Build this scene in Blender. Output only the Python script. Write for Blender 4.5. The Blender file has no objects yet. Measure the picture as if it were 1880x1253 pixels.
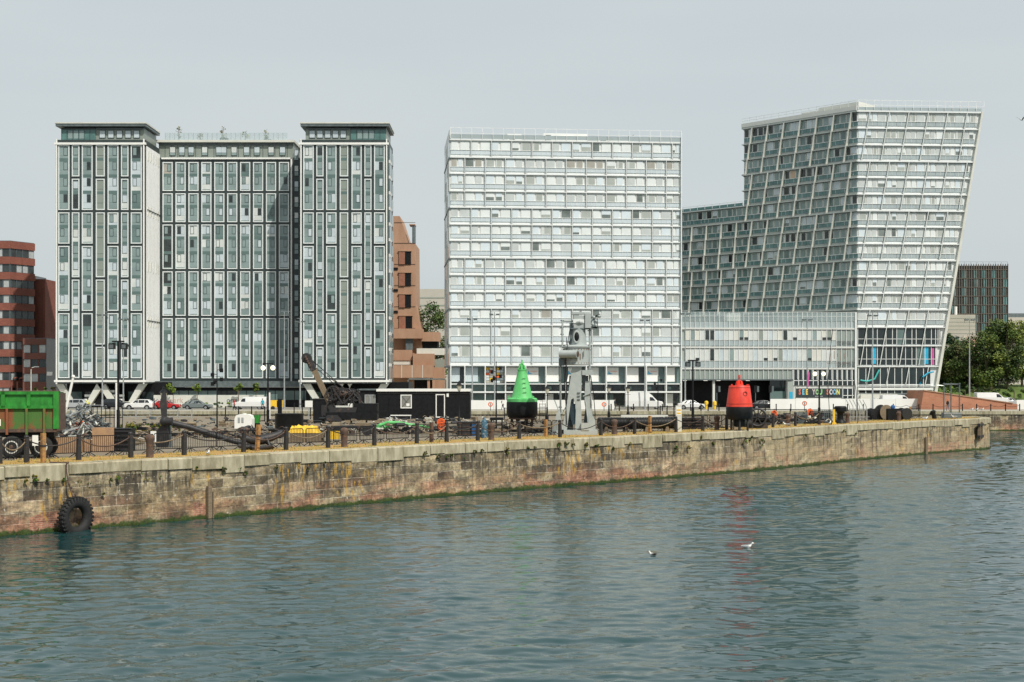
import bpy, math, random
import numpy as np
from mathutils import Vector, Matrix
F=2611.1; HY=697.0; CH=4.2; LZ=-0.45; WZ=-3.3
rng=random.Random(11)
sc=bpy.context.scene
COL=sc.collection
R=math.radians
def gd(y,z=0.0): return (CH-z)*F/(y-HY)
def WX(x,D): return (x-940.0)/F*D
def WZc(y,D): return CH+(HY-y)/F*D
def gp(x,y,z=0.0):
    D=gd(y,z); return (WX(x,D),D,z)
def TR(x=0,y=0,z=0,a=0): return Matrix.Translation((x,y,z))@Matrix.Rotation(a,4,'Z')
# ------------------------------------------------------------ materials
def M(name,c,rough=.6,metal=0.0,var=.12,scale=2.0,bump=0.0,spec=.5,coat=0.0,c2=None,thr=.5,wid=.2,stretch=(1,1,1),bscale=None,emit=None):
    m=bpy.data.materials.new(name); m.use_nodes=True
    nt=m.node_tree; n=nt.nodes; l=nt.links; b=n['Principled BSDF']
    b.inputs['Roughness'].default_value=rough; b.inputs['Metallic'].default_value=metal
    b.inputs['Specular IOR Level'].default_value=spec; b.inputs['Coat Weight'].default_value=coat
    tc=n.new('ShaderNodeTexCoord'); mp=n.new('ShaderNodeMapping'); mp.inputs['Scale'].default_value=stretch
    l.new(tc.outputs['Object'],mp.inputs['Vector'])
    nz=n.new('ShaderNodeTexNoise'); nz.inputs['Scale'].default_value=scale; nz.inputs['Detail'].default_value=5
    nz.inputs['Roughness'].default_value=.6
    l.new(mp.outputs[0],nz.inputs['Vector'])
    cr=n.new('ShaderNodeValToRGB'); l.new(nz.outputs['Fac'],cr.inputs[0])
    if c2 is None:
        a=[max(0,v*(1-var)) for v in c]; d=[min(1,v*(1+var)) for v in c]
        cr.color_ramp.elements[0].position=.35; cr.color_ramp.elements[1].position=.65
    else:
        a,d=c,c2
        cr.color_ramp.elements[0].position=thr-wid/2; cr.color_ramp.elements[1].position=thr+wid/2
    cr.color_ramp.elements[0].color=(*a,1); cr.color_ramp.elements[1].color=(*d,1)
    l.new(cr.outputs[0],b.inputs['Base Color'])
    if bump:
        bp=n.new('ShaderNodeBump'); bp.inputs['Strength'].default_value=min(1,bump); bp.inputs['Distance'].default_value=.05
        nb=n.new('ShaderNodeTexNoise'); nb.inputs['Scale'].default_value=bscale or scale*4; nb.inputs['Detail'].default_value=4
        l.new(mp.outputs[0],nb.inputs['Vector']); l.new(nb.outputs['Fac'],bp.inputs['Height']); l.new(bp.outputs[0],b.inputs['Normal'])
    if emit:
        b.inputs['Emission Color'].default_value=(*emit[0],1); b.inputs['Emission Strength'].default_value=emit[1]
    return m
def link(o,parent=None):
    COL.objects.link(o)
    if parent is not None: o.parent=parent
    return o
class MB:
    def __init__(s,T=None): s.v=[];s.f=[];s.m=[];s.sm=[];s.mats=[];s.T=T
    def mi(s,m):
        if m not in s.mats: s.mats.append(m)
        return s.mats.index(m)
    def add(s,vs,fs,m,smooth=False,T=None):
        o=len(s.v); k=s.mi(m)
        for p in vs:
            p=Vector(p)
            if T is not None: p=T@p
            if s.T is not None: p=s.T@p
            s.v.append(p[:])
        for f in fs: s.f.append([i+o for i in f]); s.m.append(k); s.sm.append(smooth)
    def merge(s,b):
        o=len(s.v); s.v+=b.v
        mp=[s.mi(m) for m in b.mats]
        s.f+=[[i+o for i in f] for f in b.f]; s.m+=[mp[i] for i in b.m]; s.sm+=b.sm
    def box(s,x0,x1,y0,y1,z0,z1,m,T=None):
        s.add([(x0,y0,z0),(x1,y0,z0),(x1,y1,z0),(x0,y1,z0),(x0,y0,z1),(x1,y0,z1),(x1,y1,z1),(x0,y1,z1)],
              [(0,3,2,1),(4,5,6,7),(0,1,5,4),(1,2,6,5),(2,3,7,6),(3,0,4,7)],m,False,T)
    def cb(s,x,y,z,w,d,h,m,T=None): s.box(x-w/2,x+w/2,y-d/2,y+d/2,z,z+h,m,T)
    def prism(s,poly,y0,y1,m,T=None):   # polygon in x,z, counter clockwise seen from -y
        n=len(poly)
        vs=[(x,y0,z) for x,z in poly]+[(x,y1,z) for x,z in poly]
        fs=[tuple(range(n)),tuple(range(2*n-1,n-1,-1))]+[((i+1)%n,i,i+n,(i+1)%n+n) for i in range(n)]
        s.add(vs,fs,m,False,T)
    def slab(s,poly,z0,z1,m,T=None):    # polygon in x,y
        n=len(poly)
        vs=[(x,y,z0) for x,y in poly]+[(x,y,z1) for x,y in poly]
        fs=[tuple(range(n-1,-1,-1)),tuple(range(n,2*n))]+[(i,(i+1)%n,(i+1)%n+n,i+n) for i in range(n)]
        s.add(vs,fs,m,False,T)
    def tube(s,pts,r,m,n=6,T=None,smooth=True,caps=True):
        pts=[Vector(p) for p in pts]
        rs=r if isinstance(r,(list,tuple)) else [r]*len(pts)
        vs=[];fs=[]
        for i,p in enumerate(pts):
            d=(pts[min(i+1,len(pts)-1)]-pts[max(i-1,0)])
            if d.length<1e-9: d=Vector((0,0,1))
            d.normalize()
            a=Vector((0,0,1)) if abs(d.z)<.9 else Vector((1,0,0))
            u=d.cross(a).normalized(); w=d.cross(u).normalized()
            for k in range(n):
                t=2*math.pi*k/n; vs.append((p+(u*math.cos(t)+w*math.sin(t))*rs[i])[:])
        for i in range(len(pts)-1):
            for k in range(n):
                k2=(k+1)%n; fs.append((i*n+k,i*n+k2,(i+1)*n+k2,(i+1)*n+k))
        s.add(vs,fs,m,smooth,T)
        if caps:
            L=len(pts)-1
            s.add(vs[:n]+vs[L*n:],[tuple(range(n)),tuple(range(2*n-1,n-1,-1))],m,False,T)
    def bar(s,p,q,w,m,T=None,h=None):
        p=Vector(p);q=Vector(q);d=(q-p);L=d.length
        if L<1e-6: return
        d.normalize(); a=Vector((0,0,1)) if abs(d.z)<.95 else Vector((0,1,0))
        u=d.cross(a).normalized(); v=u.cross(d).normalized(); h=h or w
        vs=[]
        for c in (p,q):
            for su,sv in ((-1,-1),(1,-1),(1,1),(-1,1)): vs.append((c+u*su*w/2+v*sv*h/2)[:])
        s.add(vs,[(0,1,2,3),(7,6,5,4),(0,4,5,1),(1,5,6,2),(2,6,7,3),(3,7,4,0)],m,False,T)
    def lathe(s,prof,m,n=24,T=None,smooth=True):
        vs=[];fs=[]
        for r,z in prof:
            for k in range(n):
                t=2*math.pi*k/n; vs.append((r*math.cos(t),r*math.sin(t),z))
        for i in range(len(prof)-1):
            for k in range(n):
                k2=(k+1)%n; fs.append((i*n+k,i*n+k2,(i+1)*n+k2,(i+1)*n+k))
        fs.append(tuple(range(n-1,-1,-1))); L=(len(prof)-1)*n; fs.append(tuple(range(L,L+n)))
        s.add(vs,fs,m,smooth,T)
    def ball(s,c,r,m,n=12,T=None):
        rx,ry,rz=r if isinstance(r,(list,tuple)) else (r,r,r)
        vs=[];fs=[];h=n//2
        for i in range(h+1):
            ph=math.pi*i/h
            for k in range(n):
                t=2*math.pi*k/n; vs.append((c[0]+rx*math.sin(ph)*math.cos(t),c[1]+ry*math.sin(ph)*math.sin(t),c[2]-rz*math.cos(ph)))
        for i in range(h):
            for k in range(n):
                k2=(k+1)%n; fs.append((i*n+k,i*n+k2,(i+1)*n+k2,(i+1)*n+k))
        s.add(vs,fs,m,True,T)
    def torus(s,c,R0,r0,m,axis='y',n=28,k=10,T=None,sx=1.0):
        vs=[];fs=[]
        for i in range(n):
            t=2*math.pi*i/n
            for j in range(k):
                p=2*math.pi*j/k; rr=R0+r0*math.cos(p); h=r0*math.sin(p)*sx
                a,b=rr*math.cos(t),rr*math.sin(t)
                q={'y':(a,h,b),'x':(h,a,b),'z':(a,b,h)}[axis]
                vs.append((c[0]+q[0],c[1]+q[1],c[2]+q[2]))
        for i in range(n):
            for j in range(k):
                i2=(i+1)%n;j2=(j+1)%k; fs.append((i*k+j,i2*k+j,i2*k+j2,i*k+j2))
        s.add(vs,fs,m,True,T)
    def text(s,txt,size,m,T,depth=.02,spacing=1.0,bold=0.0):
        cu=bpy.data.curves.new('tmp_text','FONT'); cu.body=txt; cu.size=size; cu.extrude=depth/2; cu.align_x='CENTER'; cu.align_y='CENTER'
        cu.space_character=spacing; cu.offset=bold; cu.resolution_u=2
        o=bpy.data.objects.new('tmp_text',cu); COL.objects.link(o)
        me=bpy.data.meshes.new_from_object(o.evaluated_get(bpy.context.evaluated_depsgraph_get()))
        vs=[v.co[:] for v in me.vertices]; fs=[tuple(p.vertices) for p in me.polygons]
        s.add(vs,fs,m,False,T@Matrix.Rotation(math.pi/2,4,'X'))
        bpy.data.objects.remove(o); bpy.data.curves.remove(cu); bpy.data.meshes.remove(me)
    def build(s,name,parent=None,loc=(0,0,0),rz=0,uv=None):
        me=bpy.data.meshes.new(name)
        me.from_pydata(s.v,[],s.f)
        for m in s.mats: me.materials.append(m)
        me.polygons.foreach_set('material_index',s.m); me.polygons.foreach_set('use_smooth',s.sm)
        if uv:
            lay=me.uv_layers.new(name='UVMap'); arr=[]
            for p in me.polygons:
                for vi in p.vertices: arr+=list(uv[vi])
            lay.data.foreach_set('uv',arr)
        me.update()
        if any(s.sm): me.set_sharp_from_angle(angle=R(38))
        o=bpy.data.objects.new(name,me); link(o,parent); o.location=loc; o.rotation_euler=(0,0,rz)
        return o
def tag(o,label=None,cat=None,group=None,kind=None):
    if label: o['label']=label
    if cat: o['category']=cat
    if group: o['group']=group
    if kind: o['kind']=kind
    return o
def thing(name,label,cat,loc=(0,0,0),rz=0,group=None):
    o=bpy.data.objects.new(name,None); COL.objects.link(o); o.location=loc; o.rotation_euler=(0,0,rz); o.empty_display_size=.3
    return tag(o,label,cat,group)
def copy_tree(o,parent=None):
    c=o.copy(); COL.objects.link(c); c.parent=parent
    for ch in [x for x in ALLCH.get(o.name,[])] : copy_tree(ch,c)
    return c
ALLCH={}
def snapshot():
    ALLCH.clear()
    for ob in bpy.data.objects:
        if ob.parent: ALLCH.setdefault(ob.parent.name,[]).append(ob)
ORD=['first','second','third','fourth','fifth','sixth','seventh','eighth','ninth','tenth','eleventh','twelfth']
FRONT=[(-99,116,'in front of the green trailer'),(116,262,'in front of the scrap heap'),(262,322,'beside the upright propeller blade'),
 (322,430,'in front of the long propeller shaft'),(430,530,'in front of the black anchor'),(530,625,'in front of the yellow heap'),
 (625,690,'in front of the crane wagon'),(690,800,'in front of the green hoses'),(800,872,'in front of the cabin door end'),
 (872,926,'just left of the green buoy'),(926,1004,'in front of the green buoy'),(1004,1100,'in front of the grey steel tower'),
 (1100,1246,'in front of the long black pipe'),(1246,1330,'just left of the red buoy'),(1330,1392,'in front of the red buoy'),
 (1392,1475,'just right of the red buoy'),(1475,1600,'below the lettered banner'),(1600,1700,'in front of the dark spools'),(1700,1999,'at the tip of the pier')]
PEND=[]
def defer(o,base,x,secs=FRONT): PEND.append((o,base,x,secs))
def resolve():
    d={}
    for o,base,x,secs in PEND:
        for a,b,t in secs:
            if a<=x<b: break
        d.setdefault((base,t),[]).append((x,o))
    for (base,t),L in d.items():
        L.sort(key=lambda q:q[0])
        for i,(x,o) in enumerate(L):
            o['label']=f"{base} {t}" if len(L)==1 else f"{base} {t}, {ORD[i]} from left"
# ------------------------------------------------------------ palette
m_white=M('white_metal',(.74,.76,.74),.45,var=.05,scale=.6)
m_white2=M('white_frame',(.80,.80,.76),.5,var=.04,scale=.8)
m_offw=M('cream_panel',(.62,.62,.56),.55,var=.08,scale=.5)
m_char=M('charcoal_cladding',(.032,.045,.045),.45,var=.15,scale=.7)
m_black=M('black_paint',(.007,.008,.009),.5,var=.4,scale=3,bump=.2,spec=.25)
m_blackr=M('black_rubber',(.014,.014,.014),.75,var=.3,scale=6,bump=.3)
m_iron=M('weathered_black_iron',(.022,.022,.024),.55,c2=(.075,.05,.038),thr=.62,wid=.15,scale=3,bump=.3)
m_rust=M('rusty_brown_iron',(.075,.05,.04),.8,c2=(.2,.1,.05),thr=.6,wid=.2,scale=5,bump=.4)
m_steel=M('galvanised_steel',(.42,.44,.44),.4,.5,var=.15,scale=4)
m_grey=M('grey_ship_paint',(.33,.37,.36),.5,c2=(.43,.46,.44),thr=.5,wid=.4,scale=1.4,bump=.15)
m_greyd=M('dark_grey_paint',(.11,.135,.14),.5,var=.2,scale=2)
m_green=M('green_buoy_paint',(.08,.42,.11),.5,c2=(.13,.52,.165),thr=.5,wid=.25,scale=2.2,bump=.06,stretch=(1,1,.4))
m_red=M('red_buoy_paint',(.62,.035,.02),.5,c2=(.78,.06,.03),thr=.48,wid=.25,scale=2.2,bump=.06,stretch=(1,1,.4))
m_orange=M('orange_plastic',(.75,.13,.03),.5,var=.15)
m_yellow=M('yellow_plastic',(.8,.5,.03),.5,var=.12,scale=6,bump=.5)
m_wood=M('weathered_timber',(.25,.19,.12),.85,c2=(.16,.12,.08),scale=5,stretch=(1,1,6),bump=.4)
m_owood=M('orange_stained_timber',(.42,.22,.07),.85,c2=(.16,.09,.05),thr=.55,wid=.25,scale=6,bump=.4)
m_glassd=M('dark_glass',(.02,.03,.032),.08,var=.3,scale=.5,spec=.6)
m_terra=M('terracotta_concrete',(.35,.20,.125),.85,c2=(.44,.27,.18),scale=.5,wid=.35,stretch=(1,1,.35),bump=.2)
m_brick=None
def brickmat(name,c1,c2,mort,bw=.45,rh=.15,uvscale=1.0,rough=.85,ms=.012):
    m=bpy.data.materials.new(name); m.use_nodes=True; nt=m.node_tree;n=nt.nodes;l=nt.links;b=n['Principled BSDF']; b.inputs['Roughness'].default_value=rough
    tc=n.new('ShaderNodeTexCoord'); mp=n.new('ShaderNodeMapping'); mp.inputs['Rotation'].default_value=(R(90),0,0)
    sx=n.new('ShaderNodeSeparateXYZ'); cx=n.new('ShaderNodeCombineXYZ'); ad=n.new('ShaderNodeMath'); ad.operation='ADD'
    l.new(tc.outputs['Object'],sx.inputs[0]); l.new(sx.outputs[0],ad.inputs[0]); l.new(sx.outputs[1],ad.inputs[1]); l.new(ad.outputs[0],cx.inputs[0]); l.new(sx.outputs[2],cx.inputs[1])
    br=n.new('ShaderNodeTexBrick'); br.inputs['Scale'].default_value=1; br.inputs['Brick Width'].default_value=bw; br.inputs['Row Height'].default_value=rh; br.inputs['Mortar Size'].default_value=ms
    br.inputs['Color1'].default_value=(*c1,1); br.inputs['Color2'].default_value=(*c2,1); br.inputs['Mortar'].default_value=(*mort,1)
    l.new(cx.outputs[0],br.inputs['Vector'])
    nz=n.new('ShaderNodeTexNoise'); nz.inputs['Scale'].default_value=.35; nz.inputs['Detail'].default_value=6; l.new(tc.outputs['Object'],nz.inputs['Vector'])
    mx=n.new('ShaderNodeMix'); mx.data_type='RGBA'; mx.blend_type='MULTIPLY'; mx.inputs[0].default_value=.6
    cr=n.new('ShaderNodeValToRGB'); cr.color_ramp.elements[0].position=.3; cr.color_ramp.elements[0].color=(.6,.6,.6,1); cr.color_ramp.elements[1].position=.7; cr.color_ramp.elements[1].color=(1.1,1.1,1.1,1)
    l.new(nz.outputs['Fac'],cr.inputs[0]); l.new(br.outputs['Color'],mx.inputs[6]); l.new(cr.outputs[0],mx.inputs[7]); l.new(mx.outputs[2],b.inputs['Base Color'])
    return m
m_brick=brickmat('red_brick',(.22,.06,.04),(.27,.085,.055),(.24,.13,.1))
m_brickd=brickmat('dark_red_brick',(.16,.055,.04),(.20,.075,.055),(.17,.09,.07))
m_bricko=brickmat('orange_brick_paving',(.42,.17,.095),(.48,.21,.12),(.4,.24,.17),.6,.25)
# ------------------------------------------------------------ camera, world, sun
cam=bpy.data.cameras.new('camera'); co=bpy.data.objects.new('camera',cam); COL.objects.link(co)
co.location=(0,0,CH); co.rotation_euler=(R(90),0,0); cam.sensor_width=36; cam.lens=50; cam.shift_y=(HY-626.5)/1880; cam.clip_end=6000; cam.clip_start=.5
sc.camera=co
SUN_EL=R(50); SUN_AZ=R(36)   # azimuth measured from behind the camera towards its right
w=bpy.data.worlds.new('World'); sc.world=w; w.use_nodes=True
nt=w.node_tree; n=nt.nodes; l=nt.links
bg=n['Background']; sky=n.new('ShaderNodeTexSky'); sky.sky_type='NISHITA'; sky.sun_disc=False
sky.sun_elevation=SUN_EL; sky.sun_rotation=math.pi-SUN_AZ; sky.air_density=1.2; sky.dust_density=6.0; sky.ozone_density=1.2
# thin high cloud: a pale veil mixed over the clear sky
tc=n.new('ShaderNodeTexCoord'); mp=n.new('ShaderNodeMapping'); mp.inputs['Scale'].default_value=(1,1,5)
nz=n.new('ShaderNodeTexNoise'); nz.inputs['Scale'].default_value=1.6; nz.inputs['Detail'].default_value=4
l.new(tc.outputs['Generated'],mp.inputs[0]); l.new(mp.outputs[0],nz.inputs['Vector'])
cr=n.new('ShaderNodeValToRGB'); cr.color_ramp.elements[0].position=.3; cr.color_ramp.elements[1].position=.75
VEIL0=(4.9,5.75,6.25,1); VEIL1=(5.5,6.3,6.7,1)
cr.color_ramp.elements[0].color=VEIL0; cr.color_ramp.elements[1].color=VEIL1
cr.color_ramp.elements[0].color=(.755,.845,.89,1); cr.color_ramp.elements[1].color=(.865,.93,.94,1)
sm=n.new('ShaderNodeVectorMath'); sm.operation='SCALE'; sm.inputs['Scale'].default_value=6.45
l.new(nz.outputs['Fac'],cr.inputs[0]); l.new(cr.outputs[0],sm.inputs[0])
mx=n.new('ShaderNodeMix'); mx.data_type='RGBA'; mx.inputs[0].default_value=.9
l.new(sky.outputs[0],mx.inputs[6]); l.new(sm.outputs[0],mx.inputs[7]); l.new(mx.outputs[2],bg.inputs[0]); bg.inputs[1].default_value=.12
sun=bpy.data.lights.new('sun','SUN'); sun.energy=3.9; sun.angle=R(.6); sun.color=(1,.95,.86)
so=bpy.data.objects.new('sun',sun); COL.objects.link(so)
sd=Vector((math.sin(SUN_AZ)*math.cos(SUN_EL),-math.cos(SUN_AZ)*math.cos(SUN_EL),math.sin(SUN_EL)))
so.rotation_euler=sd.to_track_quat('Z','Y').to_euler(); so.location=(40,-60,90)
sc.view_settings.view_transform='Standard'; sc.view_settings.look='None'; sc.view_settings.exposure=0; sc.view_settings.gamma=1
sc.cycles.max_bounces=6; sc.cycles.caustics_reflective=False; sc.cycles.caustics_refractive=False
# ------------------------------------------------------------ quay line
EP=[(-75,12),(-50,40),(-24.5,68),(-16,77.5),(-9,86),(-.8,95.5),(9.2,105.5),(20.2,117.3),(30.5,130.3),(41,142.5),(49.5,151.6),(52.2,155.5),(51.5,160)]
def catmull(P,k=6):
    out=[]
    for i in range(len(P)-1):
        a=Vector(P[max(i-1,0)]);b=Vector(P[i]);c=Vector(P[i+1]);d=Vector(P[min(i+2,len(P)-1)])
        for j in range(k):
            t=j/k; out.append(.5*((2*b)+(c-a)*t+(2*a-5*b+4*c-d)*t*t+(3*b-a-3*c+d)*t**3))
    out.append(Vector(P[-1])); return out
EDGE=catmull(EP,6)
def offset_line(off):
    out=[]
    for i,p in enumerate(EDGE):
        t=(EDGE[min(i+1,len(EDGE)-1)]-EDGE[max(i-1,0)]).normalized()
        out.append(p+Vector((-t.y,t.x))*off)
    return out
def on_quay(x,off):
    L=offset_line(off); px=[940+F*p.x/p.y for p in L]
    for i in range(2,len(L)-1):
        if px[i]<=x<=px[i+1]:
            t=(x-px[i])/(px[i+1]-px[i]); p=L[i]*(1-t)+L[i+1]*t; d=(L[i+1]-L[i]).normalized()
            return p.x,p.y,math.atan2(d.y,d.x)
    if x<px[2]:
        d=(L[3]-L[2]).normalized(); k=(x-940)/F; p=L[2]; t=(k*p.y-p.x)/(d.x-k*d.y); q=p+d*t
        return q.x,q.y,math.atan2(d.y,d.x)
    p=L[-2]; return p.x,p.y,0.7
# water
def water_mat():
    m=bpy.data.materials.new('dock_water'); m.use_nodes=True; nt=m.node_tree;n=nt.nodes;l=nt.links;b=n['Principled BSDF']
    b.inputs['Base Color'].default_value=(.009,.044,.046,1); b.inputs['Roughness'].default_value=.015; b.inputs['IOR'].default_value=1.42
    tc=n.new('ShaderNodeTexCoord')
    last=None
    for sc_,st,dist,det,rot in ((3.4,(1,1.6,1),.006,3,8),):
        mp=n.new('ShaderNodeMapping'); mp.inputs['Scale'].default_value=st; mp.inputs['Rotation'].default_value=(0,0,R(rot)); l.new(tc.outputs['Object'],mp.inputs[0])
        nz=n.new('ShaderNodeTexNoise'); nz.inputs['Scale'].default_value=sc_; nz.inputs['Detail'].default_value=det; nz.inputs['Roughness'].default_value=.55; nz.inputs['Distortion'].default_value=1.0; l.new(mp.outputs[0],nz.inputs['Vector'])
        bp=n.new('ShaderNodeBump'); bp.inputs['Strength'].default_value=1; bp.inputs['Distance'].default_value=dist
        l.new(nz.outputs['Fac'],bp.inputs['Height'])
        if sc_>.1:
            pn=n.new('ShaderNodeTexNoise'); pn.inputs['Scale'].default_value=.045; pn.inputs['Detail'].default_value=4; pm=n.new('ShaderNodeMapping'); pm.inputs['Scale'].default_value=(.5,1,1); pm.inputs['Location'].default_value=(sc_*9,3,0); l.new(tc.outputs['Object'],pm.inputs[0]); l.new(pm.outputs[0],pn.inputs['Vector'])
            pr=n.new('ShaderNodeMapRange'); pr.inputs[1].default_value=.38; pr.inputs[2].default_value=.62; pr.inputs[3].default_value=.35; pr.inputs[4].default_value=1; l.new(pn.outputs['Fac'],pr.inputs[0]); l.new(pr.outputs[0],bp.inputs['Strength'])
        if last: l.new(last.outputs[0],bp.inputs['Normal'])
        last=bp
    l.new(last.outputs[0],b.inputs['Normal'])
    return m
m_water=water_mat()
mb=MB(); mb.add([(-1500,-300,WZ-.14),(1500,-300,WZ-.14),(1500,215,WZ-.14),(-1500,215,WZ-.14)],[(0,1,2,3)],m_water)
tag(mb.build('water'),kind='structure')
def ripple_sheet():
    nr,nc=1500,800; rs=np.random.RandomState(5)
    y=26*np.exp(np.linspace(0,math.log(209/26.),nr)); u=np.linspace(-1,1,nc)
    Y=np.repeat(y[:,None],nc,1); X=u[None,:]*(Y*.50+6)
    sp=Y*1.0/nc*1.15
    H=np.zeros_like(X); N=72
    gust=.78+.22*np.sin(X*.045+Y*.03+1)*np.sin(Y*.06-X*.02)+.16*np.sin(X*.11-Y*.07+2)*np.sin(X*.05+Y*.12)
    for i in range(N):
        lam=.42*(3.2/.42)**((i+.5)/N); th=R(97)+rs.normal(0,.55); k=2*math.pi/lam; ph=rs.uniform(0,6.28)
        sl=.112*math.sqrt(2./N)*(.85 if lam<.9 else 1.0 if lam<2.2 else .6)
        att=np.clip((lam/sp-2.0)/2.0,0,1)
        arg=k*(X*math.cos(th)+Y*math.sin(th))+ph+1.3*np.sin(X*.21*(1+.3*math.sin(i))+i)*np.sin(Y*.17+i*1.7)
        H+=att*sl*lam/(2*math.pi)*(np.sin(arg)+.22*np.cos(2*arg))
    H*=gust
    co=np.stack([X,Y,WZ+H],-1).reshape(-1,3).astype(np.float32)
    me=bpy.data.meshes.new('water'); nv=nr*nc; me.vertices.add(nv); me.vertices.foreach_set('co',co.ravel())
    i0=(np.arange(nr-1)[:,None]*nc+np.arange(nc-1)[None,:]).ravel(); q=np.stack([i0,i0+1,i0+1+nc,i0+nc],-1).astype(np.int32); nf=len(q)
    me.loops.add(nf*4); me.loops.foreach_set('vertex_index',q.ravel()); me.polygons.add(nf); me.polygons.foreach_set('loop_start',np.arange(nf,dtype=np.int32)*4)
    me.polygons.foreach_set('use_smooth',np.ones(nf,dtype=bool)); me.materials.append(m_water); me.update(); me.validate()
    o=bpy.data.objects.new('water_surface',me); COL.objects.link(o); return o
tag(ripple_sheet(),kind='structure')
mb=MB(); mb.add([(-3000,-400,-9),(3000,-400,-9),(3000,3500,-9),(-3000,3500,-9)],[(0,1,2,3)],M('dock_bed',(.05,.06,.05),.9))
tag(mb.build('dock_bed'),kind='structure')
# ------------------------------------------------------------ quay wall
def wall_mat():
    m=bpy.data.materials.new('dock_wall_stone'); m.use_nodes=True; nt=m.node_tree;n=nt.nodes;l=nt.links;b=n['Principled BSDF']; b.inputs['Roughness'].default_value=.85
    def N(t,**k):
        x=n.new('ShaderNode'+t)
        for a,v in k.items():
            if hasattr(x,a): setattr(x,a,v)
        return x
    uv=N('TexCoord')
    def noise(scale,st=(1,1,1),det=6,src=None,off=(0,0,0),rough=.6):
        mp=N('Mapping'); mp.inputs['Scale'].default_value=st; mp.inputs['Location'].default_value=off; l.new((src or uv.outputs['UV']),mp.inputs[0])
        z=N('TexNoise'); z.inputs['Scale'].default_value=scale; z.inputs['Detail'].default_value=det; z.inputs['Roughness'].default_value=rough; l.new(mp.outputs[0],z.inputs['Vector']); return z
    def ramp(src,p0,p1,c0=(0,0,0),c1=(1,1,1)):
        c=N('ValToRGB'); c.color_ramp.elements[0].position=p0; c.color_ramp.elements[1].position=p1
        c.color_ramp.elements[0].color=(*c0,1); c.color_ramp.elements[1].color=(*c1,1); l.new(src,c.inputs[0]); return c.outputs[0]
    def mix(f,a,bb,mode='MIX',fac=None):
        x=N('Mix'); x.data_type='RGBA'; x.blend_type=mode
        if f is None: x.inputs[0].default_value=fac
        else: l.new(f,x.inputs[0])
        for s,i in ((a,6),(bb,7)):
            if isinstance(s,tuple): x.inputs[i].default_value=(*s,1)
            else: l.new(s,x.inputs[i])
        return x.outputs[2]
    def mul(a,bb):
        x=N('Math'); x.operation='MULTIPLY'; l.new(a,x.inputs[0])
        if isinstance(bb,float): x.inputs[1].default_value=bb
        else: l.new(bb,x.inputs[1])
        return x.outputs[0]
    # wobble the block grid a little
    w_=noise(1.1,(1,1,1),4)
    vm=N('VectorMath'); vm.operation='MULTIPLY_ADD'; l.new(w_.outputs['Color'],vm.inputs[0]); vm.inputs[1].default_value=(.12,.07,0); l.new(uv.outputs['UV'],vm.inputs[2])
    br=N('TexBrick'); br.offset=.43; br.squash=.72; br.squash_frequency=3
    for k,v in (('Scale',1),('Brick Width',1.5),('Row Height',.54),('Mortar Size',.03),('Mortar Smooth',.3),('Bias',.1)): br.inputs[k].default_value=v
    br.inputs['Color1'].default_value=(.56,.48,.33,1); br.inputs['Color2'].default_value=(.12,.10,.072,1); br.inputs['Mortar'].default_value=(.50,.46,.38,1)
    l.new(vm.outputs[0],br.inputs['Vector'])
    sep=N('SeparateXYZ'); l.new(uv.outputs['UV'],sep.inputs[0])
    # v is metres above the water
    low=ramp(sep.outputs[1],.0,1.0)
    redm=noise(.55,(.5,1.6,1),3,off=(5,0,0))
    mh=N('MapRange'); l.new(sep.outputs[1],mh.inputs[0]); mh.inputs[1].default_value=1.9; mh.inputs[2].default_value=.5; mh.inputs[3].default_value=0; mh.inputs[4].default_value=1
    red=mul(ramp(redm.outputs['Fac'],.42,.58),mh.outputs[0])
    col=mix(mul(red,.78),br.outputs['Color'],(.42,.20,.13))
    big=noise(.35,(.7,1.2,1),4,off=(9,3,0))
    col=mix(mul(ramp(big.outputs['Fac'],.48,.62),.45),col,(.45,.36,.21))
    # brick-repair patches of a small red bond
    br2=N('TexBrick'); 
    for k,v in (('Scale',1),('Brick Width',.26),('Row Height',.1),('Mortar Size',.012)): br2.inputs[k].default_value=v
    br2.inputs['Color1'].default_value=(.36,.14,.09,1); br2.inputs['Color2'].default_value=(.42,.19,.13,1); br2.inputs['Mortar'].default_value=(.4,.3,.24,1); l.new(uv.outputs['UV'],br2.inputs['Vector'])
    cell=N('TexVoronoi'); cell.feature='F1'; cell.distance='CHEBYCHEV'; mpv=N('Mapping'); mpv.inputs['Scale'].default_value=(.35,.9,1); l.new(uv.outputs['UV'],mpv.inputs[0]); l.new(mpv.outputs[0],cell.inputs['Vector']); cell.inputs['Scale'].default_value=1
    sepc=N('SeparateColor'); l.new(cell.outputs['Color'],sepc.inputs[0])
    mlo=N('MapRange'); l.new(sep.outputs[1],mlo.inputs[0]); mlo.inputs[1].default_value=1.1; mlo.inputs[2].default_value=.9
    col=mix(mul(ramp(sepc.outputs[0],.84,.86),mlo.outputs[0]),col,br2.outputs['Color'])
    # fine grain
    fine=noise(5,(1,1,1),8,rough=.75)
    col=mix(None,col,ramp(fine.outputs['Fac'],.3,.7,(.30,.29,.28),(1.45,1.42,1.35)),'MULTIPLY',.95)
    pat=noise(.9,(1,1.3,1),5,off=(21,8,0),rough=.7)
    col=mix(None,col,ramp(pat.outputs['Fac'],.40,.58,(.26,.245,.22),(1.4,1.36,1.26)),'MULTIPLY',.62)
    # dark run-off stains from the coping down
    st=noise(2.2,(1.6,.22,1),6,off=(2,0,0)); pt=noise(.3,(1,.6,1),3,off=(0,7,0))
    mt=N('MapRange'); l.new(sep.outputs[1],mt.inputs[0]); mt.inputs[1].default_value=.3; mt.inputs[2].default_value=2.2; mt.inputs[3].default_value=.15; mt.inputs[4].default_value=1
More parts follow.
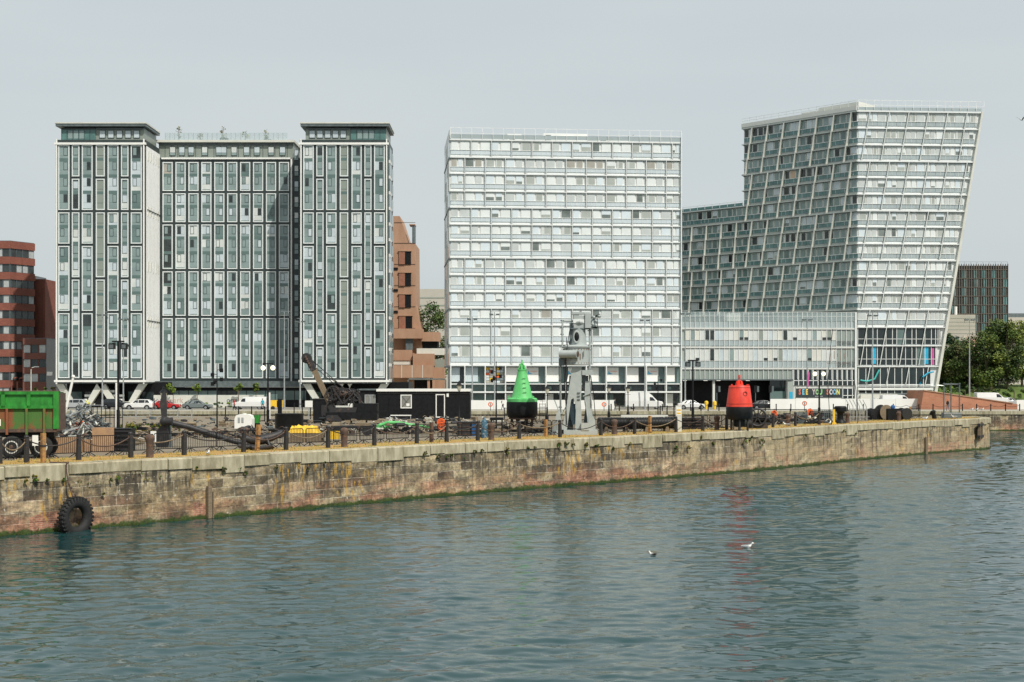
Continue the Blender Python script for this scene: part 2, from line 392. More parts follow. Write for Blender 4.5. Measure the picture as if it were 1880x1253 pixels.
    dark=mul(mul(ramp(st.outputs['Fac'],.46,.55),ramp(pt.outputs['Fac'],.4,.52)),mt.outputs[0])
    col=mix(mul(dark,.92),col,(.048,.041,.030))
    # yellow lichen runs and white lime
    ly=noise(2.6,(1.5,.35,1),5,off=(33,1,0)); lp=noise(.22,(1,1,1),2,off=(14,4,0))
    col=mix(mul(ramp(ly.outputs['Fac'],.54,.62),ramp(lp.outputs['Fac'],.53,.6)),col,(.50,.29,.05))
    wl=noise(3.2,(1,.8,1),6,off=(51,1,0),rough=.7)
    col=mix(mul(ramp(wl.outputs['Fac'],.62,.67),.8),col,(.62,.58,.5))
    # pale vertical runs towards the pier end (u large)
    mu=N('MapRange'); l.new(sep.outputs[0],mu.inputs[0]); mu.inputs[1].default_value=128; mu.inputs[2].default_value=145
    vr=noise(1.6,(1.4,.12,1),5,off=(71,0,0))
    col=mix(mul(mul(ramp(vr.outputs['Fac'],.38,.62),mu.outputs[0]),.75),col,(.47,.38,.23))
    # weed and wet band at the waterline
    mo=noise(1.7,(1,1,1),5,off=(3,3,0))
    ma=N('Math'); ma.operation='MULTIPLY_ADD'; l.new(mo.outputs['Fac'],ma.inputs[0]); ma.inputs[1].default_value=-.55; l.new(sep.outputs[1],ma.inputs[2])
    mg=N('MapRange'); l.new(ma.outputs[0],mg.inputs[0]); mg.inputs[1].default_value=-.02; mg.inputs[2].default_value=-.14
    gcol=ramp(fine.outputs['Fac'],.35,.65,(.018,.028,.009),(.075,.11,.02))
    col=mix(mg.outputs[0],col,gcol)
    l.new(col,b.inputs['Base Color'])
    bp=N('Bump'); bp.inputs['Strength'].default_value=.9; bp.inputs['Distance'].default_value=.14
    hb=mix(None,br.outputs['Fac'],fine.outputs['Fac'],'MIX',.55)
    inv=N('Invert'); l.new(br.outputs['Fac'],inv.inputs[1])
    hb=mix(None,inv.outputs[0],fine.outputs['Fac'],'MIX',.5); l.new(hb,bp.inputs['Height']); l.new(bp.outputs[0],b.inputs['Normal'])
    return m
m_wall=wall_mat()
qw=thing('quay_wall','long weathered stone dock wall of the pier with green weed at the waterline','quay wall',(0,0,0))
fine_edge=[]
acc=0; seg=[0]
for i in range(1,len(EDGE)): acc+=(EDGE[i]-EDGE[i-1]).length; seg.append(acc)
def edge_at(s):
    s=max(0,min(acc-1e-6,s))
    for i in range(1,len(EDGE)):
        if seg[i]>=s:
            t=(s-seg[i-1])/(seg[i]-seg[i-1]); return EDGE[i-1].lerp(EDGE[i],t),(EDGE[i]-EDGE[i-1]).normalized()
mb=MB(); uvs=[]
vs=[];fs=[];nr=12;ns=int(acc/1.0)
wr=random.Random(4)
for i in range(ns+1):
    s=i*acc/ns; p,t=edge_at(s); nn=Vector((-t.y,t.x))
    for j in range(nr+1):
        z=-5+4.95*j/nr; off=-.10*(1-j/nr)+(wr.uniform(-.055,.045) if 3<j<nr else 0)
        q=p+nn*(.06+off); vs.append((q.x,q.y,z)); uvs.append((s,z-WZ))
for i in range(ns):
    for j in range(nr):
        a=i*(nr+1)+j; fs.append((a,a+nr+1,a+nr+2,a+1))
mb.add(vs,fs,m_wall); mb.build('stone_face',qw,uv=uvs)
mcop=[M('coping_stone_a',(.27,.24,.15),.8,c2=(.50,.45,.32),scale=2.4,wid=.3,stretch=(1,1,.3),bump=.5),
      M('coping_stone_b',(.22,.19,.115),.8,c2=(.44,.39,.27),scale=2.8,wid=.3,stretch=(1,1,.3),bump=.5),
      M('coping_stone_c',(.49,.44,.31),.8,c2=(.28,.245,.16),scale=2.6,wid=.3,stretch=(1,1,.3),bump=.5)]
mb=MB(); s=0.0
while s<acc-1:
    L=wr.uniform(1.25,2.5); p,t=edge_at(s+L/2); a=math.atan2(t.y,t.x)
    dep=wr.choice([.5,.54,.56,.6,.62,.66,.6,.56,.8,.92]); g=.018
    T=TR(p.x,p.y,0,a); j=wr.uniform(-.035,.03); tz=wr.uniform(-.02,.015)
    h=(L/2-g)
    mb.add([(-h,-.03+j,-dep),(h,-.03+j,-dep),(h,1.05,-dep),(-h,1.05,-dep),(-h,-.03+j,-.03+tz),(h,-.03+j,-.03+tz),(h,.04,.03+tz),(-h,.04,.03+tz),(h,1.05,.03+tz),(-h,1.05,.03+tz)],
       [(0,1,5,4),(4,5,6,7),(7,6,8,9),(0,3,2,1),(1,2,8,6,5),(0,4,7,9,3),(3,9,8,2)],wr.choice(mcop),False,T)
    s+=L
mb.build('coping',qw)
# ground of the pier
m_yard=M('yard_gravel',(.15,.125,.09),.95,c2=(.27,.225,.16),scale=.8,wid=.4,bump=.4,bscale=9)
m_dry=M('dry_yellow_grass',(.36,.27,.055),.95,c2=(.44,.24,.08),scale=.45,wid=.35,bump=.6,bscale=14)
inner=offset_line(.95)
mb=MB(); poly=[(p.x,p.y) for p in inner]
mb.add([(x,y,0) for x,y in poly]+[(40,163,0),(-400,163,0),(-400,12,0)],[tuple(range(len(poly)+3))],m_yard)
tag(mb.build('pier_ground'),kind='structure')
mb=MB(); A=offset_line(.98); B=offset_line(4.7); vs=[];uv=[]
for i,(p,q) in enumerate(zip(A,B)):
    k=1.0 if i<len(A)-14 else .55
    q=p.lerp(q,k); vs+=[(p.x,p.y,.006),(q.x,q.y,.006)]
mb.add(vs,[(2*i,2*i+2,2*i+3,2*i+1) for i in range(len(A)-2)],m_dry)
tag(mb.build('grass_strip'),kind='structure')
mb=MB(); mb.box(-400,52,162.9,163.4,-5,-.004,m_wall)
o=mb.build('rear_quay_wall',uv=[(v[0],v[2]-WZ) for v in mb.v]); tag(o,'low stone edge along the back of the pier yard','quay wall')
# grass blades
def blades(path_pts,n,h,cols,seed,name,spread=.5):
    r=random.Random(seed); mb=MB()
    for _ in range(n):
        x,y=path_pts(r); hh=h*r.uniform(.5,1.4); a=r.uniform(0,6.28); w_=hh*.35; dx,dy=math.cos(a)*w_,math.sin(a)*w_; lx,ly=r.uniform(-.5,.5)*hh,r.uniform(-.5,.5)*hh
        mb.add([(x-dx,y-dy,.004),(x+dx,y+dy,.004),(x+lx,y+ly,hh)],[(0,1,2)],r.choice(cols))
    return tag(mb.build(name),kind='stuff')
m_g1=M('grass_blade_yellow',(.40,.29,.06),.9,var=.2); m_g2=M('grass_blade_green',(.20,.22,.045),.9,var=.2); m_g3=M('grass_blade_straw',(.45,.27,.11),.9,var=.2)
def gpath(r):
    s=r.uniform(40,acc-4); p,t=edge_at(s); o=r.choice([1.0+abs(r.gauss(0,.2)),r.uniform(1,4.6),4.7+r.gauss(0,.3)])
    return p.x-t.y*o,p.y+t.x*o
blades(gpath,9000,.085,[m_g1,m_g1,m_g2,m_g3],3,'grass')
# ============================================================ far land
m_pave=M('pale_paving',(.33,.31,.26),.9,c2=(.40,.38,.32),scale=.3,wid=.5)
m_asph=M('road_asphalt',(.20,.19,.165),.9,var=.15,scale=.5)
mb=MB(); mb.add([(-2800,207.6,LZ),(2800,207.6,LZ),(2800,3300,LZ),(-2800,3300,LZ)],[(0,1,2,3)],m_pave); tag(mb.build('ground'),kind='structure')
mb=MB(); mb.add([(-300,215,LZ+.004),(300,215,LZ+.004),(300,229,LZ+.004),(-300,229,LZ+.004)],[(0,1,2,3)],m_asph); tag(mb.build('road'),kind='structure')
mb=MB(); mb.box(-300,300,214.7,215,LZ,LZ+.12,m_pave); mb.box(-300,300,229,229.3,LZ,LZ+.12,m_pave); tag(mb.build('kerb'),kind='structure')
mb=MB()
for i in range(-25,26): mb.box(i*6-1,i*6+1,221.93,222.07,LZ+.008,LZ+.012,m_white2)
tag(mb.build('road_marking'),kind='structure')
fw=thing('quay_wall','stone wall of the far bank across the dock with pale coping','quay wall',(0,207.5,LZ))
mb=MB(); mb.box(-400,400,-.2,.1,-4.5,-.45,m_wall); mb.build('stone_face',fw,uv=[(v[0],v[2]+LZ-WZ) for v in mb.v])
mb=MB()
for i in range(-80,110): mb.box(i*2.2+.01,i*2.2+2.19,-.32,.6,-.45,.03,mcop[i%3])
mb.build('coping',fw)
# ============================================================ tower 1 (two towers and a middle block)
m_pg=M('pane_grey',(.235,.305,.30),.12,var=.15,scale=.3,spec=.5)
m_pgn=M('pane_green_grey',(.13,.19,.183),.12,var=.2,scale=.3)
m_pb=M('pane_blind_white',(.60,.63,.61),.25,var=.08,scale=.5)
m_pb2=M('pane_blind_bluish',(.52,.59,.62),.25,var=.08,scale=.5)
m_pd=M('pane_dark',(.035,.045,.045),.08,var=.4,scale=.6)
m_pbe=M('pane_beige',(.37,.36,.315),.3,var=.15,scale=.5)
m_por=M('pane_orange_blind',(.52,.37,.25),.4,var=.1,scale=.5)
m_spg=M('spandrel_green',(.11,.17,.16),.15,var=.1,scale=.3)
m_olive=M('olive_panel',(.255,.29,.255),.4,var=.07,scale=.3)
m_fd=M('window_frame_dark',(.05,.075,.075),.4)
m_slab=M('white_slab_edge',(.72,.745,.735),.55,var=.04,scale=.3)
m_spb=M('spandrel_glass_pale',(.36,.42,.43),.12,var=.06,scale=.3)
m_wallw=M('pale_back_wall',(.60,.61,.58),.6,var=.05,scale=.3)
D1=233.0
m_bf=M('bay_frame_pale',(.70,.74,.73),.5,var=.04,scale=.8)
def bay(mb,u0,u1,z0,z1,n,r,kind='A',solid=False,dark=0):
    fw_=.165; 
    mb.box(u0,u0+fw_,-.15,.02,z0,z1,m_bf); mb.box(u1-fw_,u1,-.15,.02,z0,z1,m_bf)
    mb.box(u0+fw_,u1-fw_,-.15,.02,z0,z0+fw_,m_bf); mb.box(u0+fw_,u1-fw_,-.15,.02,z1-fw_,z1,m_bf)
    a,b=u0+fw_,u1-fw_; mb.box(a,b,-.03,.0,z0+fw_,z1-fw_,m_pgn if not solid else m_olive)
    h=(z1-z0)/n; side=r.random()<.5
    for i in range(n):
        top=z1-i*h-(.3 if i==0 else .02); bot=z1-(i+1)*h+(.3 if i==n-1 else 0)
        if solid:
            mb.box(a,b,-.04,-.031,top-.55*h,top-.55*h+.05,m_fd); mb.box(a,b,-.04,-.031,bot+.04,bot+.5,m_spg if i%2==0 or dark else m_olive); continue
        main=r.choices([m_pb,m_pb2,m_pg,m_pg,m_pgn,m_pd,m_pbe],[3.5,6,9,8,1.6+dark*8,.4+dark*5,.1])[0]
        low=r.choice([m_pb,m_pb2,m_pg]) if main in (m_pb,m_pb2) else main
        mid=top-.52*h
        mb.box(a,b,-.045,-.031,mid,top,main); mb.box(a,b,-.045,-.031,bot+(.2*h if i<n-1 else 0),mid-.03,low)
        if i<n-1: mb.box(a,b,-.06,-.032,bot,bot+.2*h,m_spg)
        W=b-a
        if kind=='A': w0=a+(W*.5 if side else W*.14); w1=w0+W*.36
        else: w0,w1=a+.08*W,b-.08*W
        pw=r.choice([main,main,m_pb2,m_pg]) if not r.random()<.08 else m_pd
        t=.065
        mb.box(w0,w1,-.06,-.047,mid+t,top-t-.05,pw)
        for q in ((w0-t,w0,mid,top-.05),(w1,w1+t,mid,top-.05),(w0,w1,mid,mid+t),(w0,w1,top-.05-t,top-.05)):
            mb.box(q[0],q[1],-.08,-.046,q[2],q[3],m_fd)
    return mb
b1=thing('apartment_block','tall charcoal apartment block of two towers and lower middle with white framed bays','apartment block',(WX(410,D1),D1,LZ))
ox=WX(410,D1)
BAYS=[]   # (size, mb)
def X1(x,D): return WX(x,D)-ox
def Z1(y,D): return WZc(y,D)-LZ
m_tlg=M('teal_balcony_glass',(.09,.19,.175),.15,var=.2,scale=.6)
def tower(xa,xb,cols,flip,r,depth=9.3):
    D=D1; u0,u1=X1(xa,D),X1(xb,D); zb,zt=Z1(702,D),Z1(257,D)
    core=MB(); core.box(u0,u1,.0,depth,zb,zt,m_char)
    # line trims
    for (a,b,c,d) in ((u0-.15,u1+.15,zt-.35-.5,zt-.5),(u0-.15,u1+.15,zb,zb+.35)): core.box(a,b,-.36,.0,c,d,m_white2)
    for xx in (u0+.12,u1-.32): core.box(xx,xx+.2,-.3,.0,zb-.3,zt+.1,m_white2)
    core.build('wall',b1)
    ztop=Z1(265,D); zbot=Z1(696.8,D); st=(ztop-zbot)/14
    A=[4,2,4,4]; B=[2,2,4,4,2]
    for ci,(c0,c1) in enumerate(cols):
        kind='A' if ci%2==0 else 'B'; z=ztop
        for n_ in (A if kind=='A' else B):
            m_=MB(); dk=1 if (not flip and ci<3 and z<zbot+9*st) else 0
            bay(m_,X1(c0,D)+.08,X1(c1,D)-.08,z-n_*st+.2,z-.19,n_,r,kind,solid=(ci==3),dark=dk); BAYS.append(((c1-c0)*n_*1.15,m_)); z-=n_*st
    # set-back top floor and thin projecting roof
    top=MB(); z0,z1=zt,Z1(237,D); inset=.9
    top.box(u0+inset,u1-.3,.3,depth-1,z0,z1+.2,m_olive)
    L=u1-u0; g0,g1=(u0+inset,u0+inset+L*.38) if not flip else (u1-.4-L*.4,u1-.4)
    top.box(g0,g1,.1,.29,z0,z1-.1,m_tlg)
    for k in range(6):
        uu=g0+(g1-g0)*k/6; top.box(uu,uu+.08,.05,.1,z0,z1-.1,m_fd)
        if k in (1,2,3): top.box(uu+.2,uu+1.0,.06,.1,z0+.2,z1-.3,m_pg)
    top.box(g0,g1,.08,.29,z1-.1,z1+.2,m_char)
    p0,p1=(g1+.4,u1-.8) if not flip else (u0+1.3,g0-.6)
    for k in range(5):
        uu=p0+(p1-p0)*(k+.15)/5; top.box(uu,uu+1.0,.2,.29,z0+.3,z1-.2,m_fd); top.box(uu+.08,uu+.92,.17,.2,z0+.38,z1-.28,m_pb2)
    top.box(p0-.3,p1+.3,.12,.3,z1-.08,z1+.2,m_greyd)
    top.build('penthouse',b1)
    rf=MB(); zr=Z1(231,D); rf.box(u0+.1,u1+.3,-.75,depth-.4,zr+.22,zr+.44,m_offw); rf.box(u0+.2,u1+.2,-.65,depth-.6,zr-.2,zr+.22,m_greyd); rf.build('roof',b1)
    # V struts
    return u0,u1,zb
rr=random.Random(21)
LC=[(106.4,128.7),(131.4,147),(149.7,171.2),(175.4,193.5),(197,218.6),(221.7,237),(239.6,261.5)]
RC=[(556,577),(580,595),(598,618.8),(623,640.3),(644.6,665),(668.3,683),(686,707.4)]
lu0,lu1,lz=tower(102,267,LC,False,rr); ru0,ru1,rz_=tower(550.5,712.5,RC,True,rr)
# inner white side wall of the left tower
m_sw=M('sunlit_white_cladding',(.88,.87,.86),.5,var=.02)  # white raised so the colour carries the sunlight on this side
mb=MB(); zt=Z1(268,D1)
z=lz+.2; 
mb.box(lu1,lu1+.12,.5,9.2,lz,zt,m_sw)
for k in range(10): mb.box(lu1+.12,lu1+.15,.6+k*.9,.66+k*.9,lz,zt,m_white)
for k in range(4):
    zz=lz+ (zt-lz)*(.26+.235*k)
    for q in range(5): mb.box(lu1+.12,lu1+.24,1.0+q*1.7,1.25+q*1.7,zz-.9,zz+.6,m_offw)
    if k%2==0: mb.box(lu1+.12,lu1+.24,.6,9.1,zz,zz+.12,m_char)
mb.build('side_wall',b1)
# glazed corner on the right tower's side
mb=MB(); zt=Z1(268,D1)
for k in range(15):
    z0=rz_+k*(zt-rz_)/15
    mb.box(ru1,ru1+.2,1.5,5.0,z0,z0+.5,m_white2); mb.box(ru1,ru1+.16,1.5,5.0,z0+.5,z0+(zt-rz_)/15,rr.choice([m_pgn,m_pg,m_spg,m_pb2])); mb.box(ru1,ru1+.15,6,8.6,z0+.4,z0+(zt-rz_)/15-.3,rr.choice([m_pgn,m_pg,m_spg]))
mb.build('side_glazing',b1)
# middle block
DM=242.0; mu0,mu1=X1(290,DM),X1(556,DM); y_=DM-D1
mb=MB(); zb=Z1(700,DM); zt=Z1(290,DM)
mb.box(mu0,mu1,y_,y_+14,zb,zt,m_char); mb.box(X1(297,DM),X1(536,DM),y_-.3,y_,zt-.28,zt,m_white2); mb.box(X1(534,DM),X1(534,DM)+.25,y_-.3,y_,zb,zt,m_white2)
mb.build('wall',b1)
ztop=Z1(296,DM); zbot=Z1(697,DM); st=(ztop-zbot)/14; TM=TR(0,y_,0)
for ci in range(10):
    z=ztop; c0=298+ci*23.72; c1=c0+20
    for gi,n_ in enumerate([2,2,3,3,4]):
        m_=MB(TM); bay(m_,X1(c0,DM)+.07,X1(c1,DM)-.07,z-n_*st+.2,z-.2,n_,rr,'A',dark=1 if (ci==0 and gi>0) else 0); BAYS.append((19*n_,m_)); z-=n_*st
# recessed strip with single windows
mb=MB(TM)
for k in range(15):
    zz=zbot+k*st*1.0
    mb.box(X1(540.5,DM),X1(548.5,DM),-.12,-.02,zz+.1,zz+st-.75,m_fd); mb.box(X1(541.3,DM),X1(547.7,DM),-.16,-.12,zz+.9,zz+st-.85,rr.choice([m_pb2,m_pg,m_pb])); mb.box(X1(541.3,DM),X1(547.7,DM),-.16,-.12,zz+.15,zz+.8,m_pg)
mb.build('stair_window_strip',b1)
mb=MB(TM); z0,z1=Z1(290,DM),Z1(262,DM); a,b=X1(291,DM),X1(538,DM)
mb.box(a,b,.3,13,z0,z1,m_olive); mb.box(a,b,.2,.3,z1-.45,z1,m_greyd); mb.box(a-.4,b+.3,-.4,13.4,z1,z1+.38,m_offw)
for k,xx in enumerate([311,328,345,370,396,405,424,447,466,492,513]):
    u=X1(xx,DM); mb.box(u,u+1.0,.18,.28,z0+.4,z1-.7,m_fd); mb.box(u+.07,u+.93,.14,.18,z0+.9,z1-.76,m_pb2 if k%3 else m_pb); mb.box(u+.07,u+.93,.14,.18,z0+.45,z0+.85,m_pg)
for k in range(22): u=a+(b-a)*k/22; mb.box(u,u+.05,.24,.3,z0,z1-.45,m_fd)
mb.build('penthouse',b1)
m_clear=M('balustrade_glass',(.42,.52,.53),.08,var=.03,spec=.6)
mc=m_clear.node_tree; bs=mc.nodes['Principled BSDF']; bs.inputs['Alpha'].default_value=.3
mb=MB(TM); z0=z1+.38
for k in range(26):
    u=a+1+(b-a-2)*k/26; mb.box(u+.03,u+(b-a-2)/26-.03,.5,.53,z0,z0+1.35,m_clear); mb.box(u-.02,u+.02,.48,.55,z0,z0+1.35,m_steel)
mb.build('roof_balustrade',b1)
# podium under the towers
mb=MB(); g=Z1(745,D1)
for u0,u1,zb2 in ((lu0,lu1,lz),(ru0,ru1,rz_)):
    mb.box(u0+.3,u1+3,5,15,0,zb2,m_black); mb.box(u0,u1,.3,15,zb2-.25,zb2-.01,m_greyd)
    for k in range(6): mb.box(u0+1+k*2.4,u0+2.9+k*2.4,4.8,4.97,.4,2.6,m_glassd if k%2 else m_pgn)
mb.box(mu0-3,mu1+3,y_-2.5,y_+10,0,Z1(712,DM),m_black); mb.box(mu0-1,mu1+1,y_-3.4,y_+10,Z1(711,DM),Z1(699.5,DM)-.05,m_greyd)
for k in range(16): mb.box(mu0+1+k*1.62,mu0+2.5+k*1.62,y_-2.6,y_-2.52,1.2,2.75,m_pgn if k not in (6,7) else m_glassd)
mb.build('ground_floor',b1)
def vstrut(u,ztop_,w,parent):
    m_=MB()
    for s in (-1,1): m_.prism([(u+s*1.0-.45,-0.0),(u+s*1.0+.45,0),(u+s*w+.65,ztop_),(u+s*w-.65,ztop_)] if True else [],.5,1.3,m_offw)
    m_.box(u-1.4,u+1.4,.45,1.35,0,1.0,m_offw); return m_.build('v_strut',parent)
for u in (X1(145,D1),X1(222,D1)): vstrut(u,lz-.26,3.4,b1)
for u in (X1(600,D1),X1(668,D1)): vstrut(u,rz_-.26,3.4,b1)
BAYS.sort(key=lambda q:-q[0])
rest=MB()
for i,(s_,m_) in enumerate(BAYS):
    if i<100: m_.build('window_bay',b1)
    else: rest.merge(m_)
tag(rest.build('window_bays',b1),kind='stuff')
# striped kiosk between the struts
mb=MB(); kx=X1(186,D1)
for k in range(10):
    m_=m_white2 if k%2 else m_char; hw=3.2-.0*k if k<6 else 3.2-(k-5)*.75
    mb.box(kx-hw,kx+hw,1.5,2.2,k*.36,(k+1)*.36,m_)
mb.box(kx-1.4,kx+1.4,1.4,1.48,0,2.2,m_black); mb.lathe([(.01,0),(.5,0),(.5,.12),(.01,.12)],m_orange,12,T=TR(kx,1.42,3.0)@Matrix.Rotation(R(90),4,'X'))
k_=mb.build('kiosk_front',loc=(ox,D1,LZ)); k_.name='entrance_kiosk'; tag(k_,'black and white striped entrance front between the concrete V legs','kiosk')
# hoarding with faded lettering
mb=MB(); D=231.5; a,b=WX(282,D),WX(484,D); mb.box(a,b,0,.3,0,2.1,m_offw)
for t_,x in (('apa',296),('ym',358),('one',426),('.com',468)): mb.text(t_,1.2,m_greyd,TR(WX(x,D),-.02,1.25))
for t_,x in (('park',324),('cres',445)): mb.text(t_,1.2,M('faded_letter',(.55,.42,.36)),TR(WX(x,D),-.02,1.25))
tag(mb.build('hoarding',loc=(0,D,LZ)),'low cream hoarding with faded website lettering below the middle block','hoarding')
# roof planters
m_leaf=M('shrub_leaf',(.045,.10,.03),.8,c2=(.09,.16,.04)); m_leafd=M('shrub_leaf_dark',(.02,.055,.025),.8); m_leaft=M('shrub_tan',(.30,.28,.14),.8); m_leafb=M('shrub_bright',(.20,.30,.03),.8)
m_bark=M('bark',(.10,.075,.05),.9,c2=(.16,.12,.09),scale=6,stretch=(1,1,.3),bump=.5)
def crown(mb,c,rad,n,leaf,cols,r,clumps=14,flat=.8):
    cl=[]
    for _ in range(clumps):
        while True:
            p=Vector((r.uniform(-1,1),r.uniform(-1,1),r.uniform(-1,1)))
            if p.length<1: break
        p=p*(.55+.45*p.length)/max(p.length,.3)*.72
        cl.append((Vector((c[0]+p.x*rad[0],c[1]+p.y*rad[1],c[2]+p.z*rad[2])),r.uniform(.18,.36)*min(rad[0],rad[2])*1.1,r.choice(cols)))
    vs=[];fs={}
    for _ in range(n):
        q,cr_,col=r.choice(cl); d=Vector((r.gauss(0,1),r.gauss(0,1),r.gauss(0,.8))); d=d.normalized()*cr_*(r.random()**.4)*r.uniform(.8,1.25)
        p=q+d; s=leaf*r.uniform(.6,1.3); u=Vector((r.uniform(-1,1),r.uniform(-1,1),r.uniform(-.6,.6))).normalized()*s; v=Vector((r.uniform(-1,1),r.uniform(-1,1),r.uniform(-.8,.8))); v=(v-u*(v.dot(u)/u.length_squared)).normalized()*s*.7
        m=col if r.random()<.8 else r.choice(cols)
        o=len(mb.v); mb.v+=[(p+u)[:],(p+v)[:],(p-u)[:],(p-v)[:]]; mb.f.append([o,o+1,o+2,o+3]); mb.m.append(mb.mi(m)); mb.sm.append(False)
    return [q for q,_,_ in cl]
zr=Z1(262,DM)+LZ+.38
for i,(x,h,kind,lab_) in enumerate([(328,2.6,0,'bare branching rooftop tree in planter at the left end of the roof garden'),(367,1.7,0,'pale spindly rooftop shrub between two taller rooftop trees'),
     (409,2.6,1,'rooftop tree with dark green bush at its foot'),(450,2.0,0,'thin pale rooftop tree above the long planter'),(487,2.2,1,'rooftop tree with green foot at the right of the roof garden')]):
    D=DM+4; t=thing('rooftop_tree',lab_,'tree',(WX(x,D),D,zr),0,'trees on the roof terrace'); t.scale=(1.25,1.25,1.2)
    s=MB(); s.tube([(0,0,.2),(.05,0,h*.9)],[.07,.03],m_bark)
    for k in range(6): a=k*1.1; s.tube([(0,0,h*(.35+.1*k)),(math.cos(a)*.45,math.sin(a)*.3,h*(.45+.1*k))],[.03,.015],m_bark,4)
    s.build('trunk',t)
    c=MB(); crown(c,(0,0,h*.66),(.6,.5,h*.42),75,.10,[m_leaft,m_leaft,m_leaf],rr,9); 
    if kind: crown(c,(0,0,.5),(.95,.5,.6),240,.16,[m_leafd,m_leaf],rr,6)
    c.build('crown',t); p=MB(); p.box(-.75,.75,-.4,.4,0,.35,m_greyd); p.build('planter',t)
mb=MB(); c=mb; D=DM+4; mb.box(WX(417,D),WX(480,D),0,.5,0,.35,m_leaft); 
r5=random.Random(5)
for k in range(9): crown(mb,(WX(420+k*6.6,D),.2,.5),(.4,.3,.22),30,.09,[m_leafd,m_leaft,m_leaf],r5,3)
tag(mb.build('roof_planter',loc=(0,D,zr)),'long low planted box on the roof terrace','planter')
mb=MB(); D=240; mb.box(WX(243,D),WX(266,D),0,3,0,.35,m_steel); mb.box(WX(247,D),WX(262,D),.1,2.8,.35,.75,m_greyd); mb.box(WX(243,D),WX(266,D),-.1,3.1,.75,.85,m_white2)
mb.build('roof_hatch',b1,loc=(-ox,D-D1,Z1(228,D1)+.2))
# ============================================================ white slab block and canted tower
def rows_to_z(rows,D): return [WZc(y,D)-LZ for y in rows]
def pick(r,w):
    return r.choices([m_pb,m_pb2,m_pg,m_pbe,m_pd,m_olive,m_por],w)[0]
def cell(r,u0,u1,z0,z1,winset,lean=0.0,weights=None,wins=None,back=.12,sp=m_spb):
    """one bay of one storey: glass spandrel below, window units above"""
    m_=MB(wins); h=z1-z0; w_=u1-u0
    zs0,zs1=z0+.14*h,z0+.40*h; zw0,zw1=z0+.42*h,z1-.04*h
    m_.box(u0+.02,u1-.02,back-.10,back,zs0,zs1,sp)
    for k in range(1,4): m_.box(u0+w_*k/4-.02,u0+w_*k/4+.02,back-.14,back-.1,zs0,zs1,m_white)
    m_.box(u0,u1,back-.18,back-.0,zs1,zs1+.05,m_white)
    segs=winset
    for a,b in segs:
        x0,x1=u0+a*w_,u0+b*w_; f=.055
        m_.box(x0,x1,back-.09,back-.01,zw0,zw1,m_white2)
        blind=BR.get(r.choices([m_pb,m_pb2,m_pg,m_pbe,m_pd,m_olive,m_por],weights)[0]) or m_pd if BR else r.choices([m_pb,m_pb2,m_pg,m_pbe,m_pd,m_olive,m_por],weights)[0]
        m_.box(x0+f,x1-f,back-.105,back-.091,zw0+f,zw1-f,blind)
        if blind in (m_pb,m_pb2,m_pbB,m_pb2B) and r.random()<.22:
            k=r.uniform(.15,.5); m_.box(x0+f,x1-f,back-.112,back-.106,zw0+f,zw0+f+(zw1-zw0)*k,(m_pdB if BR else m_pd) if r.random()<.5 else (m_olB if BR else m_olive))
        elif blind in (m_pd,m_olive,m_olB) and r.random()<.5:
            s=r.uniform(.1,.3)*(x1-x0); m_.box(x0+f,x0+f+s,back-.112,back-.106,zw0+f,zw1-f,m_pb)
    return m_
m_pbB=M('pane_blind_bright',(.74,.78,.77),.25,var=.05,scale=.5); m_pb2B=M('pane_blind_sky',(.66,.74,.78),.2,var=.05,scale=.5); m_pgB=M('pane_silver',(.54,.58,.57),.15,var=.08,scale=.5); m_bw=M('bright_wall',(.70,.725,.715),.6,var=.03,scale=.3); m_spB=M('spandrel_bright',(.56,.63,.66),.12,var=.05,scale=.3); m_pdB=M('pane_deep_grey',(.17,.20,.19),.1,var=.3,scale=.5); m_olB=M('pane_olive',(.40,.43,.40),.2,var=.1,scale=.4)  # the dark panes here are a plain deeper grey
BR={}
CELLS={}
def flush(parent,cells,name='window',many='windows'):
    cells.sort(key=lambda q:-q[0]); rest=MB()
    for i,(s,m_) in enumerate(cells):
        if i<100: m_.build(name,parent)
        else: rest.merge(m_)
    if rest.v: tag(rest.build(many,parent),kind='stuff')
TH=R(5.2)
# --- white slab block
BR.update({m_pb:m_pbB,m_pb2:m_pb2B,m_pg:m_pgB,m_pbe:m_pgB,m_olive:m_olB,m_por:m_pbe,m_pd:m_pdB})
D2=228.0; b2x=WX(827,D2)
b2=thing('apartment_block','wide white slab apartment block with horizontal slab bands and pale blinds','apartment block',(b2x,D2,LZ),TH)
def U2(x,X0=b2x,D0=D2,th=TH):
    k=(x-940)/F; return (k*D0-X0)/(math.cos(th)-k*math.sin(th))
rows=[258,290,320,352,382,413,443,474.5,506,537,567,598,633,672.5]
Z=rows_to_z(rows,D2); W2=U2(1250)
core=MB(); zsh=Z[-1]
core.box(0,W2,.12,17,zsh,Z[0],m_bw); core.build('wall',b2)
sl=MB()
for i,z in enumerate(Z):
    t=.24 if i in (0,1,4,7,10,13) else .16
    sl.box(-.12,W2+.15,-.2,.12,z,z+t,m_slab)
    if i in (1,4,7,10,13): sl.box(0,W2,-.05,.12,z-.1,z-.001,m_pgn); sl.box(-.3,-.0,-.2,17,z-.16,z+.1,m_greyd)  # dark strip under each group slab paints in its shadow line
cells=[]; fins=sl; r2=random.Random(8); bayw=(U2(976.6)-U2(864.8))/3
wA=[(.0,.10),(.14,.58),(.66,.96)]; wB=[(.03,.45),(.52,.84)]
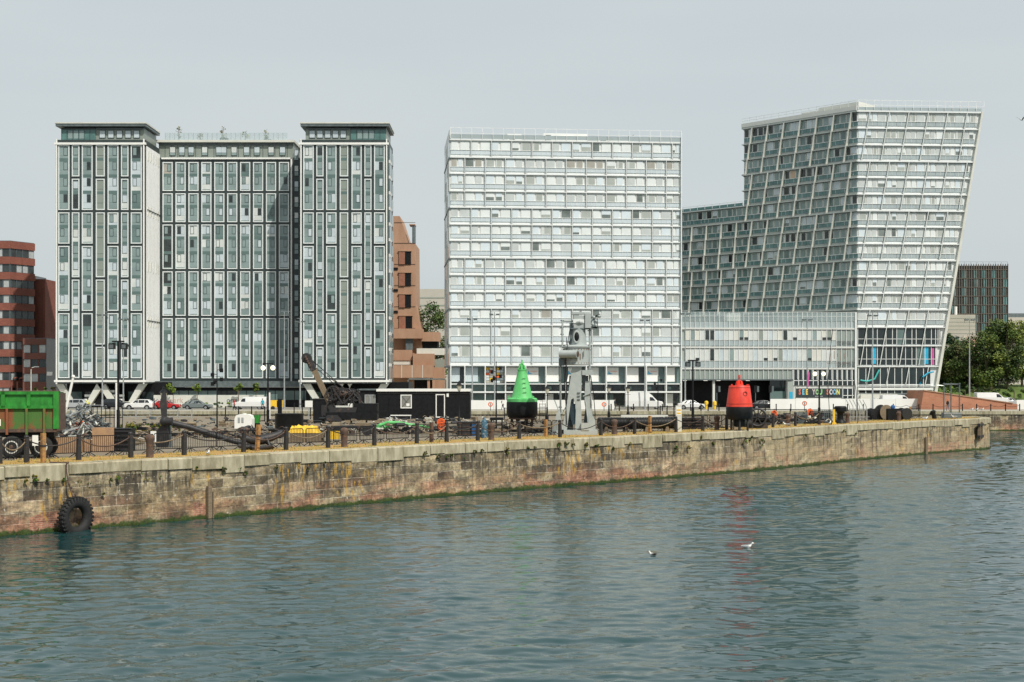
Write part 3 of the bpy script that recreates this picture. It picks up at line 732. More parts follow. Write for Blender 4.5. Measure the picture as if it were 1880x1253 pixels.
for i in range(13):
    z1,z0=Z[i],Z[i+1]; grp=0 if i==0 else (1+(i-1)//3); odd=grp%2==1
    off=U2(853.3 if odd else 864.8)-bayw
    dk=1.0 if i not in (1,) else 1.6
    k=0; u=off
    while u<W2:
        a,b=max(u,.05),min(u+bayw,W2)
        if b-a>.8:
            ws=wB if odd else [(.02,.36),(.46,.92)]
            wt=[10,6,4,1.6,.8,2.4,.15] if i!=1 else [3,2,6,2,.6,4,2.5]
            if i==1 and 5<=k<=7: wt=[0,0,0,2,0,0,9]
            m_=cell(r2,a,b,z0+.22,z1,ws,weights=wt,sp=m_spB); cells.append(((b-a)*(z1-z0)+r2.random()*.01+(i*.02),m_))
        if u>.1: fins.box(u-.04,u+.04,-.24,.1,z0+.2,z1-.02,m_white); fins.box(u+.04,u+.07,-.2,.1,z0+.2,z1-.02,m_greyd)
        u+=bayw; k+=1
fins.box(W2-.05,W2+.1,-.42,.12,0,Z[0]+1.9,m_white)
fins.build('facade_grid',b2); flush(b2,cells)
# left end wall: plain cool panels
mb=MB()
for i in range(13): 
    for k in range(4): mb.box(-.22,-.001,.1+k*4.2,4.25+k*4.2,Z[i+1]+.1,Z[i]-.18 if i in(1,4,7,10) else Z[i]+.09,m_wallw if (i+k)%3 else m_spb)
mb.box(-.22,0,0,17,Z[0],Z[0]+1.6,m_white)
mb.build('end_wall',b2)
# roof rail and plant
def railing(mb,u0,u1,y,z,h,step,m=None,hr=3,w_=.05,T=None):
    m=m or m_white; k=int((u1-u0)/step)
    for i in range(k+1): u=u0+(u1-u0)*i/k; mb.box(u-w_/2,u+w_/2,y-w_/2,y+w_/2,z,z+h,m,T)
    for i in range(hr): zz=z+h*(i+1)/hr-w_; mb.box(u0,u1,y-w_*.45,y+w_*.45,zz,zz+w_,m,T)
mb=MB(); railing(mb,0,W2,-.3,Z[0]+.3,1.75,bayw/2,hr=2,w_=.07); mb.box(0,W2,-.2,-.17,Z[0]+.3,Z[0]+.95,m_spb)
railing(mb,0,17,0,Z[0]+.3,1.75,1.5,hr=2,w_=.07,T=TR(0,0,0,R(90))); mb.build('roof_railing',b2)
mb=MB(); 
for a,b,h in ((936,962,1.5),(1003,1086,1.75),(1106,1165,1.3)): mb.box(U2(a),U2(b),4,9,Z[0],Z[0]+h+.3,m_white2); mb.box(U2(a)+.3,U2(a)+1.2,3.9,4,Z[0]+.5,Z[0]+h,m_greyd)
mb.tube([(U2(1164),5,Z[0]+.3),(U2(1164),5,Z[0]+2.0),(U2(1174),5,Z[0]+2.15)],.06,m_greyd); mb.tube([(U2(934),5,Z[0]),(U2(934),5,Z[0]+2.2)],.05,m_steel)
mb.build('roof_plant',b2)
# shop front base
mb=MB(); zs=Z[-1]
mb.box(.3,W2-.2,1.2,16,0,zs,m_wallw); mb.box(0,W2,-.4,1.2,zs-4.3,zs-4.05,m_white); mb.box(0,W2,-.2,1.2,zs-2.95,zs-2.8,m_white)
k=0; u=U2(853.3)-bayw
while u<W2:
    a=max(u,.05); b=min(u+bayw,W2); 
    mb.box(a-.08,a+.08,-.3,1.2,0,zs,m_white)
    if b-a>1:
        x=940+F*(b2x+a*math.cos(TH))/(D2+a*math.sin(TH))
        if x<868: up,lo=m_pb2,m_pgn
        elif x<920: up,lo=None,m_char
        else: up,lo=m_white2,(m_pd if k%3 else m_pgn)
        mb.box(a+.1,b-.1,1.0,1.18,zs-2.8,zs-.15,m_pd if k%3==0 else m_pgn)
        if up: mb.box(a+.15,a+.66*(b-a),.85,.99,zs-2.5,zs-.2,up)
        if up is m_white2 and k%2==0:
            mb.prism([(a+.35,zs-1.3),(a+.75,zs-1.3),(a+1.2,zs-1.25),(a+.7,zs-1.05),(a+.55,zs-.7)],.8,.84,M('blue_sail_mark',(.12,.42,.62)))
            mb.box(a+.8,a+1.9,.8,.84,zs-.85,zs-.8,m_orange)
        if up is None:
            for q in range(5):
                for s in range(6): mb.box(a+.2+q*.58,a+.72+q*.58,.85,.95,zs-2.7+s*.42,zs-2.34+s*.42,r2.choice([m_orange,m_pb2,m_pb,m_pgn,m_pbe,m_yellow,m_pb2,m_white2]))
        mb.box(a+.1,b-.1,1.0,1.18,zs-4.0,zs-3.0,m_pd if up is m_white2 else m_pgn); mb.box(a+.3,a+1.0,.9,.98,zs-3.8,zs-3.3,m_pgn)
        mb.box(a+.1,b-.1,1.0,1.18,.4,zs-4.4,lo); mb.box(a+.12,a+1.3,.85,.98,.2,2.3,m_wallw if k%2 else m_pgn)
    u+=bayw; k+=1
mb.build('shop_front',b2)
# --- canted tower
D3=236.0; b3x=WX(1574.5,D3)
b3=thing('apartment_block','canted white tower whose right side leans outward with slanted fins and long shaded flank','apartment block',(b3x,D3,LZ),0)
T3=TR(0,0,0,R(4))
def U3(x): return U2(x,b3x,D3,R(4))
rows=[206,237,267.5,297.5,327.7,358,388.5,418,449,479.5,510,540,570,602,636,674,710]
Z3=rows_to_z(rows,D3)
def ur(z):   # right edge u at height z
    zt_,zb_=Z3[0],Z3[-1]; return U3(1716.5)+(U3(1801)-U3(1716.5))*(z-zb_)/(zt_-zb_)
core=MB(T3); core.prism([(0,0.01),(ur(0),.01),(ur(Z3[0]),Z3[0]),(0,Z3[0])],.12,16,m_bw); core.build('wall',b3)
sl=MB(T3); fins=sl; cells=[]; bw3=(U3(1774.6)-U3(1596.4))/5; r3=random.Random(31)
for i,z in enumerate(Z3):
    t=.24 if i in (0,3,6,9,12) else .15
    sl.box(-.15,ur(z)+.1,-.28,.12,z,z+t,m_slab)
    if i in (3,6,9,12): sl.box(0,ur(z),-.05,.12,z-.1,z-.001,m_pgn)  # thin dark band drawn in as the shadow line below the slab
for i in range(15):
    z1,z0=Z3[i],Z3[i+1]; u=0.02; U=ur(z0)
    shop=i>=13
    while u<U-.4:
        b=min(u+bw3,U-.15)
        if shop:
            m_=MB(T3); h=z1-z0; m_.box(u+.05,b-.05,.02,.11,z0+.35,z1-.1,m_glassd); m_.box(u,b,-.05,.02,z0+.34+.27*h,z0+.42+.27*h,m_white)
            for q in (0,.45,.78): m_.box(u+q*(b-u)-.05,u+q*(b-u)+.05,-.05,.02,z0+.3,z1,m_white)
            if r3.random()<.5: m_.box(u+.1,u+.42*(b-u),-.01,.015,z0+.3,z1-.15,r3.choice([m_pgn,m_pg,m_pgn]))
        else:
            m_=cell(r3,u,b,z0+.22,z1,[(.04,.42),(.46,.70),(.74,.97)] if i%2 else [(.03,.44),(.5,.72),(.76,.98)],wins=T3,weights=[3,3,8,3,.5,6.0,0] if i not in (4,7,9) else [9,7,4,1,.4,2,0])
        cells.append(((b-u)*(z1-z0)*(1.2 if shop else 1),m_)); u+=bw3
lean=(U3(1596.4)-U3(1580.8))
def slant_fin(mb,ut,z1,z0,ln,y0,y1,w_,m,T=None):
    mb.prism([(ut-ln-w_/2,z0),(ut-ln+w_/2,z0),(ut+w_/2,z1),(ut-w_/2,z1)],y0,y1,m,T)
for g in range(6):
    i0=g*3; i1=min(i0+3,16); z1,z0=Z3[i0],Z3[i1]; ln=lean*(z1-z0)/(Z3[0]-Z3[3])
    for k in range(8):
        u=U3(1596.4)+(k)*bw3
        if u-ln<ur(z0)-.3 and u<ur(z1)+.1: slant_fin(fins,u,z1-.03,z0+.3,ln,-.3,-.1,.09,m_white); slant_fin(fins,u+.08,z1-.03,z0+.3,ln,-.26,.05,.05,m_olive)
fins.prism([(ur(0)-.02,0),(ur(0)+.45,0),(ur(Z3[0])+.3,Z3[0]+.3),(ur(Z3[0])-.02,Z3[0]+.3)],-.42,3.0,m_offw)
sl.build('facade_grid',b3)
flush(b3,cells)
mb=MB(T3); railing(mb,0,ur(Z3[0])+.4,-.3,Z3[0]+.36,1.6,bw3/2.5,hr=2,w_=.07); mb.box(0,ur(Z3[0]),-.2,-.17,Z3[0]+.3,Z3[0]+.8,m_spb)
mb.build('roof_railing',b3)
# coloured banners and ground level
mb=MB(T3); m_cy=M('cyan_banner',(.02,.38,.6)); m_mag=M('pink_banner',(.6,.1,.35))
for x in (1604,1700): mb.box(U3(x)-.4,U3(x)+.4,-.02,.0,Z3[15]+.5,Z3[14]-.1,m_cy)
mb.box(U3(1713)-.15,U3(1713)+.15,-.02,0,Z3[15]+.4,Z3[14]-.3,m_mag)
mb.tube([(U3(1578),-.5,Z3[15]-2.2),(U3(1590),-.5,Z3[15]-2.4),(U3(1604),-.5,Z3[15]-2.0),(U3(1612),-.5,Z3[15]-.5)],.14,M('teal_ribbon',(.05,.45,.42)))
mb.tube([(U3(1687),-.5,Z3[15]-2.9),(U3(1692),-.5,Z3[15]-1.7),(U3(1702),-.5,Z3[15]-1.0),(U3(1712),-.5,Z3[15]-.8)],.14,m_cy)
mb.box(U3(1579),U3(1640),-.35,.0,.1,2.2,m_offw); mb.box(U3(1648),U3(1672),-.06,0,.1,2.2,m_pd); mb.box(U3(1676),U3(1690),-.06,0,.1,2.2,m_pd)
for q in range(10): u=.1+q*(ur(0)-.3)/10; mb.box(u,u+.1,-.08,.0,2.3,Z3[15]-.1,m_white); mb.box(u+.1,u+.1+(ur(0)-.3)/10-.1,-.02,.01,2.4,Z3[15]-.2,m_glassd)
mb.box(0,ur(0),-.1,0,3.7,3.85,m_white); mb.box(0,ur(0)+.2,-.3,.1,Z3[16]-.6,Z3[16]-.2,m_white)
mb.build('shop_front',b3)
BR.clear(); m_flw=M('flank_wall_shaded',(.42,.45,.43),.6,var=.05); m_flp=M('flank_pane_shaded',(.20,.27,.255),.12,var=.2,scale=.4)  # flank wall and panes darkened, shade of this side put into the colour
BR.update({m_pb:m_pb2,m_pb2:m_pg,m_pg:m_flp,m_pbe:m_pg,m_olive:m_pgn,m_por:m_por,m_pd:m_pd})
# shaded flank at 45 degrees
AF=R(-46); LF=47.0
E=Vector((-math.cos(AF)*LF,-math.sin(AF)*LF,0)); TF=Matrix.Translation(E)@Matrix.Rotation(AF,4,'Z')
ZW=Z3[5]; um=LF-23.3
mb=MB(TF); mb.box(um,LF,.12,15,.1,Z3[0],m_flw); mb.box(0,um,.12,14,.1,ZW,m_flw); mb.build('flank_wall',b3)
m_flsp=M('flank_spandrel_shaded',(.11,.21,.21),.12,var=.2,scale=.3)  # darker spandrel copy, flank shade held in its colour
sl=MB(TF); fins=sl; cells=[]; rf=random.Random(77); bwf=3.37
for i in range(13):
    z=Z3[i]; a=um if i<5 else 0
    sl.box(a-.15,LF,-.4,.12,z,z+(.26 if i in (0,3,6,9,12) else .14),m_flw); sl.box(a,LF,-.12,.12,z-.12,z-.001,m_greyd)  # dark band below every flank slab paints in its shadow
    if i<12:
        u=LF
        while u>a+.5:
            u0=max(u-bwf,a+.1)
            p=rf.random(); wt=[5,2,8,5,4.2,3,.1] if u>14 else [3,1,5,4,4.5,5,.3]
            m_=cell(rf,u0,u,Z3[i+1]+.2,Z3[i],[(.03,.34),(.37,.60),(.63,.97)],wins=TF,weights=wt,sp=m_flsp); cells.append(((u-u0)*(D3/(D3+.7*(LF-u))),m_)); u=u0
for g in range(4):
    for k in range(15):
        u=LF-.97-k*bwf; i0=g*3
        if u<1: continue
        z1,z0=Z3[i0],Z3[i0+3]
        if u<um:
            if g==0: continue
            if g==1: z1,u=Z3[6]-.0,u; continue
        slant_fin(fins,u,z1-.02,z0+.1,1.55 if u>um else .9,-.5,.1,.15,m_offw)
sl.build('flank_grid',b3)
cells.sort(key=lambda q:-q[0]); rest=MB()
for s,m_ in cells: rest.merge(m_)
tag(rest.build('flank_windows',b3),kind='stuff'); BR.clear()
mb=MB(TF); mb.box(um-.2,LF,-.42,.1,Z3[0]+.3,Z3[0]+1.0,m_wallw); railing(mb,um,LF,-.35,Z3[0]+1.0,.9,1.5,hr=2,w_=.06); mb.build('roof_parapet',b3); mb=MB(TF); railing(mb,0,um,-.3,ZW+.3,.75,1.6,hr=1,w_=.06); mb.box(0,um,-.2,-.16,ZW+.2,ZW+.75,m_flsp)
mb.build('wing_railing',b3)
mb=MB(TF)
for a,b,h in ((um+9.5,um+13,2.2),(um+13.01,um+21,2.6)): mb.box(a,b,4,9,Z3[0],Z3[0]+h,m_offw)
mb.build('roof_plant',b3)
# --- low podium block between
D4=232.5; p0=WX(1249,D4)
b4=thing('podium_building','low gridded glass podium block over a dark covered roadway beside the canted tower','podium building',(p0,D4,LZ),R(3))
def U4(x): return U2(x,p0,D4,R(3))
def z4(y): return WZc(y,D4)-LZ
W4=U4(1570); m_pod=M('podium_panel',(.36,.40,.375),.35,var=.05,scale=.3); m_podr=M('ribbed_panel',(.27,.315,.29),.45,var=.05,scale=.3)
mb=MB(); mb.box(0,W4,.1,6,z4(697),z4(590),m_pod); mb.box(U4(1445),W4,.1,6,0,z4(697),m_wallw); mb.box(-.05,W4,.0,.12,z4(697),z4(679),m_podr)
mb.box(0,W4,6,12,z4(697),z4(600),m_pod)
for y0 in (603.5,638,677): mb.box(0,W4,-.2,.1,z4(y0)-.14,z4(y0)+.14,m_wallw)
for y0,y1 in ((602,591),(635,626),(675,664)): mb.box(0,W4,-.02,.1,z4(y0),z4(y1),m_spb)
mb.box(U4(1536),W4,-.02,.1,z4(675),z4(606),m_podr)
mb.build('wall',b4)
mb=MB(); 
for x in np.arange(1249,1571,8.95): mb.box(U4(x)-.035,U4(x)+.035,-.14,.0,z4(697),z4(573),m_white)
mb.box(0,W4,-.1,-.04,z4(573.5),z4(573),m_white); mb.box(0,W4,-.1,-.04,z4(581),z4(580.5),m_white); mb.box(0,W4,-.07,-.05,z4(590),z4(573.5),m_clear)
mb.box(-.1,.15,-.3,.1,0,z4(573),m_white); mb.box(W4-.1,W4+.2,-.3,.1,0,z4(573),m_white)
mb.build('glazing_bars',b4); r4=random.Random(5)
for row,(y0,y1) in enumerate(((625,606.5),(663,641))):
    for k,x in enumerate(np.arange(1258,1532,8.95)):
        w_=r4.choices([m_pb,m_pb2,m_offw,m_pg,m_pd,m_olive],[7,4,3,2,1.1,1])[0]
        m_=MB(); m_.box(U4(x)+.04,U4(x+8.95)-.04,-.03,.08,z4(y0),z4(y1),m_white2); m_.box(U4(x)+.09,U4(x+8.95)-.09,-.045,-.031,z4(y0)+.06,z4(y1)-.06,w_)
        if r4.random()<.15: m_.box(U4(x)+.09,U4(x+8.95)-.09,-.055,-.046,z4(y0)+.06,z4(y0)+.5,m_pd)
        m_.build('window',b4)
mb=MB()
for (a,b,y0,y1) in ((1457,1570,708,678.5),(1547,1570,732,714)):
    mb.box(U4(a),U4(b)-.2,-.06,.02,z4(y0),z4(y1),m_glassd)
    x=a
    while x<b: mb.box(U4(x)-.06,U4(x)+.06,-.12,-.06,z4(y0),z4(y1),m_white); x+=8.95
    mb.box(U4(a),U4(b)-.2,-.12,-.06,z4((y0*.7+y1*.3))-.05,z4((y0*.7+y1*.3))+.05,m_white)
mb.build('hall_glazing',b4)
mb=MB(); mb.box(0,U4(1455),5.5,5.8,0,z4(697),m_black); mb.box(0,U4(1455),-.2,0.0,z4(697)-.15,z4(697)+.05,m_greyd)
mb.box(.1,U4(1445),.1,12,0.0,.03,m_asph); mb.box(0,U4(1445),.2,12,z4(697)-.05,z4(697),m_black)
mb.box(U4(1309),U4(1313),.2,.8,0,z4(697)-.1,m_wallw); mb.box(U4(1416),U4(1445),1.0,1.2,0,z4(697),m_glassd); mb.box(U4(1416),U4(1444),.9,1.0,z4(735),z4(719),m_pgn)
for x in (1256,1294,1318,1372): mb.box(U4(x),U4(x+7),1,1.15,z4(699.5),z4(698.7),M('ceiling_lamp',(.9,.9,.8),emit=((1,.97,.85),.9)))
mb.box(U4(1446),U4(1457),-.05,.1,0,z4(700),m_pod); mb.box(U4(1449),U4(1455),-.1,-.05,.5,2.6,m_cy)
mb.build('undercroft',b4)
mb=MB(); mb.box(U4(1340),U4(1364),2,4,z4(590),z4(574.5),m_wallw)
for k in range(6): mb.box(U4(1340),U4(1364),1.95,2,z4(589)+k*.22,z4(589)+.1+k*.22,m_offw)
mb.build('roof_plant',b4)
# lettered banner
D=222.5; a,b=WX(1461,D),WX(1546,D)
bn=thing('banner','black banner reading SEE YOU SOON in coloured letters on two posts','banner',((a+b)/2,D,LZ)); W=b-a; z0,z1=WZc(731,D)-LZ,WZc(713.5,D)-LZ
mb=MB(); mb.box(-W/2,W/2,-.02,.02,z0,z1,m_char); mb.build('cloth',bn)
for s in (-1,1): mb=MB(); mb.box(s*(W/2+.05)-.06,s*(W/2+.05)+.06,-.06,.06,0,z1+.2,m_steel); mb.build('post',bn)
lc=dict(S=(.8,.2,.15),E=(.2,.6,.75),Y=(.65,.6,.6),O=(.75,.75,.7),U=(.35,.7,.25),N=(.75,.7,.2))
seq='SEE YOU SOON'; cols=[(.8,.17,.12),(.2,.6,.75),(.85,.6,.12),None,(.6,.5,.5),(.35,.6,.3),(.35,.75,.3),None,(.8,.25,.15),(.75,.75,.75),(.15,.45,.7),(.75,.7,.15)]
mb=MB(); x=-W/2+.35; adv=(W-.7)/12
for ch,c in zip(seq,cols):
    if c: mb.text(ch,1.15,M('letter_'+ch.lower(),c,.6,emit=None),TR(x+adv*.5,-.03,z0+(z1-z0)*.6)@Matrix.Diagonal((.6,1,1,1)),bold=.05)
    x+=adv*(1 if c else 1.0)
for k in range(9): mb.box(-.6+k*.14,-.52+k*.14,-.03,-.02,z0+.22,z0+.32,m_pb)
mb.build('lettering',bn)
# ============================================================ red brick offices, far left
m_band=M('brick_band_window_grey',(.09,.11,.12),.3,var=.2,scale=.5); m_winl=M('office_blind',(.42,.45,.45),.25)
Dq=250.0
bq=thing('office_building','stepped red brick office building with grey window bands at the left edge','office building',(WX(20,Dq),Dq,LZ))
def XQ(x,D=Dq): return WX(x,D)-WX(20,Dq)
def ZQ(y,D=Dq): return WZc(y,D)-LZ
rq=random.Random(3); wins=[]
def bandblock(T,w_,ztop,rowh,n,bm,first=1.35,wh=1.45,dep=6,light=.6,name='wall'):
    mb=MB(T); mb.box(0,w_,.25,dep,0,ztop,m_band); z=ztop
    for i in range(n+1):
        zb=z-(rowh-wh) if i<n else 0
        mb.box(-.02,w_+.02,0,.26 if i<n else .26,max(zb,0),z,bm)
        if i<n:
            k=max(1,int(w_/1.15))
            for q in range(k):
                a=q*w_/k; m_=MB(T); m_.box(a+.12,a+w_/k-.12,.2,.25,zb-wh+.06,zb-.06,m_winl if rq.random()<light else m_pd); m_.box(a-.04,a+.08,.1,.25,zb-wh,zb,bm if w_<5 else m_band)
                wins.append((wh*w_/k,m_))
        z=zb-wh
        if z<1.5: break
    mb.box(0,w_,.25,dep,ztop,ztop+.12,m_greyd); mb.build(name,bq)
T=TR(XQ(-40),0,0); bandblock(T,XQ(19.5)-XQ(-40),ZQ(443),2.72,10,m_brick)
e=XQ(19.5); bandblock(TR(e,0,0,R(62)),5.6,ZQ(443),2.72,10,m_brick,light=.4)
Db=258; bandblock(TR(XQ(42,Db),8,0),XQ(65,Db)-XQ(42,Db),ZQ(508,Db),2.35,5,m_brick,light=.25)
mb=MB(TR(0,8,0)); mb.box(XQ(64,Db),XQ(84,Db),-.3,8,0,ZQ(513,Db),m_brick); mb.box(XQ(78,Db),XQ(79,Db),-.34,-.3,0,ZQ(513,Db),m_brickd); mb.build('stair_tower',bq)
bandblock(TR(XQ(42,246),-4,0),XQ(84,246)-XQ(42,246),ZQ(622,246),2.5,3,m_brickd,light=.2,dep=9)
Dc=266; bandblock(TR(XQ(84,Dc),16,0),XQ(106,Dc)-XQ(84,Dc),ZQ(538,Dc),2.4,8,m_brick,light=0,wh=1.4)
wins.sort(key=lambda q:-q[0]); rest=MB()
for i,(s,m_) in enumerate(wins):
    if i<100: m_.build('window',bq)
    else: rest.merge(m_)
if rest.v: tag(rest.build('windows',bq),kind='stuff')
mb=MB()
for x in (24,35): mb.tube([(XQ(x),-.8,0),(XQ(x),-.8,4.2),(XQ(x)+.35,-.7,4.8),(XQ(x)+.9,-.5,5.0)],.14,m_brick,8)
mb.build('red_pipe_column',bq)
mb=MB(); mb.box(XQ(86,240),XQ(96,240),-10,-9.7,ZQ(690,240),ZQ(683,240),m_white2); mb.build('sign',bq)
# ============================================================ terracotta concrete building
Dt=292.0; tx=WX(723,Dt)
bt=thing('concrete_building','terracotta brown concrete office building with deep square recesses stepping down to terraces','office building',(tx,Dt,LZ))
def XT(x): return WX(x,Dt)-tx
def ZT(y): return WZc(y,Dt)-LZ
mb=MB(); P_=[(XT(x),ZT(y)) for x,y in ((715,745),(715,396),(733,396),(749,446),(762,447),(763,560),(772,604),(775,640),(760,672),(760,745))][::-1]
mb.prism(P_,1,14,m_terra); 
for y in (408,446,485,524,563,603): mb.box(0,XT(762),.93,1,ZT(y)-.05,ZT(y)+.05,m_rust)
mb.build('wall',bt)
for k in range(4):
    y=461+k*39.7; mb=MB(); a,b=XT(732),XT(754+(2 if k==3 else 0)); mb.box(a,b,.8,1.02,ZT(y+24),ZT(y),m_black); mb.box(a,a+(b-a)*.5,.7,.82,ZT(y+24),ZT(y),M('recess_terra_shaded',(.28,.12,.075),.85)); mb.box(a-.15,b+.15,.6,1.02,ZT(y)-.02,ZT(y)+.2,m_terra)  # black panel and darker terracotta paint the shade of the recess
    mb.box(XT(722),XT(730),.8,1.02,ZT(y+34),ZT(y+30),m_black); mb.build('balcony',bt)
mb=MB(); mb.box(XT(756),XT(761),.9,4,ZT(446),ZT(413),m_greyd); mb.box(XT(751),XT(761.5),.7,4.4,ZT(413),ZT(411),m_terra); mb.build('stair_head',bt)
mb=MB()
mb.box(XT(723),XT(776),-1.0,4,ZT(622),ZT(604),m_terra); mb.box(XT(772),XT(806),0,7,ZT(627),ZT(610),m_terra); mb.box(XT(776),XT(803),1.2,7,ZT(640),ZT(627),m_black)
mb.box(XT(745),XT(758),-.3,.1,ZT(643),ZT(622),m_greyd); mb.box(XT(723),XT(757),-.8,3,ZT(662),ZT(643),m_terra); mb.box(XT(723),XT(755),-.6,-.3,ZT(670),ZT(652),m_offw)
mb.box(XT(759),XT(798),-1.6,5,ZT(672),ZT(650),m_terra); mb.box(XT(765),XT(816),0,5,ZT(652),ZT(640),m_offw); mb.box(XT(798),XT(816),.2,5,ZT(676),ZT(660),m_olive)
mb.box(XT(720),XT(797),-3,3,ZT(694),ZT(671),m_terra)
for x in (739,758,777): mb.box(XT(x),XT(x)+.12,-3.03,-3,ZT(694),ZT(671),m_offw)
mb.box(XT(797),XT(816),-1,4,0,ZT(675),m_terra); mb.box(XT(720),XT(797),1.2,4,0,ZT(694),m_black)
for x in (786,795): mb.box(XT(x),XT(x)+.5,-2.5,-1.9,0,ZT(694),m_terra)
mb.build('terraces',bt)
# pale pipe frame beside the terrace
mb=MB(); D=240; mb.tube([(WX(749,D),0,0),(WX(749,D),0,WZc(698,D)-LZ),(WX(751,D),0,WZc(696.5,D)-LZ),(WX(816,D),0,WZc(696.5,D)-LZ),(WX(818,D),0,WZc(698,D)-LZ),(WX(818,D),0,0)],.13,m_offw,8)
tag(mb.build('pipe_frame',loc=(0,D,LZ)),'pale bent pipe frame standing before the terracotta building','pipe frame')
# far pale building behind the tree gap
D=420; mb=MB(); mb.box(WX(768,D),WX(830,D),0,30,0,WZc(531,D)-LZ,M('far_stone',(.42,.40,.35),.9,var=.06,scale=.1)); 
for k in range(5): mb.box(WX(768,D),WX(830,D),-.1,0,WZc(548+k*14,D)-LZ,WZc(546+k*14,D)-LZ,m_olive)
tag(mb.build('pale_building',loc=(0,D,LZ)),'distant pale stone building seen between terracotta and white blocks','building')
# ============================================================ right background
D=330.0; mdk=M('bronze_cladding',(.085,.08,.07),.5,var=.2,scale=.4); m_teal=M('teal_window',(.13,.25,.25),.15,var=.3,scale=.5)
bb=thing('dark_tower','dark bronze ribbed tower block with teal window strips behind the trees','tower block',(WX(1748,D),D,LZ))
mb=MB(); W=WX(1850,D)-WX(1738,D); x0=WX(1738,D)-WX(1748,D); H=WZc(488,D)-LZ; mb.box(x0,x0+W,0,16,0,H,mdk); mb.build('wall',bb)
mb=MB(); 
for k in range(26): mb.box(x0+k*W/25-.06,x0+k*W/25+.06,-.3,0,5,H+.4,M('bronze_fin',(.13,.11,.09),.5) if k==0 else bpy.data.materials['bronze_fin'])
for k in range(11): mb.box(x0,x0+W,-.2,0,H-1.0-k*2.05,H-.85-k*2.05,bpy.data.materials['bronze_fin'])
mb.build('ribs',bb)
rb=random.Random(2)
for k in range(10):
    for q,c in enumerate((.13,.30,.48,.62,.78,.95)):
        m_=MB(); u=x0+W*c+(.15 if k%2 else -.1); m_.box(u-.5,u+.35,-.12,-.01,H-2.9-k*2.05,H-1.15-k*2.05,m_teal); m_.box(u-.1,u,-.16,-.12,H-2.9-k*2.05,H-1.15-k*2.05,m_fd); m_.build('window',bb)
mb=MB(); railing(mb,x0,x0+W,.2,H,.9,1.4,m=m_greyd,hr=1); mb.build('roof_railing',bb)
D=295.0; mst=M('light_stone',(.46,.43,.37),.9,var=.06,scale=.2)
bl=thing('light_stone_building','windowless pale stone block with white flue and mural wall before the dark tower','building',(WX(1735,D),D,LZ))
X=lambda x:WX(x,D)-WX(1735,D); Zz=lambda y:WZc(y,D)-LZ
mb=MB(); mb.box(X(1728),X(1791),0,12,0,Zz(578),mst)
for k in range(7): mb.box(X(1728),X(1791),-.03,0,Zz(585+k*7),Zz(584.4+k*7),m_olive)
mb.box(X(1755),X(1760),-.2,0,Zz(630),Zz(618),m_greyd); mb.build('wall',bl)
mb=MB(); mb.tube([(X(1763),3,Zz(578)),(X(1763),3,Zz(562))],.3,m_white2,8); mb.build('flue',bl)
mb=MB(); mb.prism([(X(1760),0),(X(1816),0),(X(1816),Zz(618)),(X(1765),Zz(617))],-1.4,-1,M('mural',(.5,.25,.2),.8,c2=(.6,.55,.48),scale=.5,thr=.5,wid=.15)); mb.build('mural_wall',bl)
D=380; mb=MB(); mb.box(WX(1838,D),WX(1960,D),0,20,0,WZc(583,D)-LZ,mst); mb.box(WX(1850,D),WX(1960,D),2,18,WZc(583,D)-LZ,WZc(575,D)-LZ,m_greyd)
tag(mb.build('far_block',loc=(0,D,LZ)),'distant stone block with dark roof at the right edge behind the trees','building')
# grass bank
m_lawn=M('lawn',(.06,.10,.018),.95,c2=(.12,.18,.03),scale=.3,wid=.5,bump=.5)
mb=MB(); nx,ny=26,12; vs=[]; rg=random.Random(6)
for i in range(nx+1):
    for j in range(ny+1):
        x=62+i*4.0; y=229.5+j*5; h=3.6*min(1,j/5)*(1 if i<13 else .75)*(min(1,i/1.5))+rg.uniform(-.1,.1); vs.append((x,y,LZ+.01+max(0,h)))
mb.add(vs,[(i*(ny+1)+j,(i+1)*(ny+1)+j,(i+1)*(ny+1)+j+1,i*(ny+1)+j+1) for i in range(nx) for j in range(ny)],m_lawn,True)
tag(mb.build('grass_bank'),kind='structure')
# ============================================================ trees
m_t1=M('foliage_dark',(.045,.075,.02),.8); m_t2=M('foliage_mid',(.095,.145,.03),.8); m_t3=M('foliage_yellow_green',(.18,.22,.04),.8); m_t4=M('foliage_brown_green',(.11,.11,.04),.8)
def tree(name,label,x,y,D,h,rad,cols,seed,n=5200,leaf=.2,z=LZ,low=.3,group=None,clumps=30,tr=.22):
    t=thing(name,label,'tree',(x,D,z),0,group); r=random.Random(seed)
    tk=MB(); lean=r.uniform(-.4,.4); tk.tube([(0,0,0),(lean*.3,0,h*.3),(lean,0,h*.62),(lean*1.1,.1,h*.85)],[tr,tr*.8,tr*.45,tr*.15],m_bark,8)
    for k in range(8):
        a=r.uniform(0,6.28); z0=h*r.uniform(.22,.6); rr_=rad*r.uniform(.5,.85); p=(lean*z0/h,0,z0); q=(p[0]+math.cos(a)*rr_*.5,math.sin(a)*rr_*.5,z0+h*.1); e_=(p[0]+math.cos(a)*rr_,math.sin(a)*rr_,z0+h*.22)
        tk.tube([p,q,e_],[tr*.4,tr*.25,tr*.08],m_bark,5)
    tk.build('trunk',t)
    c=MB(); hh=h*(1-low); crown(c,(lean*.6,0,h*low+hh*.5),(rad,rad*.85,hh*.55),n,leaf,cols,r,clumps); c.build('crown',t); return t
tree('broadleaf_tree','dense green tree filling the gap between terracotta building and white block',WX(788,300),0,300,22.2,5.6,[m_t1,m_t2,m_t2,m_leaf],1,8000,.24,clumps=30,low=.1)
TG='trees on the bank beyond the canted tower'
zb=2.6
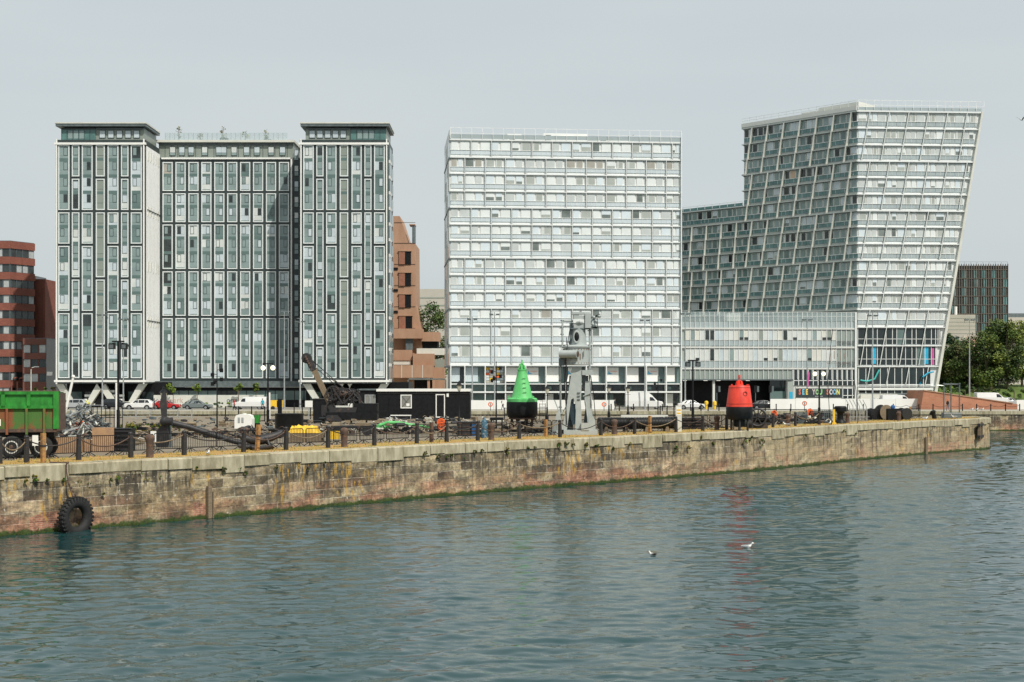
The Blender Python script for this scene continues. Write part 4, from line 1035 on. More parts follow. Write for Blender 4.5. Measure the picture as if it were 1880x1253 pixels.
for i,(x,D,h,rad,cols,lab_) in enumerate([
 (1733,262,11.0,3.0,[m_t1,m_t2,m_leafd],'dark small leaved tree nearest the slanted tower edge'),
 (1757,252,8.0,3.4,[m_t4,m_t1,m_t2],'brownish green low tree left of the tall floodlight mast'),
 (1790,256,9.5,3.6,[m_t1,m_t2,m_t4],'dark green tree directly behind the right floodlight mast'),
 (1812,248,10.0,3.0,[m_t3,m_t2,m_t1],'yellow green tree just right of the tall floodlight mast'),
 (1832,258,13.0,3.0,[m_t3,m_t2,m_t2],'tallest slim yellow green tree in front of the dark tower edge'),
 (1850,250,13.2,3.4,[m_t2,m_t3,m_t1],'tall broad mid green tree second from the right edge'),
 (1876,254,12.6,3.6,[m_t3,m_t2],'bright yellow green tree cut by the right edge of the picture'),
 (1905,250,12,3.6,[m_t2,m_t3],'mid green tree just beyond the right edge')]):
    if x>1890: continue
    tree('bank_tree',lab_,WX(x,D),0,D,h+1.0,rad*1.15,cols,40+i,7500,.2,z=LZ+zb,low=.0,group=TG,clumps=42)
for i,(x,D,w_,h,cols,lab_) in enumerate([(1737,240,2.4,1.8,[m_leaf,m_leafb],'rounded light green shrub beside the foot of the slanted tower edge'),(1772,240,3.0,1.6,[m_t1,m_leaf],'dark low shrub on the bank left of the mast'),
    (1815,238,3.6,1.4,[m_t1,m_t4],'dark hedge like shrub behind the white van on the right'),(1862,238,3,1.5,[m_leaf,m_t2],'green shrub on the bank near the right edge')]):
    t=thing('shrub',lab_,'shrub',(WX(x,D),D,LZ+1.8),0,'shrubs on the bank'); c=MB(); crown(c,(0,0,h*.5),(w_,1.5,h*.7),1100,.14,cols,random.Random(90+i),14); c.build('foliage',t); c=MB(); c.tube([(0,0,-.5),(0,0,h*.6)],.08,m_bark); c.build('stem',t)
# clipped box trees along the hoarding
for i,(x,lab_) in enumerate([(318,'bright clipped box crowned street tree, leftmost before the hoarding'),(362,'clipped square street tree over the faded hoarding letters'),(438,'clipped street tree behind the white van, left of its twin'),(470,'clipped street tree just left of the twin globe lamp')]):
    D=230; t=thing('street_tree',lab_,'tree',(WX(x,D),D,LZ),0,'clipped street trees'); w_=1.15 if i==0 else .85
    c=MB(); r=random.Random(60+i)
    for _ in range(5): crown(c,(r.uniform(-.5,.5)*w_,r.uniform(-.3,.3),3.35+r.uniform(-.35,.35)),(w_*.62,.6,.62),260,.1,[m_leafb,m_t3,m_leafb,m_leaf],r,5)
    c.build('crown',t); c=MB(); c.tube([(0,0,0),(0,0,3.0)],.06,m_bark); c.tube([(0,0,2.4),(.5,0,3.2)],.03,m_bark); c.tube([(0,0,2.4),(-.5,0,3.2)],.03,m_bark); c.build('trunk',t)
r=random.Random(8)
for i,(x,cols,lab_) in enumerate([(347,[m_leafd,m_rust],'dark reddish shrub in the bed below the hoarding'),(378,[m_leafb],'bright yellow green low shrub in the bed'),(425,[m_leafb,m_t3],'yellow green shrub left of the white van roof'),(402,[m_leaf],'spiky dark green plant in the middle of the bed')]):
    D=229.8; c=MB(); crown(c,(0,0,.5),(1.3,.5,.6),350,.1,cols,r,7); tag(c.build('bedding_shrub',loc=(WX(x,D),D,LZ)),lab_,'shrub','shrubs in the bed under the hoarding')
# ============================================================ masts and lamps
def mast(x,ytop,D,label,z=LZ):
    h=WZc(ytop,D)-z; t=thing('floodlight_mast',label,'floodlight mast',(WX(x,D),D,z),0,'tall floodlight masts along the street')
    mb=MB(); mb.tube([(0,0,0),(0,0,1.6)],.16,m_steel,8); mb.tube([(0,0,1.6),(0,0,h)],[.12,.06],m_steel,8); mb.build('pole',t)
    mb=MB(); s=1 if hash(label)%2 else 1
    mb.bar((-.75,0,h-.5),(.75,0,h-.5),.06,m_steel); mb.bar((-.75,-.3,h-.1),(-.75,.3,h-.9),.05,m_steel); mb.bar((.75,-.3,h-.1),(.75,.3,h-.9),.05,m_steel); mb.bar((-.6,.3,h+.1),(.9,.3,h+.1),.05,m_steel); mb.build('bracket',t)
    for q in (-.5,.5): mb=MB(); mb.box(q-.3,q+.3,-.35,.25,h-.45,h-.3,m_greyd); mb.box(q-.25,q+.25,-.3,.2,h-.48,h-.451,m_offw); mb.build('floodlight',t)
for x,yt,D,lab_ in [(188,574,216,'tall floodlight mast in front of the left tower, left of its neighbour'),(226.5,582,224,'tall floodlight mast in front of the left tower, beside the black twin lamp'),
  (522,573,222,'tall floodlight mast before the right end of the middle block'),(551,586,220,'tall floodlight mast at the left edge of the second tower'),(867,582,221,'tall floodlight mast before the left end of the white slab block'),
  (908,573,219,'tall floodlight mast just left of the green buoy'),(1184,584,221,'tall floodlight mast behind the parked white high roof van'),(1258,572,221,'tall floodlight mast at the joint of slab block and podium'),
  (1482,583,226,'tall floodlight mast with pink banner before the podium glazing'),(1602,575,216,'tall floodlight mast before the foot of the canted tower'),(1780,583,224,'tall floodlight mast before the trees on the right')]: mast(x,yt,D,lab_)
D=225.6; mb=MB(); mb.prism([(-.1,0),(.1,0),(.3,2.2),(.1,2.6)],-.02,.02,m_mag); tag(mb.build('pennant',loc=(WX(1483,D),D,WZc(711,D))),'narrow pink pennant hanging on the floodlight mast beside the banner','pennant')
# slim swan neck lamp in front of brick offices
D=236; mb=MB(); mb.tube([(0,0,0),(0,0,6.3),(.15,0,6.6),(.8,0,6.75)],[.09,.07,.06,.05],m_offw,8); mb.box(.5,1.3,-.15,.15,6.68,6.82,m_steel); tag(mb.build('street_lamp',loc=(WX(57,D),D,LZ)),'pale single arm street lamp in front of the red brick offices','street lamp')
m_bulb=M('lamp_glass_lit',(.9,.85,.65),.4,emit=((1,.9,.6),1.6)); m_lant=M('lantern_glass',(.55,.53,.42),.2)
def twin(x,yb,yt,label,lit=False,globe=True,z=0.0,D=None):
    D=D or gd(yb,z); h=WZc(yt,D)-z; t=thing('twin_street_lamp',label,'street lamp',(WX(x,D),D,z),0,'twin headed lamp posts')
    mb=MB(); mb.tube([(0,0,0),(0,0,h*.28)],.13,m_black,8); mb.tube([(0,0,h*.28),(0,0,h)],[.085,.07],m_black,8); mb.bar((-.45,0,h-.05),(.45,0,h-.05),.1,m_black); mb.build('pole',t)
    for s in (-1,1):
        mb=MB()
        if globe: mb.ball((s*.42,0,h-.42),.21,m_bulb if lit else m_lant,12); mb.bar((s*.42,0,h-.2),(s*.42,0,h-.05),.05,m_black)
        else: mb.box(s*.45-.22,s*.45+.22,-.2,.2,h-.62,h-.2,m_black); mb.box(s*.45-.15,s*.45+.15,-.215,-.2,h-.56,h-.28,m_greyd); mb.bar((s*.2,0,h-.15),(s*.45,0,h-.2),.06,m_black)
        mb.build('lamp_head',t)
    return t
twin(217,802,626,'tall black twin headed lamp post beside the green trailer',globe=False)
twin(492,786,667,'black twin lamp post with two lit globes before the middle block',lit=True)
twin(1272,783,661,'black twin lamp post beside the white saloon at the dark opening',globe=False)
twin(1504,776,679,'black twin lamp post with lit globes rising through the lettered banner',lit=True)
def lantern(x,yb,yt,label,z=0.0,D=None,base=True):
    D=D or gd(yb,z); h=WZc(yt,D)-z; t=thing('lantern_post',label,'street lamp',(WX(x,D),D,z),0,'old style lantern posts')
    mb=MB(); mb.lathe([(.16,0),(.16,.5),(.1,.6),(.08,1.3),(.05,1.4),(.045,h-1.0),(.07,h-.95),(.16,h-.92)],m_black,10); mb.bar((-.28,0,h-1.15),(.28,0,h-1.15),.035,m_black); mb.build('post',t)
    mb=MB(); mb.lathe([(.12,h-.92),(.24,h-.45)],m_lant,6,smooth=False); mb.build('lantern_glass',t)
    mb=MB(); mb.lathe([(.3,h-.45),(.28,h-.4),(.1,h-.22),(.09,h-.15),(.02,h)],m_black,6,smooth=False); mb.build('lantern_cap',t); return t
lantern(300.5,800,709,'old style black lantern post rising behind the upright propeller blade',D=93)
lantern(843,782,699,'old style black lantern post at the right end of the black cabin')
lantern(1004.5,772,706,'old style black lantern post between green buoy and grey steel tower')
lantern(1118,765,705,'old style black lantern post just right of the grey steel tower',D=158)
lantern(1153,765,706,'old style black lantern post at the rear of the white high roof van',D=158)
def cctv(x,yb,yt,label,D=None,busy=3):
    D=D or gd(yb); h=WZc(yt,D); t=thing('signal_post',label,'mast',(WX(x,D),D,0),0,'black masts with clustered fittings')
    mb=MB(); mb.tube([(0,0,0),(0,0,h)],[.07,.03],m_black,8); mb.build('pole',t); r=random.Random(int(x))
    mb=MB()
    for k in range(busy):
        z=h-.5-k*.35; s=-1 if k%2 else 1; mb.bar((0,0,z),(s*.35,0,z+.05),.05,m_black); mb.box(s*.35-.12,s*.35+.12,-.12,.12,z-.18,z+.12,m_black)
    mb.ball((-.18,0,h-1.4),(.14,.14,.22),m_black,8); mb.build('fittings',t)
cctv(398.5,796,668,'thin black mast with clustered fittings before the middle block',busy=4); cctv(911,790,664,'black mast with cameras immediately left of the green buoy',busy=4)
cctv(1040,775,620,'dark mast hidden behind the left leg of the grey steel tower',D=140,busy=2)
cctv(1208,768,690,'dark mast with fittings above the parked white high roof van',D=160,busy=2)
for x,lab_ in ((1316,'traffic signal with grey back at the dark covered road, left of the red buoy'),(1387,'traffic signal just right of the red buoy'),(1414,'slim signal post with small white plate near the dark car')):
    D=222; t=thing('traffic_signal',lab_,'traffic signal',(WX(x,D),D,LZ),0,'traffic signals at the covered road'); mb=MB(); mb.tube([(0,0,0),(0,0,3.6)],.06,m_greyd,8); mb.build('pole',t)
    mb=MB(); mb.box(-.2,.2,-.1,.1,2.6,3.7,m_black); mb.box(.25,.55,-.05,.05,2.7,3.6,m_greyd); mb.build('signal_head',t)
for x,lab_ in ((1297,'yellow grit box like bollard left of the covered road pillar'),(1312,'yellow bollard beside the covered road pillar')):
    D=216; mb=MB(); mb.lathe([(.22,0),(.22,.7),(.3,.75),(.3,1.25),(.12,1.4)],m_yellow,10); tag(mb.build('yellow_bollard',loc=(WX(x,D),D,LZ)),lab_,'bollard')
D=142; mb=MB(); mb.box(-.12,.12,-.12,.12,0,WZc(721,D),m_white2); tag(mb.build('white_post',loc=(WX(494,D),D,0)),'square white post beside the lamp with lit globes','post')
D=112; mb=MB(); mb.tube([(0,0,0),(0,0,WZc(703,D))],.1,m_white2,8); tag(mb.build('white_pole',loc=(WX(214,D),D,0)),'white round pole behind the tall black lamp post','pole')
D=118; mb=MB(); mb.tube([(0,0,WZc(748,D)),((134.5-122)/F*D,0,WZc(693,D))],[.12,.1],m_white2,8); mb.tube([(0,0,WZc(748,D)),(-.6,0.3,0)],[.12,.12],m_white2,8); mb.ball(((134.5-122)/F*D,0,WZc(692,D)),.16,m_white2,8)
tag(mb.build('leaning_spar',loc=(WX(122,D),D,0)),'thin white leaning spar rising behind the green trailer','spar')
# ============================================================ hoardings, brick ramp, railings
m_wh=M('white_board',(.80,.80,.76),.6,var=.05,scale=.3)
def boards(x0,x1,D,h,label):
    t=thing('white_hoarding',label,'hoarding',(WX(x0,D),D,LZ)); L=WX(x1,D)-WX(x0,D); k=max(1,round(L/4.0))
    for i in range(k): mb=MB(); mb.box(i*L/k+.02,(i+1)*L/k-.02,-.06,.06,0,h+(.04 if i%2 else 0),m_wh); mb.build('board',t)
boards(862,1130,218.5,1.45,'long white site hoarding behind the green buoy and grey steel tower')
boards(1414,1690,218.5,1.65,'long white site hoarding below the lettered banner and canted tower'); boards(1866,1960,218.5,1.5,'short white hoarding at the right edge beyond the brick ramp')
D=216; t=thing('brick_ramp_wall','long sloping orange brick retaining wall left of the trees on the far bank','brick wall',(WX(1690,D),D,LZ)); L=WX(1868,D)-WX(1690,D)
mb=MB(); mb.prism([(0,0),(L,0),(L,.9),(L*.95,1.0),(.9,2.95),(.5,2.95)],0,9,m_bricko); mb.build('wall',t)
mb=MB(); mb.prism([(.45,2.95),(L*.95,1.0),(L*.95,1.12),(.5,3.07)],-.12,.4,m_terra); mb.build('coping',t)
# far bank chain posts
pts=[1122,1137,1163,1190,1216,1242,1268,1287,1300,1320,1338,1405,1425,1452,1530,1556,1585,1640,1687,1713,1767,1793,1819,1846,1872]
pt=MB(); pt.lathe([(.09,0),(.08,.9),(.1,.95),(.06,1.05),(.01,1.08)],m_black,8)
p0_=None
for i,x in enumerate(pts):
    D=209; 
    if p0_ is None: p0_=pt.build('quay_post'); o=p0_
    else: o=p0_.copy(); COL.objects.link(o)
    o.location=(WX(x,D),D,LZ); tag(o,'x','bollard','slim black posts along the far quay edge')
    defer(o,'slim black quay post on the far bank',x,[(0,1150,'near the orange life ring'),(1150,1246,'below the high roof van'),(1246,1330,'by the white saloon car'),(1330,1420,'by the red buoy'),(1420,1475,'left of the banner'),(1475,1600,'right of the banner'),(1600,1700,'left of the brick ramp'),(1700,1770,'beside the gantry frame'),(1770,2000,'before the sloping brick wall')])
for a,b,tx_ in ((1640,1687,'white hoarding'),(1713,1767,'gantry frame'),(1793,1872,'brick ramp wall')):
    D=209; X0,X1_=WX(a,D),WX(b,D); n_=max(1,round((X1_-X0)/2.1)); mb=MB()
    for k in range(n_):
        mb.tube([(X0+(X1_-X0)*(k+j/6)/n_,D,LZ+.85-.25*math.sin(math.pi*j/6)) for j in range(7)],.025,m_black,4)
    tag(mb.build('quay_chain'),'black chain slung between far quay posts beside the '+tx_,'chain')
# left yard railing (pale) standing on the pier
def railrun(name,x0,x1,yb,h,label,mat,step,rails=(1,.66,.33),vert=False,D=None,w_=.07):
    D=D or gd(yb); t=thing(name,label,'railing',(WX(x0,D),D,0)); L=WX(x1,D)-WX(x0,D); n_=max(1,round(L/step))
    mb=MB()
    for q in rails: mb.box(0,L,-w_*.4,w_*.4,h*q-w_,h*q,mat)
    mb.build('rail',t)
    if vert:
        mb=MB(); k=int(L/.14)
        for i in range(k): mb.box(i*.14-.01,i*.14+.01,-.01,.01,.08,h-.02,mat)
        tag(mb.build('pickets',t),kind='stuff')
    for i in range(n_+1): mb=MB(); mb.box(i*L/n_-w_*.7,i*L/n_+w_*.7,-w_*.7,w_*.7,0,h+.03,mat); mb.build('post',t)
railrun('pale_railing',224,352,771,1.1,'pale three rail fence across the left of the yard',m_steel,1.35)
railrun('pale_railing',142,186,757,1.2,'pale low railing right of the green trailer top',m_steel,1.6,D=168)
railrun('dark_railing',414,486,782,1.5,'dark upright bar railing behind the white tank',m_black,1.3,rails=(1,.08),D=142)
railrun('dark_railing',540,570,772,1.7,'dark post railing left of the black box hut',m_black,.7,rails=(.96,),D=150)
railrun('dark_railing',1212,1250,780,1.75,'tall dark railing by the yellow notice post',m_black,.75,rails=(.98,.5),D=132)
railrun('dark_railing',926,1004,775,1.2,'dark railing with ladder behind the green buoy',m_black,1.1,rails=(1,.5),D=150)
railrun('dark_railing',1392,1480,772,1.1,'dark low railing right of the red buoy',m_black,1.5,rails=(1,.5),D=148)
# ============================================================ vehicles
m_tyre=M('tyre',(.015,.015,.015),.8,bump=.3,scale=8); m_rim=M('wheel_rim',(.35,.36,.36),.4,.6); m_cglass=M('car_glass',(.02,.025,.028),.06)
def carpaint(nm,c): return M(nm,c,.3,var=.03,scale=.5,coat=.7)
c_white=carpaint('car_white',(.75,.75,.73)); c_silver=carpaint('car_silver',(.40,.42,.43)); c_black=carpaint('car_black',(.015,.018,.022)); c_red=carpaint('car_red',(.45,.02,.02)); c_grey=carpaint('car_grey',(.16,.19,.19))
m_head=M('headlight_glass',(.7,.72,.72),.15); m_tail=M('tail_light_red',(.4,.02,.015),.3)
def loft(mb,st,m,T=None):
    vs=[];fs=[]
    for x,zb,zs,zt,wb,wt in st: vs+= [(x,-wb*.9,zb),(x,-wb,zb+.15),(x,-wb,zs),(x,-wt,zt-.03),(x,-wt*.8,zt),(x,wt*.8,zt),(x,wt,zt-.03),(x,wb,zs),(x,wb,zb+.15),(x,wb*.9,zb)]
    n_=10
    for i in range(len(st)-1):
        for k in range(n_): k2=(k+1)%n_; fs.append((i*n_+k,i*n_+k2,(i+1)*n_+k2,(i+1)*n_+k))
    fs.append(tuple(range(n_-1,-1,-1))); L=(len(st)-1)*n_; fs.append(tuple(range(L,L+n_))); mb.add(vs,fs,m,False,T)
KIND={ # stations (x,zbottom,zshoulder,ztop,wb,wt) ; side glass polygons ; wheels
 'saloon':dict(L=4.5,st=[(0,.35,.6,.62,.72,.6),(.15,.25,.7,.8,.85,.72),(1.2,.22,.85,.92,.9,.8),(1.9,.22,.9,1.38,.9,.66),(2.5,.22,.9,1.45,.9,.68),(3.3,.22,.92,1.38,.9,.66),(3.95,.25,.93,1.0,.88,.74),(4.45,.3,.85,.92,.8,.68),(4.5,.4,.7,.8,.75,.6)],
   gl=[[(1.35,.95),(2.35,.95),(2.35,1.36),(1.9,1.33)],[(2.42,.95),(3.55,.96),(3.15,1.33),(2.42,1.37)]],wh=(.85,3.65),r=.32),
 'suv':dict(L=4.4,st=[(0,.4,.75,.8,.75,.65),(.15,.3,.9,1.0,.88,.76),(1.1,.28,1.0,1.08,.92,.84),(1.7,.28,1.03,1.5,.92,.7),(2.3,.28,1.03,1.62,.92,.72),(3.6,.28,1.05,1.6,.92,.7),(4.2,.3,1.05,1.25,.9,.75),(4.4,.4,.95,1.0,.84,.7)],
   gl=[[(1.35,1.08),(2.2,1.08),(2.2,1.5),(1.75,1.46)],[(2.28,1.08),(3.2,1.08),(3.2,1.52),(2.28,1.53)],[(3.28,1.08),(3.95,1.1),(3.65,1.5),(3.28,1.52)]],wh=(.85,3.55),r=.36),
 'van':dict(L=5.2,st=[(0,.4,.8,.85,.8,.7),(.15,.3,1.0,1.1,.92,.8),(.9,.28,1.12,1.2,.95,.85),(1.7,.28,1.15,1.92,.96,.8),(2.3,.28,1.2,2.0,.97,.84),(5.1,.3,1.2,2.0,.97,.84),(5.2,.35,1.2,1.9,.93,.8)],
   gl=[[(1.15,1.22),(2.05,1.22),(2.05,1.75),(1.6,1.72)]],wh=(.95,4.2),r=.34),
 'highvan':dict(L=5.9,st=[(0,.4,.9,.95,.85,.75),(.15,.3,1.1,1.2,.97,.85),(.95,.28,1.25,1.35,1.0,.88),(1.75,.28,1.3,2.2,1.0,.82),(2.2,.28,1.3,2.55,1.0,.86),(2.6,.28,1.3,2.62,1.0,.88),(5.8,.3,1.3,2.62,1.0,.88),(5.9,.35,1.3,2.5,.96,.85)],
   gl=[[(1.2,1.32),(2.1,1.32),(2.1,1.9),(1.65,1.85)]],wh=(1.0,4.7),r=.35)}
def car(kind,paint,x,D,facing,label,z=LZ,rz=0.0,group='vehicles on the street below the blocks',name=None,cat='car',sc_=1.0):
    k=KIND[kind]; L=k['L']; t=thing(name or 'parked_car',label,cat,(WX(x,D),D,z+.005),(math.pi if facing=='R' else 0)+rz,group)
    # local: front at x=0 (facing -x). centre it
    T=TR(-L/2,0,0)@Matrix.Scale(sc_,4)
    mb=MB(T); loft(mb,k['st'],paint); 
    for wx in k['wh']:
        for s in (-1,1): mb.prism([(wx+(k['r']+.07)*math.cos(a*math.pi/6),k['r']+(k['r']+.07)*math.sin(a*math.pi/6)) for a in range(7)],s*.88-.06*1,s*.88+.06,m_black)
    mb.box(0.1,L-.1,-.86,.86,.24,.34,m_black); mb.build('body',t)
    st=k['st']
    def wid(px,pz):
        for i in range(len(st)-1):
            if st[i][0]<=px<=st[i+1][0]:
                q=(px-st[i][0])/(st[i+1][0]-st[i][0]); zs=st[i][2]+(st[i+1][2]-st[i][2])*q; zt=st[i][3]+(st[i+1][3]-st[i][3])*q; wb=st[i][4]+(st[i+1][4]-st[i][4])*q; wt=st[i][5]+(st[i+1][5]-st[i][5])*q
                return wb+(wt-wb)*max(0,min(1,(pz-zs)/max(.05,zt-.03-zs)))
        return .8
    for s in (-1,1):
        for poly in k['gl']:
            mb=MB(T); n_=len(poly); vs=[(px,s*(wid(px,pz)+.012),pz) for px,pz in poly]+[(px,s*(wid(px,pz)-.02),pz) for px,pz in poly]
            mb.add(vs,[tuple(range(n_)),tuple(range(2*n_-1,n_-1,-1))]+[(i,(i+1)%n_,(i+1)%n_+n_,i+n_) for i in range(n_)],m_cglass); mb.build('side_window',t)
    # windscreen plate along the rake
    i=[j for j in range(len(st)-1) if st[j+1][3]-st[j][3]>.3][0]; a,b=st[i],st[i+1]
    mb=MB(T); nrm=Vector((-(b[3]-a[3]),0,b[0]-a[0])).normalized()*.012
    vs=[(a[0]+.05+nrm.x,-a[5]*.78,a[3]+.03+nrm.z),(a[0]+.05+nrm.x,a[5]*.78,a[3]+.03+nrm.z),(b[0]-.05+nrm.x,b[5]*.78,b[3]-.05+nrm.z),(b[0]-.05+nrm.x,-b[5]*.78,b[3]-.05+nrm.z)]
    mb.add(vs,[(0,1,2,3)],m_cglass); mb.build('windscreen',t)
    for wx in k['wh']:
        for s in (-1,1):
            w_=MB(T@TR(wx,s*.82,k['r'])@Matrix.Rotation(R(90),4,'X')); w_.lathe([(k['r']*.6,-.12),(k['r']*.95,-.11),(k['r'],-.06),(k['r'],.06),(k['r']*.95,.11),(k['r']*.6,.12)],m_tyre,18); w_=w_.build('wheel',t)
            h=MB(T@TR(wx,s*.82,k['r'])@Matrix.Rotation(R(90),4,'X')); h.lathe([(.02,-.13),(k['r']*.62,-.125),(k['r']*.62,.125),(.02,.13)],m_rim,14); h.build('rim',w_)
    for s in (-1,1):
        a=st[1]; mb=MB(T); mb.box(.02,.22,s*.58-.16,s*.58+.16,a[2]-.18,a[2]+.0,m_head); mb.build('headlight',t)
        mb=MB(T); mb.box(L-.12,L+.01,s*.7-.1,s*.7+.1,st[-1][2]-.25,st[-1][2]+.05,m_tail); mb.build('tail_light',t)
    return t
car('suv',c_silver,136,219,'L','silver car by the concrete V legs beside the trailer')
car('suv',c_black,213,224,'R','black car behind the white hatchback under the left tower')
car('suv',c_white,256,217,'L','white hatchback under the corner of the left tower')
car('saloon',c_white,290,224,'L','white car partly hidden behind the propeller blade')
car('saloon',c_red,305,220,'R','red car mostly hidden behind the propeller blade')
car('saloon',c_grey,363,219,'R','grey green saloon in front of the cream hoarding')
car('van',c_white,459,218,'L','white panel van before the middle block',name='parked_van',cat='van')
car('highvan',c_white,1182,223,'R','white high roof van before the shops of the white slab block',name='parked_van',cat='van')
car('saloon',c_white,1270,221,'R','white saloon car at the dark covered roadway')
car('saloon',c_black,1404,220,'R','black saloon car just right of the red buoy')
car('van',c_white,1648,222,'R','white van behind the hoarding at the foot of the canted tower',name='parked_van',cat='van',z=LZ+.25)
car('saloon',c_white,1605,223,'L','white car roof showing over the hoarding left of the low white van',z=LZ+.3)
car('van',c_white,1820,229,'R','white van above the sloping brick wall near the right edge',name='parked_van',cat='van',z=LZ+.55)
car('saloon',c_silver,1852,229,'R','silver car behind the right end of the brick wall',z=LZ+.3)
# yellow compressor
D=216; t=thing('road_compressor','yellow towed compressor right of the white panel van','compressor',(WX(508,D),D,LZ)); mb=MB(); mb.box(-1.0,.1,-.5,.5,.45,1.5,m_yellow); mb.box(.25,.95,-.5,.5,.45,1.5,m_yellow); mb.box(.1,.25,-.45,.45,.45,1.4,m_black); mb.build('body',t)
for s in (-.5,.5): w_=MB(TR(s,-.5,.32)@Matrix.Rotation(R(90),4,'X')); w_.lathe([(.05,-.1),(.3,-.1),(.3,.1),(.05,.1)],m_tyre,14); w_.build('wheel',t)
# ============================================================ people
m_skin=M('skin',(.42,.24,.17),.6,var=.05); m_hair=M('hair',(.03,.02,.015),.7)
def person(x,D,z,label,top,legs,face=0,stride=.18,h=1.74,hat=None,bag=None):
    t=thing('person',label,'person',(WX(x,D),D,z),face,'people on foot'); s=h/1.74
    V=[(0,0,.95),(0,0,1.15),(0,0,1.38),(0,0,1.5),(0,0,1.6),(0,.01,1.70),     # pelvis.. head top
       (.17,0,1.4),(.25,.02,1.15),(.23,-.08,.93),(-.17,0,1.4),(-.25,.02,1.15),(-.23,-.06,.93),
       (.1,0,.9),(.11,-stride*.4,.5),(.11,-stride,.09),(.11,-stride-.17,.04),(-.1,0,.9),(-.11,stride*.2,.5),(-.11,stride,.09),(-.11,stride-.17,.04)]
    E=[(0,1),(1,2),(2,3),(3,4),(4,5),(2,6),(6,7),(7,8),(2,9),(9,10),(10,11),(0,12),(12,13),(13,14),(14,15),(0,16),(16,17),(17,18),(18,19)]
    Rr=[.15,.14,.16,.06,.095,.07,.07,.05,.035,.07,.05,.035,.09,.065,.045,.035,.09,.065,.045,.035]
    for sgn,w_ in ((1,8),(-1,11)):
        for k in range(5):
            b=len(V); wx,wy,wz=V[w_]; 
            if k<4: V+= [(wx+(.0)*sgn,wy-.035+.022*k,wz-.09),(wx-.01*sgn,wy-.04+.022*k,wz-.165+(.012 if k in(0,3) else 0))]
            else: V+=[(wx-.01*sgn,wy-.055,wz-.05),(wx-.02*sgn,wy-.075,wz-.09)]
            E+=[(w_,b),(b,b+1)]; Rr+=[.011,.008]
    me=bpy.data.meshes.new('body'); me.from_pydata([(a*s,b*s,c*s) for a,b,c in V],E,[]); o=bpy.data.objects.new('body_tmp',me); COL.objects.link(o)
    md=o.modifiers.new('s','SKIN'); 
    for i,v in enumerate(me.skin_vertices[0].data): v.radius=(Rr[i]*s,Rr[i]*s*.8); v.use_root=(i==0)
    o.modifiers.new('u','SUBSURF').levels=1
    dg=bpy.context.evaluated_depsgraph_get(); m2=bpy.data.meshes.new_from_object(o.evaluated_get(dg)); bpy.data.objects.remove(o)
    mats=[m_skin,top,legs,m_black]; m2.materials.clear()
    for q in mats: m2.materials.append(q)
    for p in m2.polygons:
        c=p.center/s; p.use_smooth=True
        p.material_index=3 if c.z<.1 else 2 if c.z<.97 and abs(c.x)<.2 else 1 if (c.z<1.5 and (abs(c.x)<.2 or c.z>.98)) else 0
    b=bpy.data.objects.new('body',m2); link(b,t)
    mb=MB(Matrix.Scale(s,4)); mb.ball((0,.015,1.69),(.1,.11,.09),hat or m_hair,10); mb.build('hair' if not hat else 'hat',t)
    mb=MB(Matrix.Scale(s,4)); mb.ball((0,-.1,1.61),(.013,.02,.02),m_skin,6); 
    for q in (-.035,.035): mb.ball((q,-.085,1.635),.01,m_black,6)
    mb.box(-.025,.025,-.092,-.08,1.565,1.573,m_red); mb.build('face',t)
    if bag: mb=MB(); mb.ball((0,.16,1.25),(.15,.1,.22),bag,8); mb.build('backpack',t)
    return t
c_navy=M('navy_cloth',(.02,.03,.05),.9); c_blk=M('black_cloth',(.015,.015,.016),.9); c_jean=M('blue_denim',(.08,.13,.2),.9); c_wht=M('white_cloth',(.65,.65,.62),.9); c_yel=M('hi_vis_yellow',(.65,.6,.05),.8); c_tealc=M('teal_cloth',(.02,.3,.38),.9); c_redc=M('red_cloth',(.4,.04,.04),.9)
person(1740,206.5+1.6,LZ,'person in black top and blue jeans standing within the gantry frame on the far bank',c_blk,c_jean,face=R(25),hat=m_orange)
person(923,214,LZ,'person in white top beside the left of the green buoy base',c_wht,c_navy,face=R(70),bag=c_navy)
person(283,214,LZ,'person in dark clothes walking past the white hatchback tail',c_navy,c_blk,face=R(-80))
person(482,215,LZ,'person in teal top behind the white panel van',c_tealc,c_navy,face=R(200))
person(430,212,LZ,'person in dark red jacket at the nose of the white panel van',c_redc,c_blk,face=R(90))
person(161,214,LZ,'person in yellow jacket near the black and white entrance',c_yel,c_blk,face=R(20))
person(1129,213,LZ,'person in dark clothes right of the grey steel tower on the far bank',c_navy,c_blk,face=R(110))
# ============================================================ quay edge furniture
r=random.Random(17)
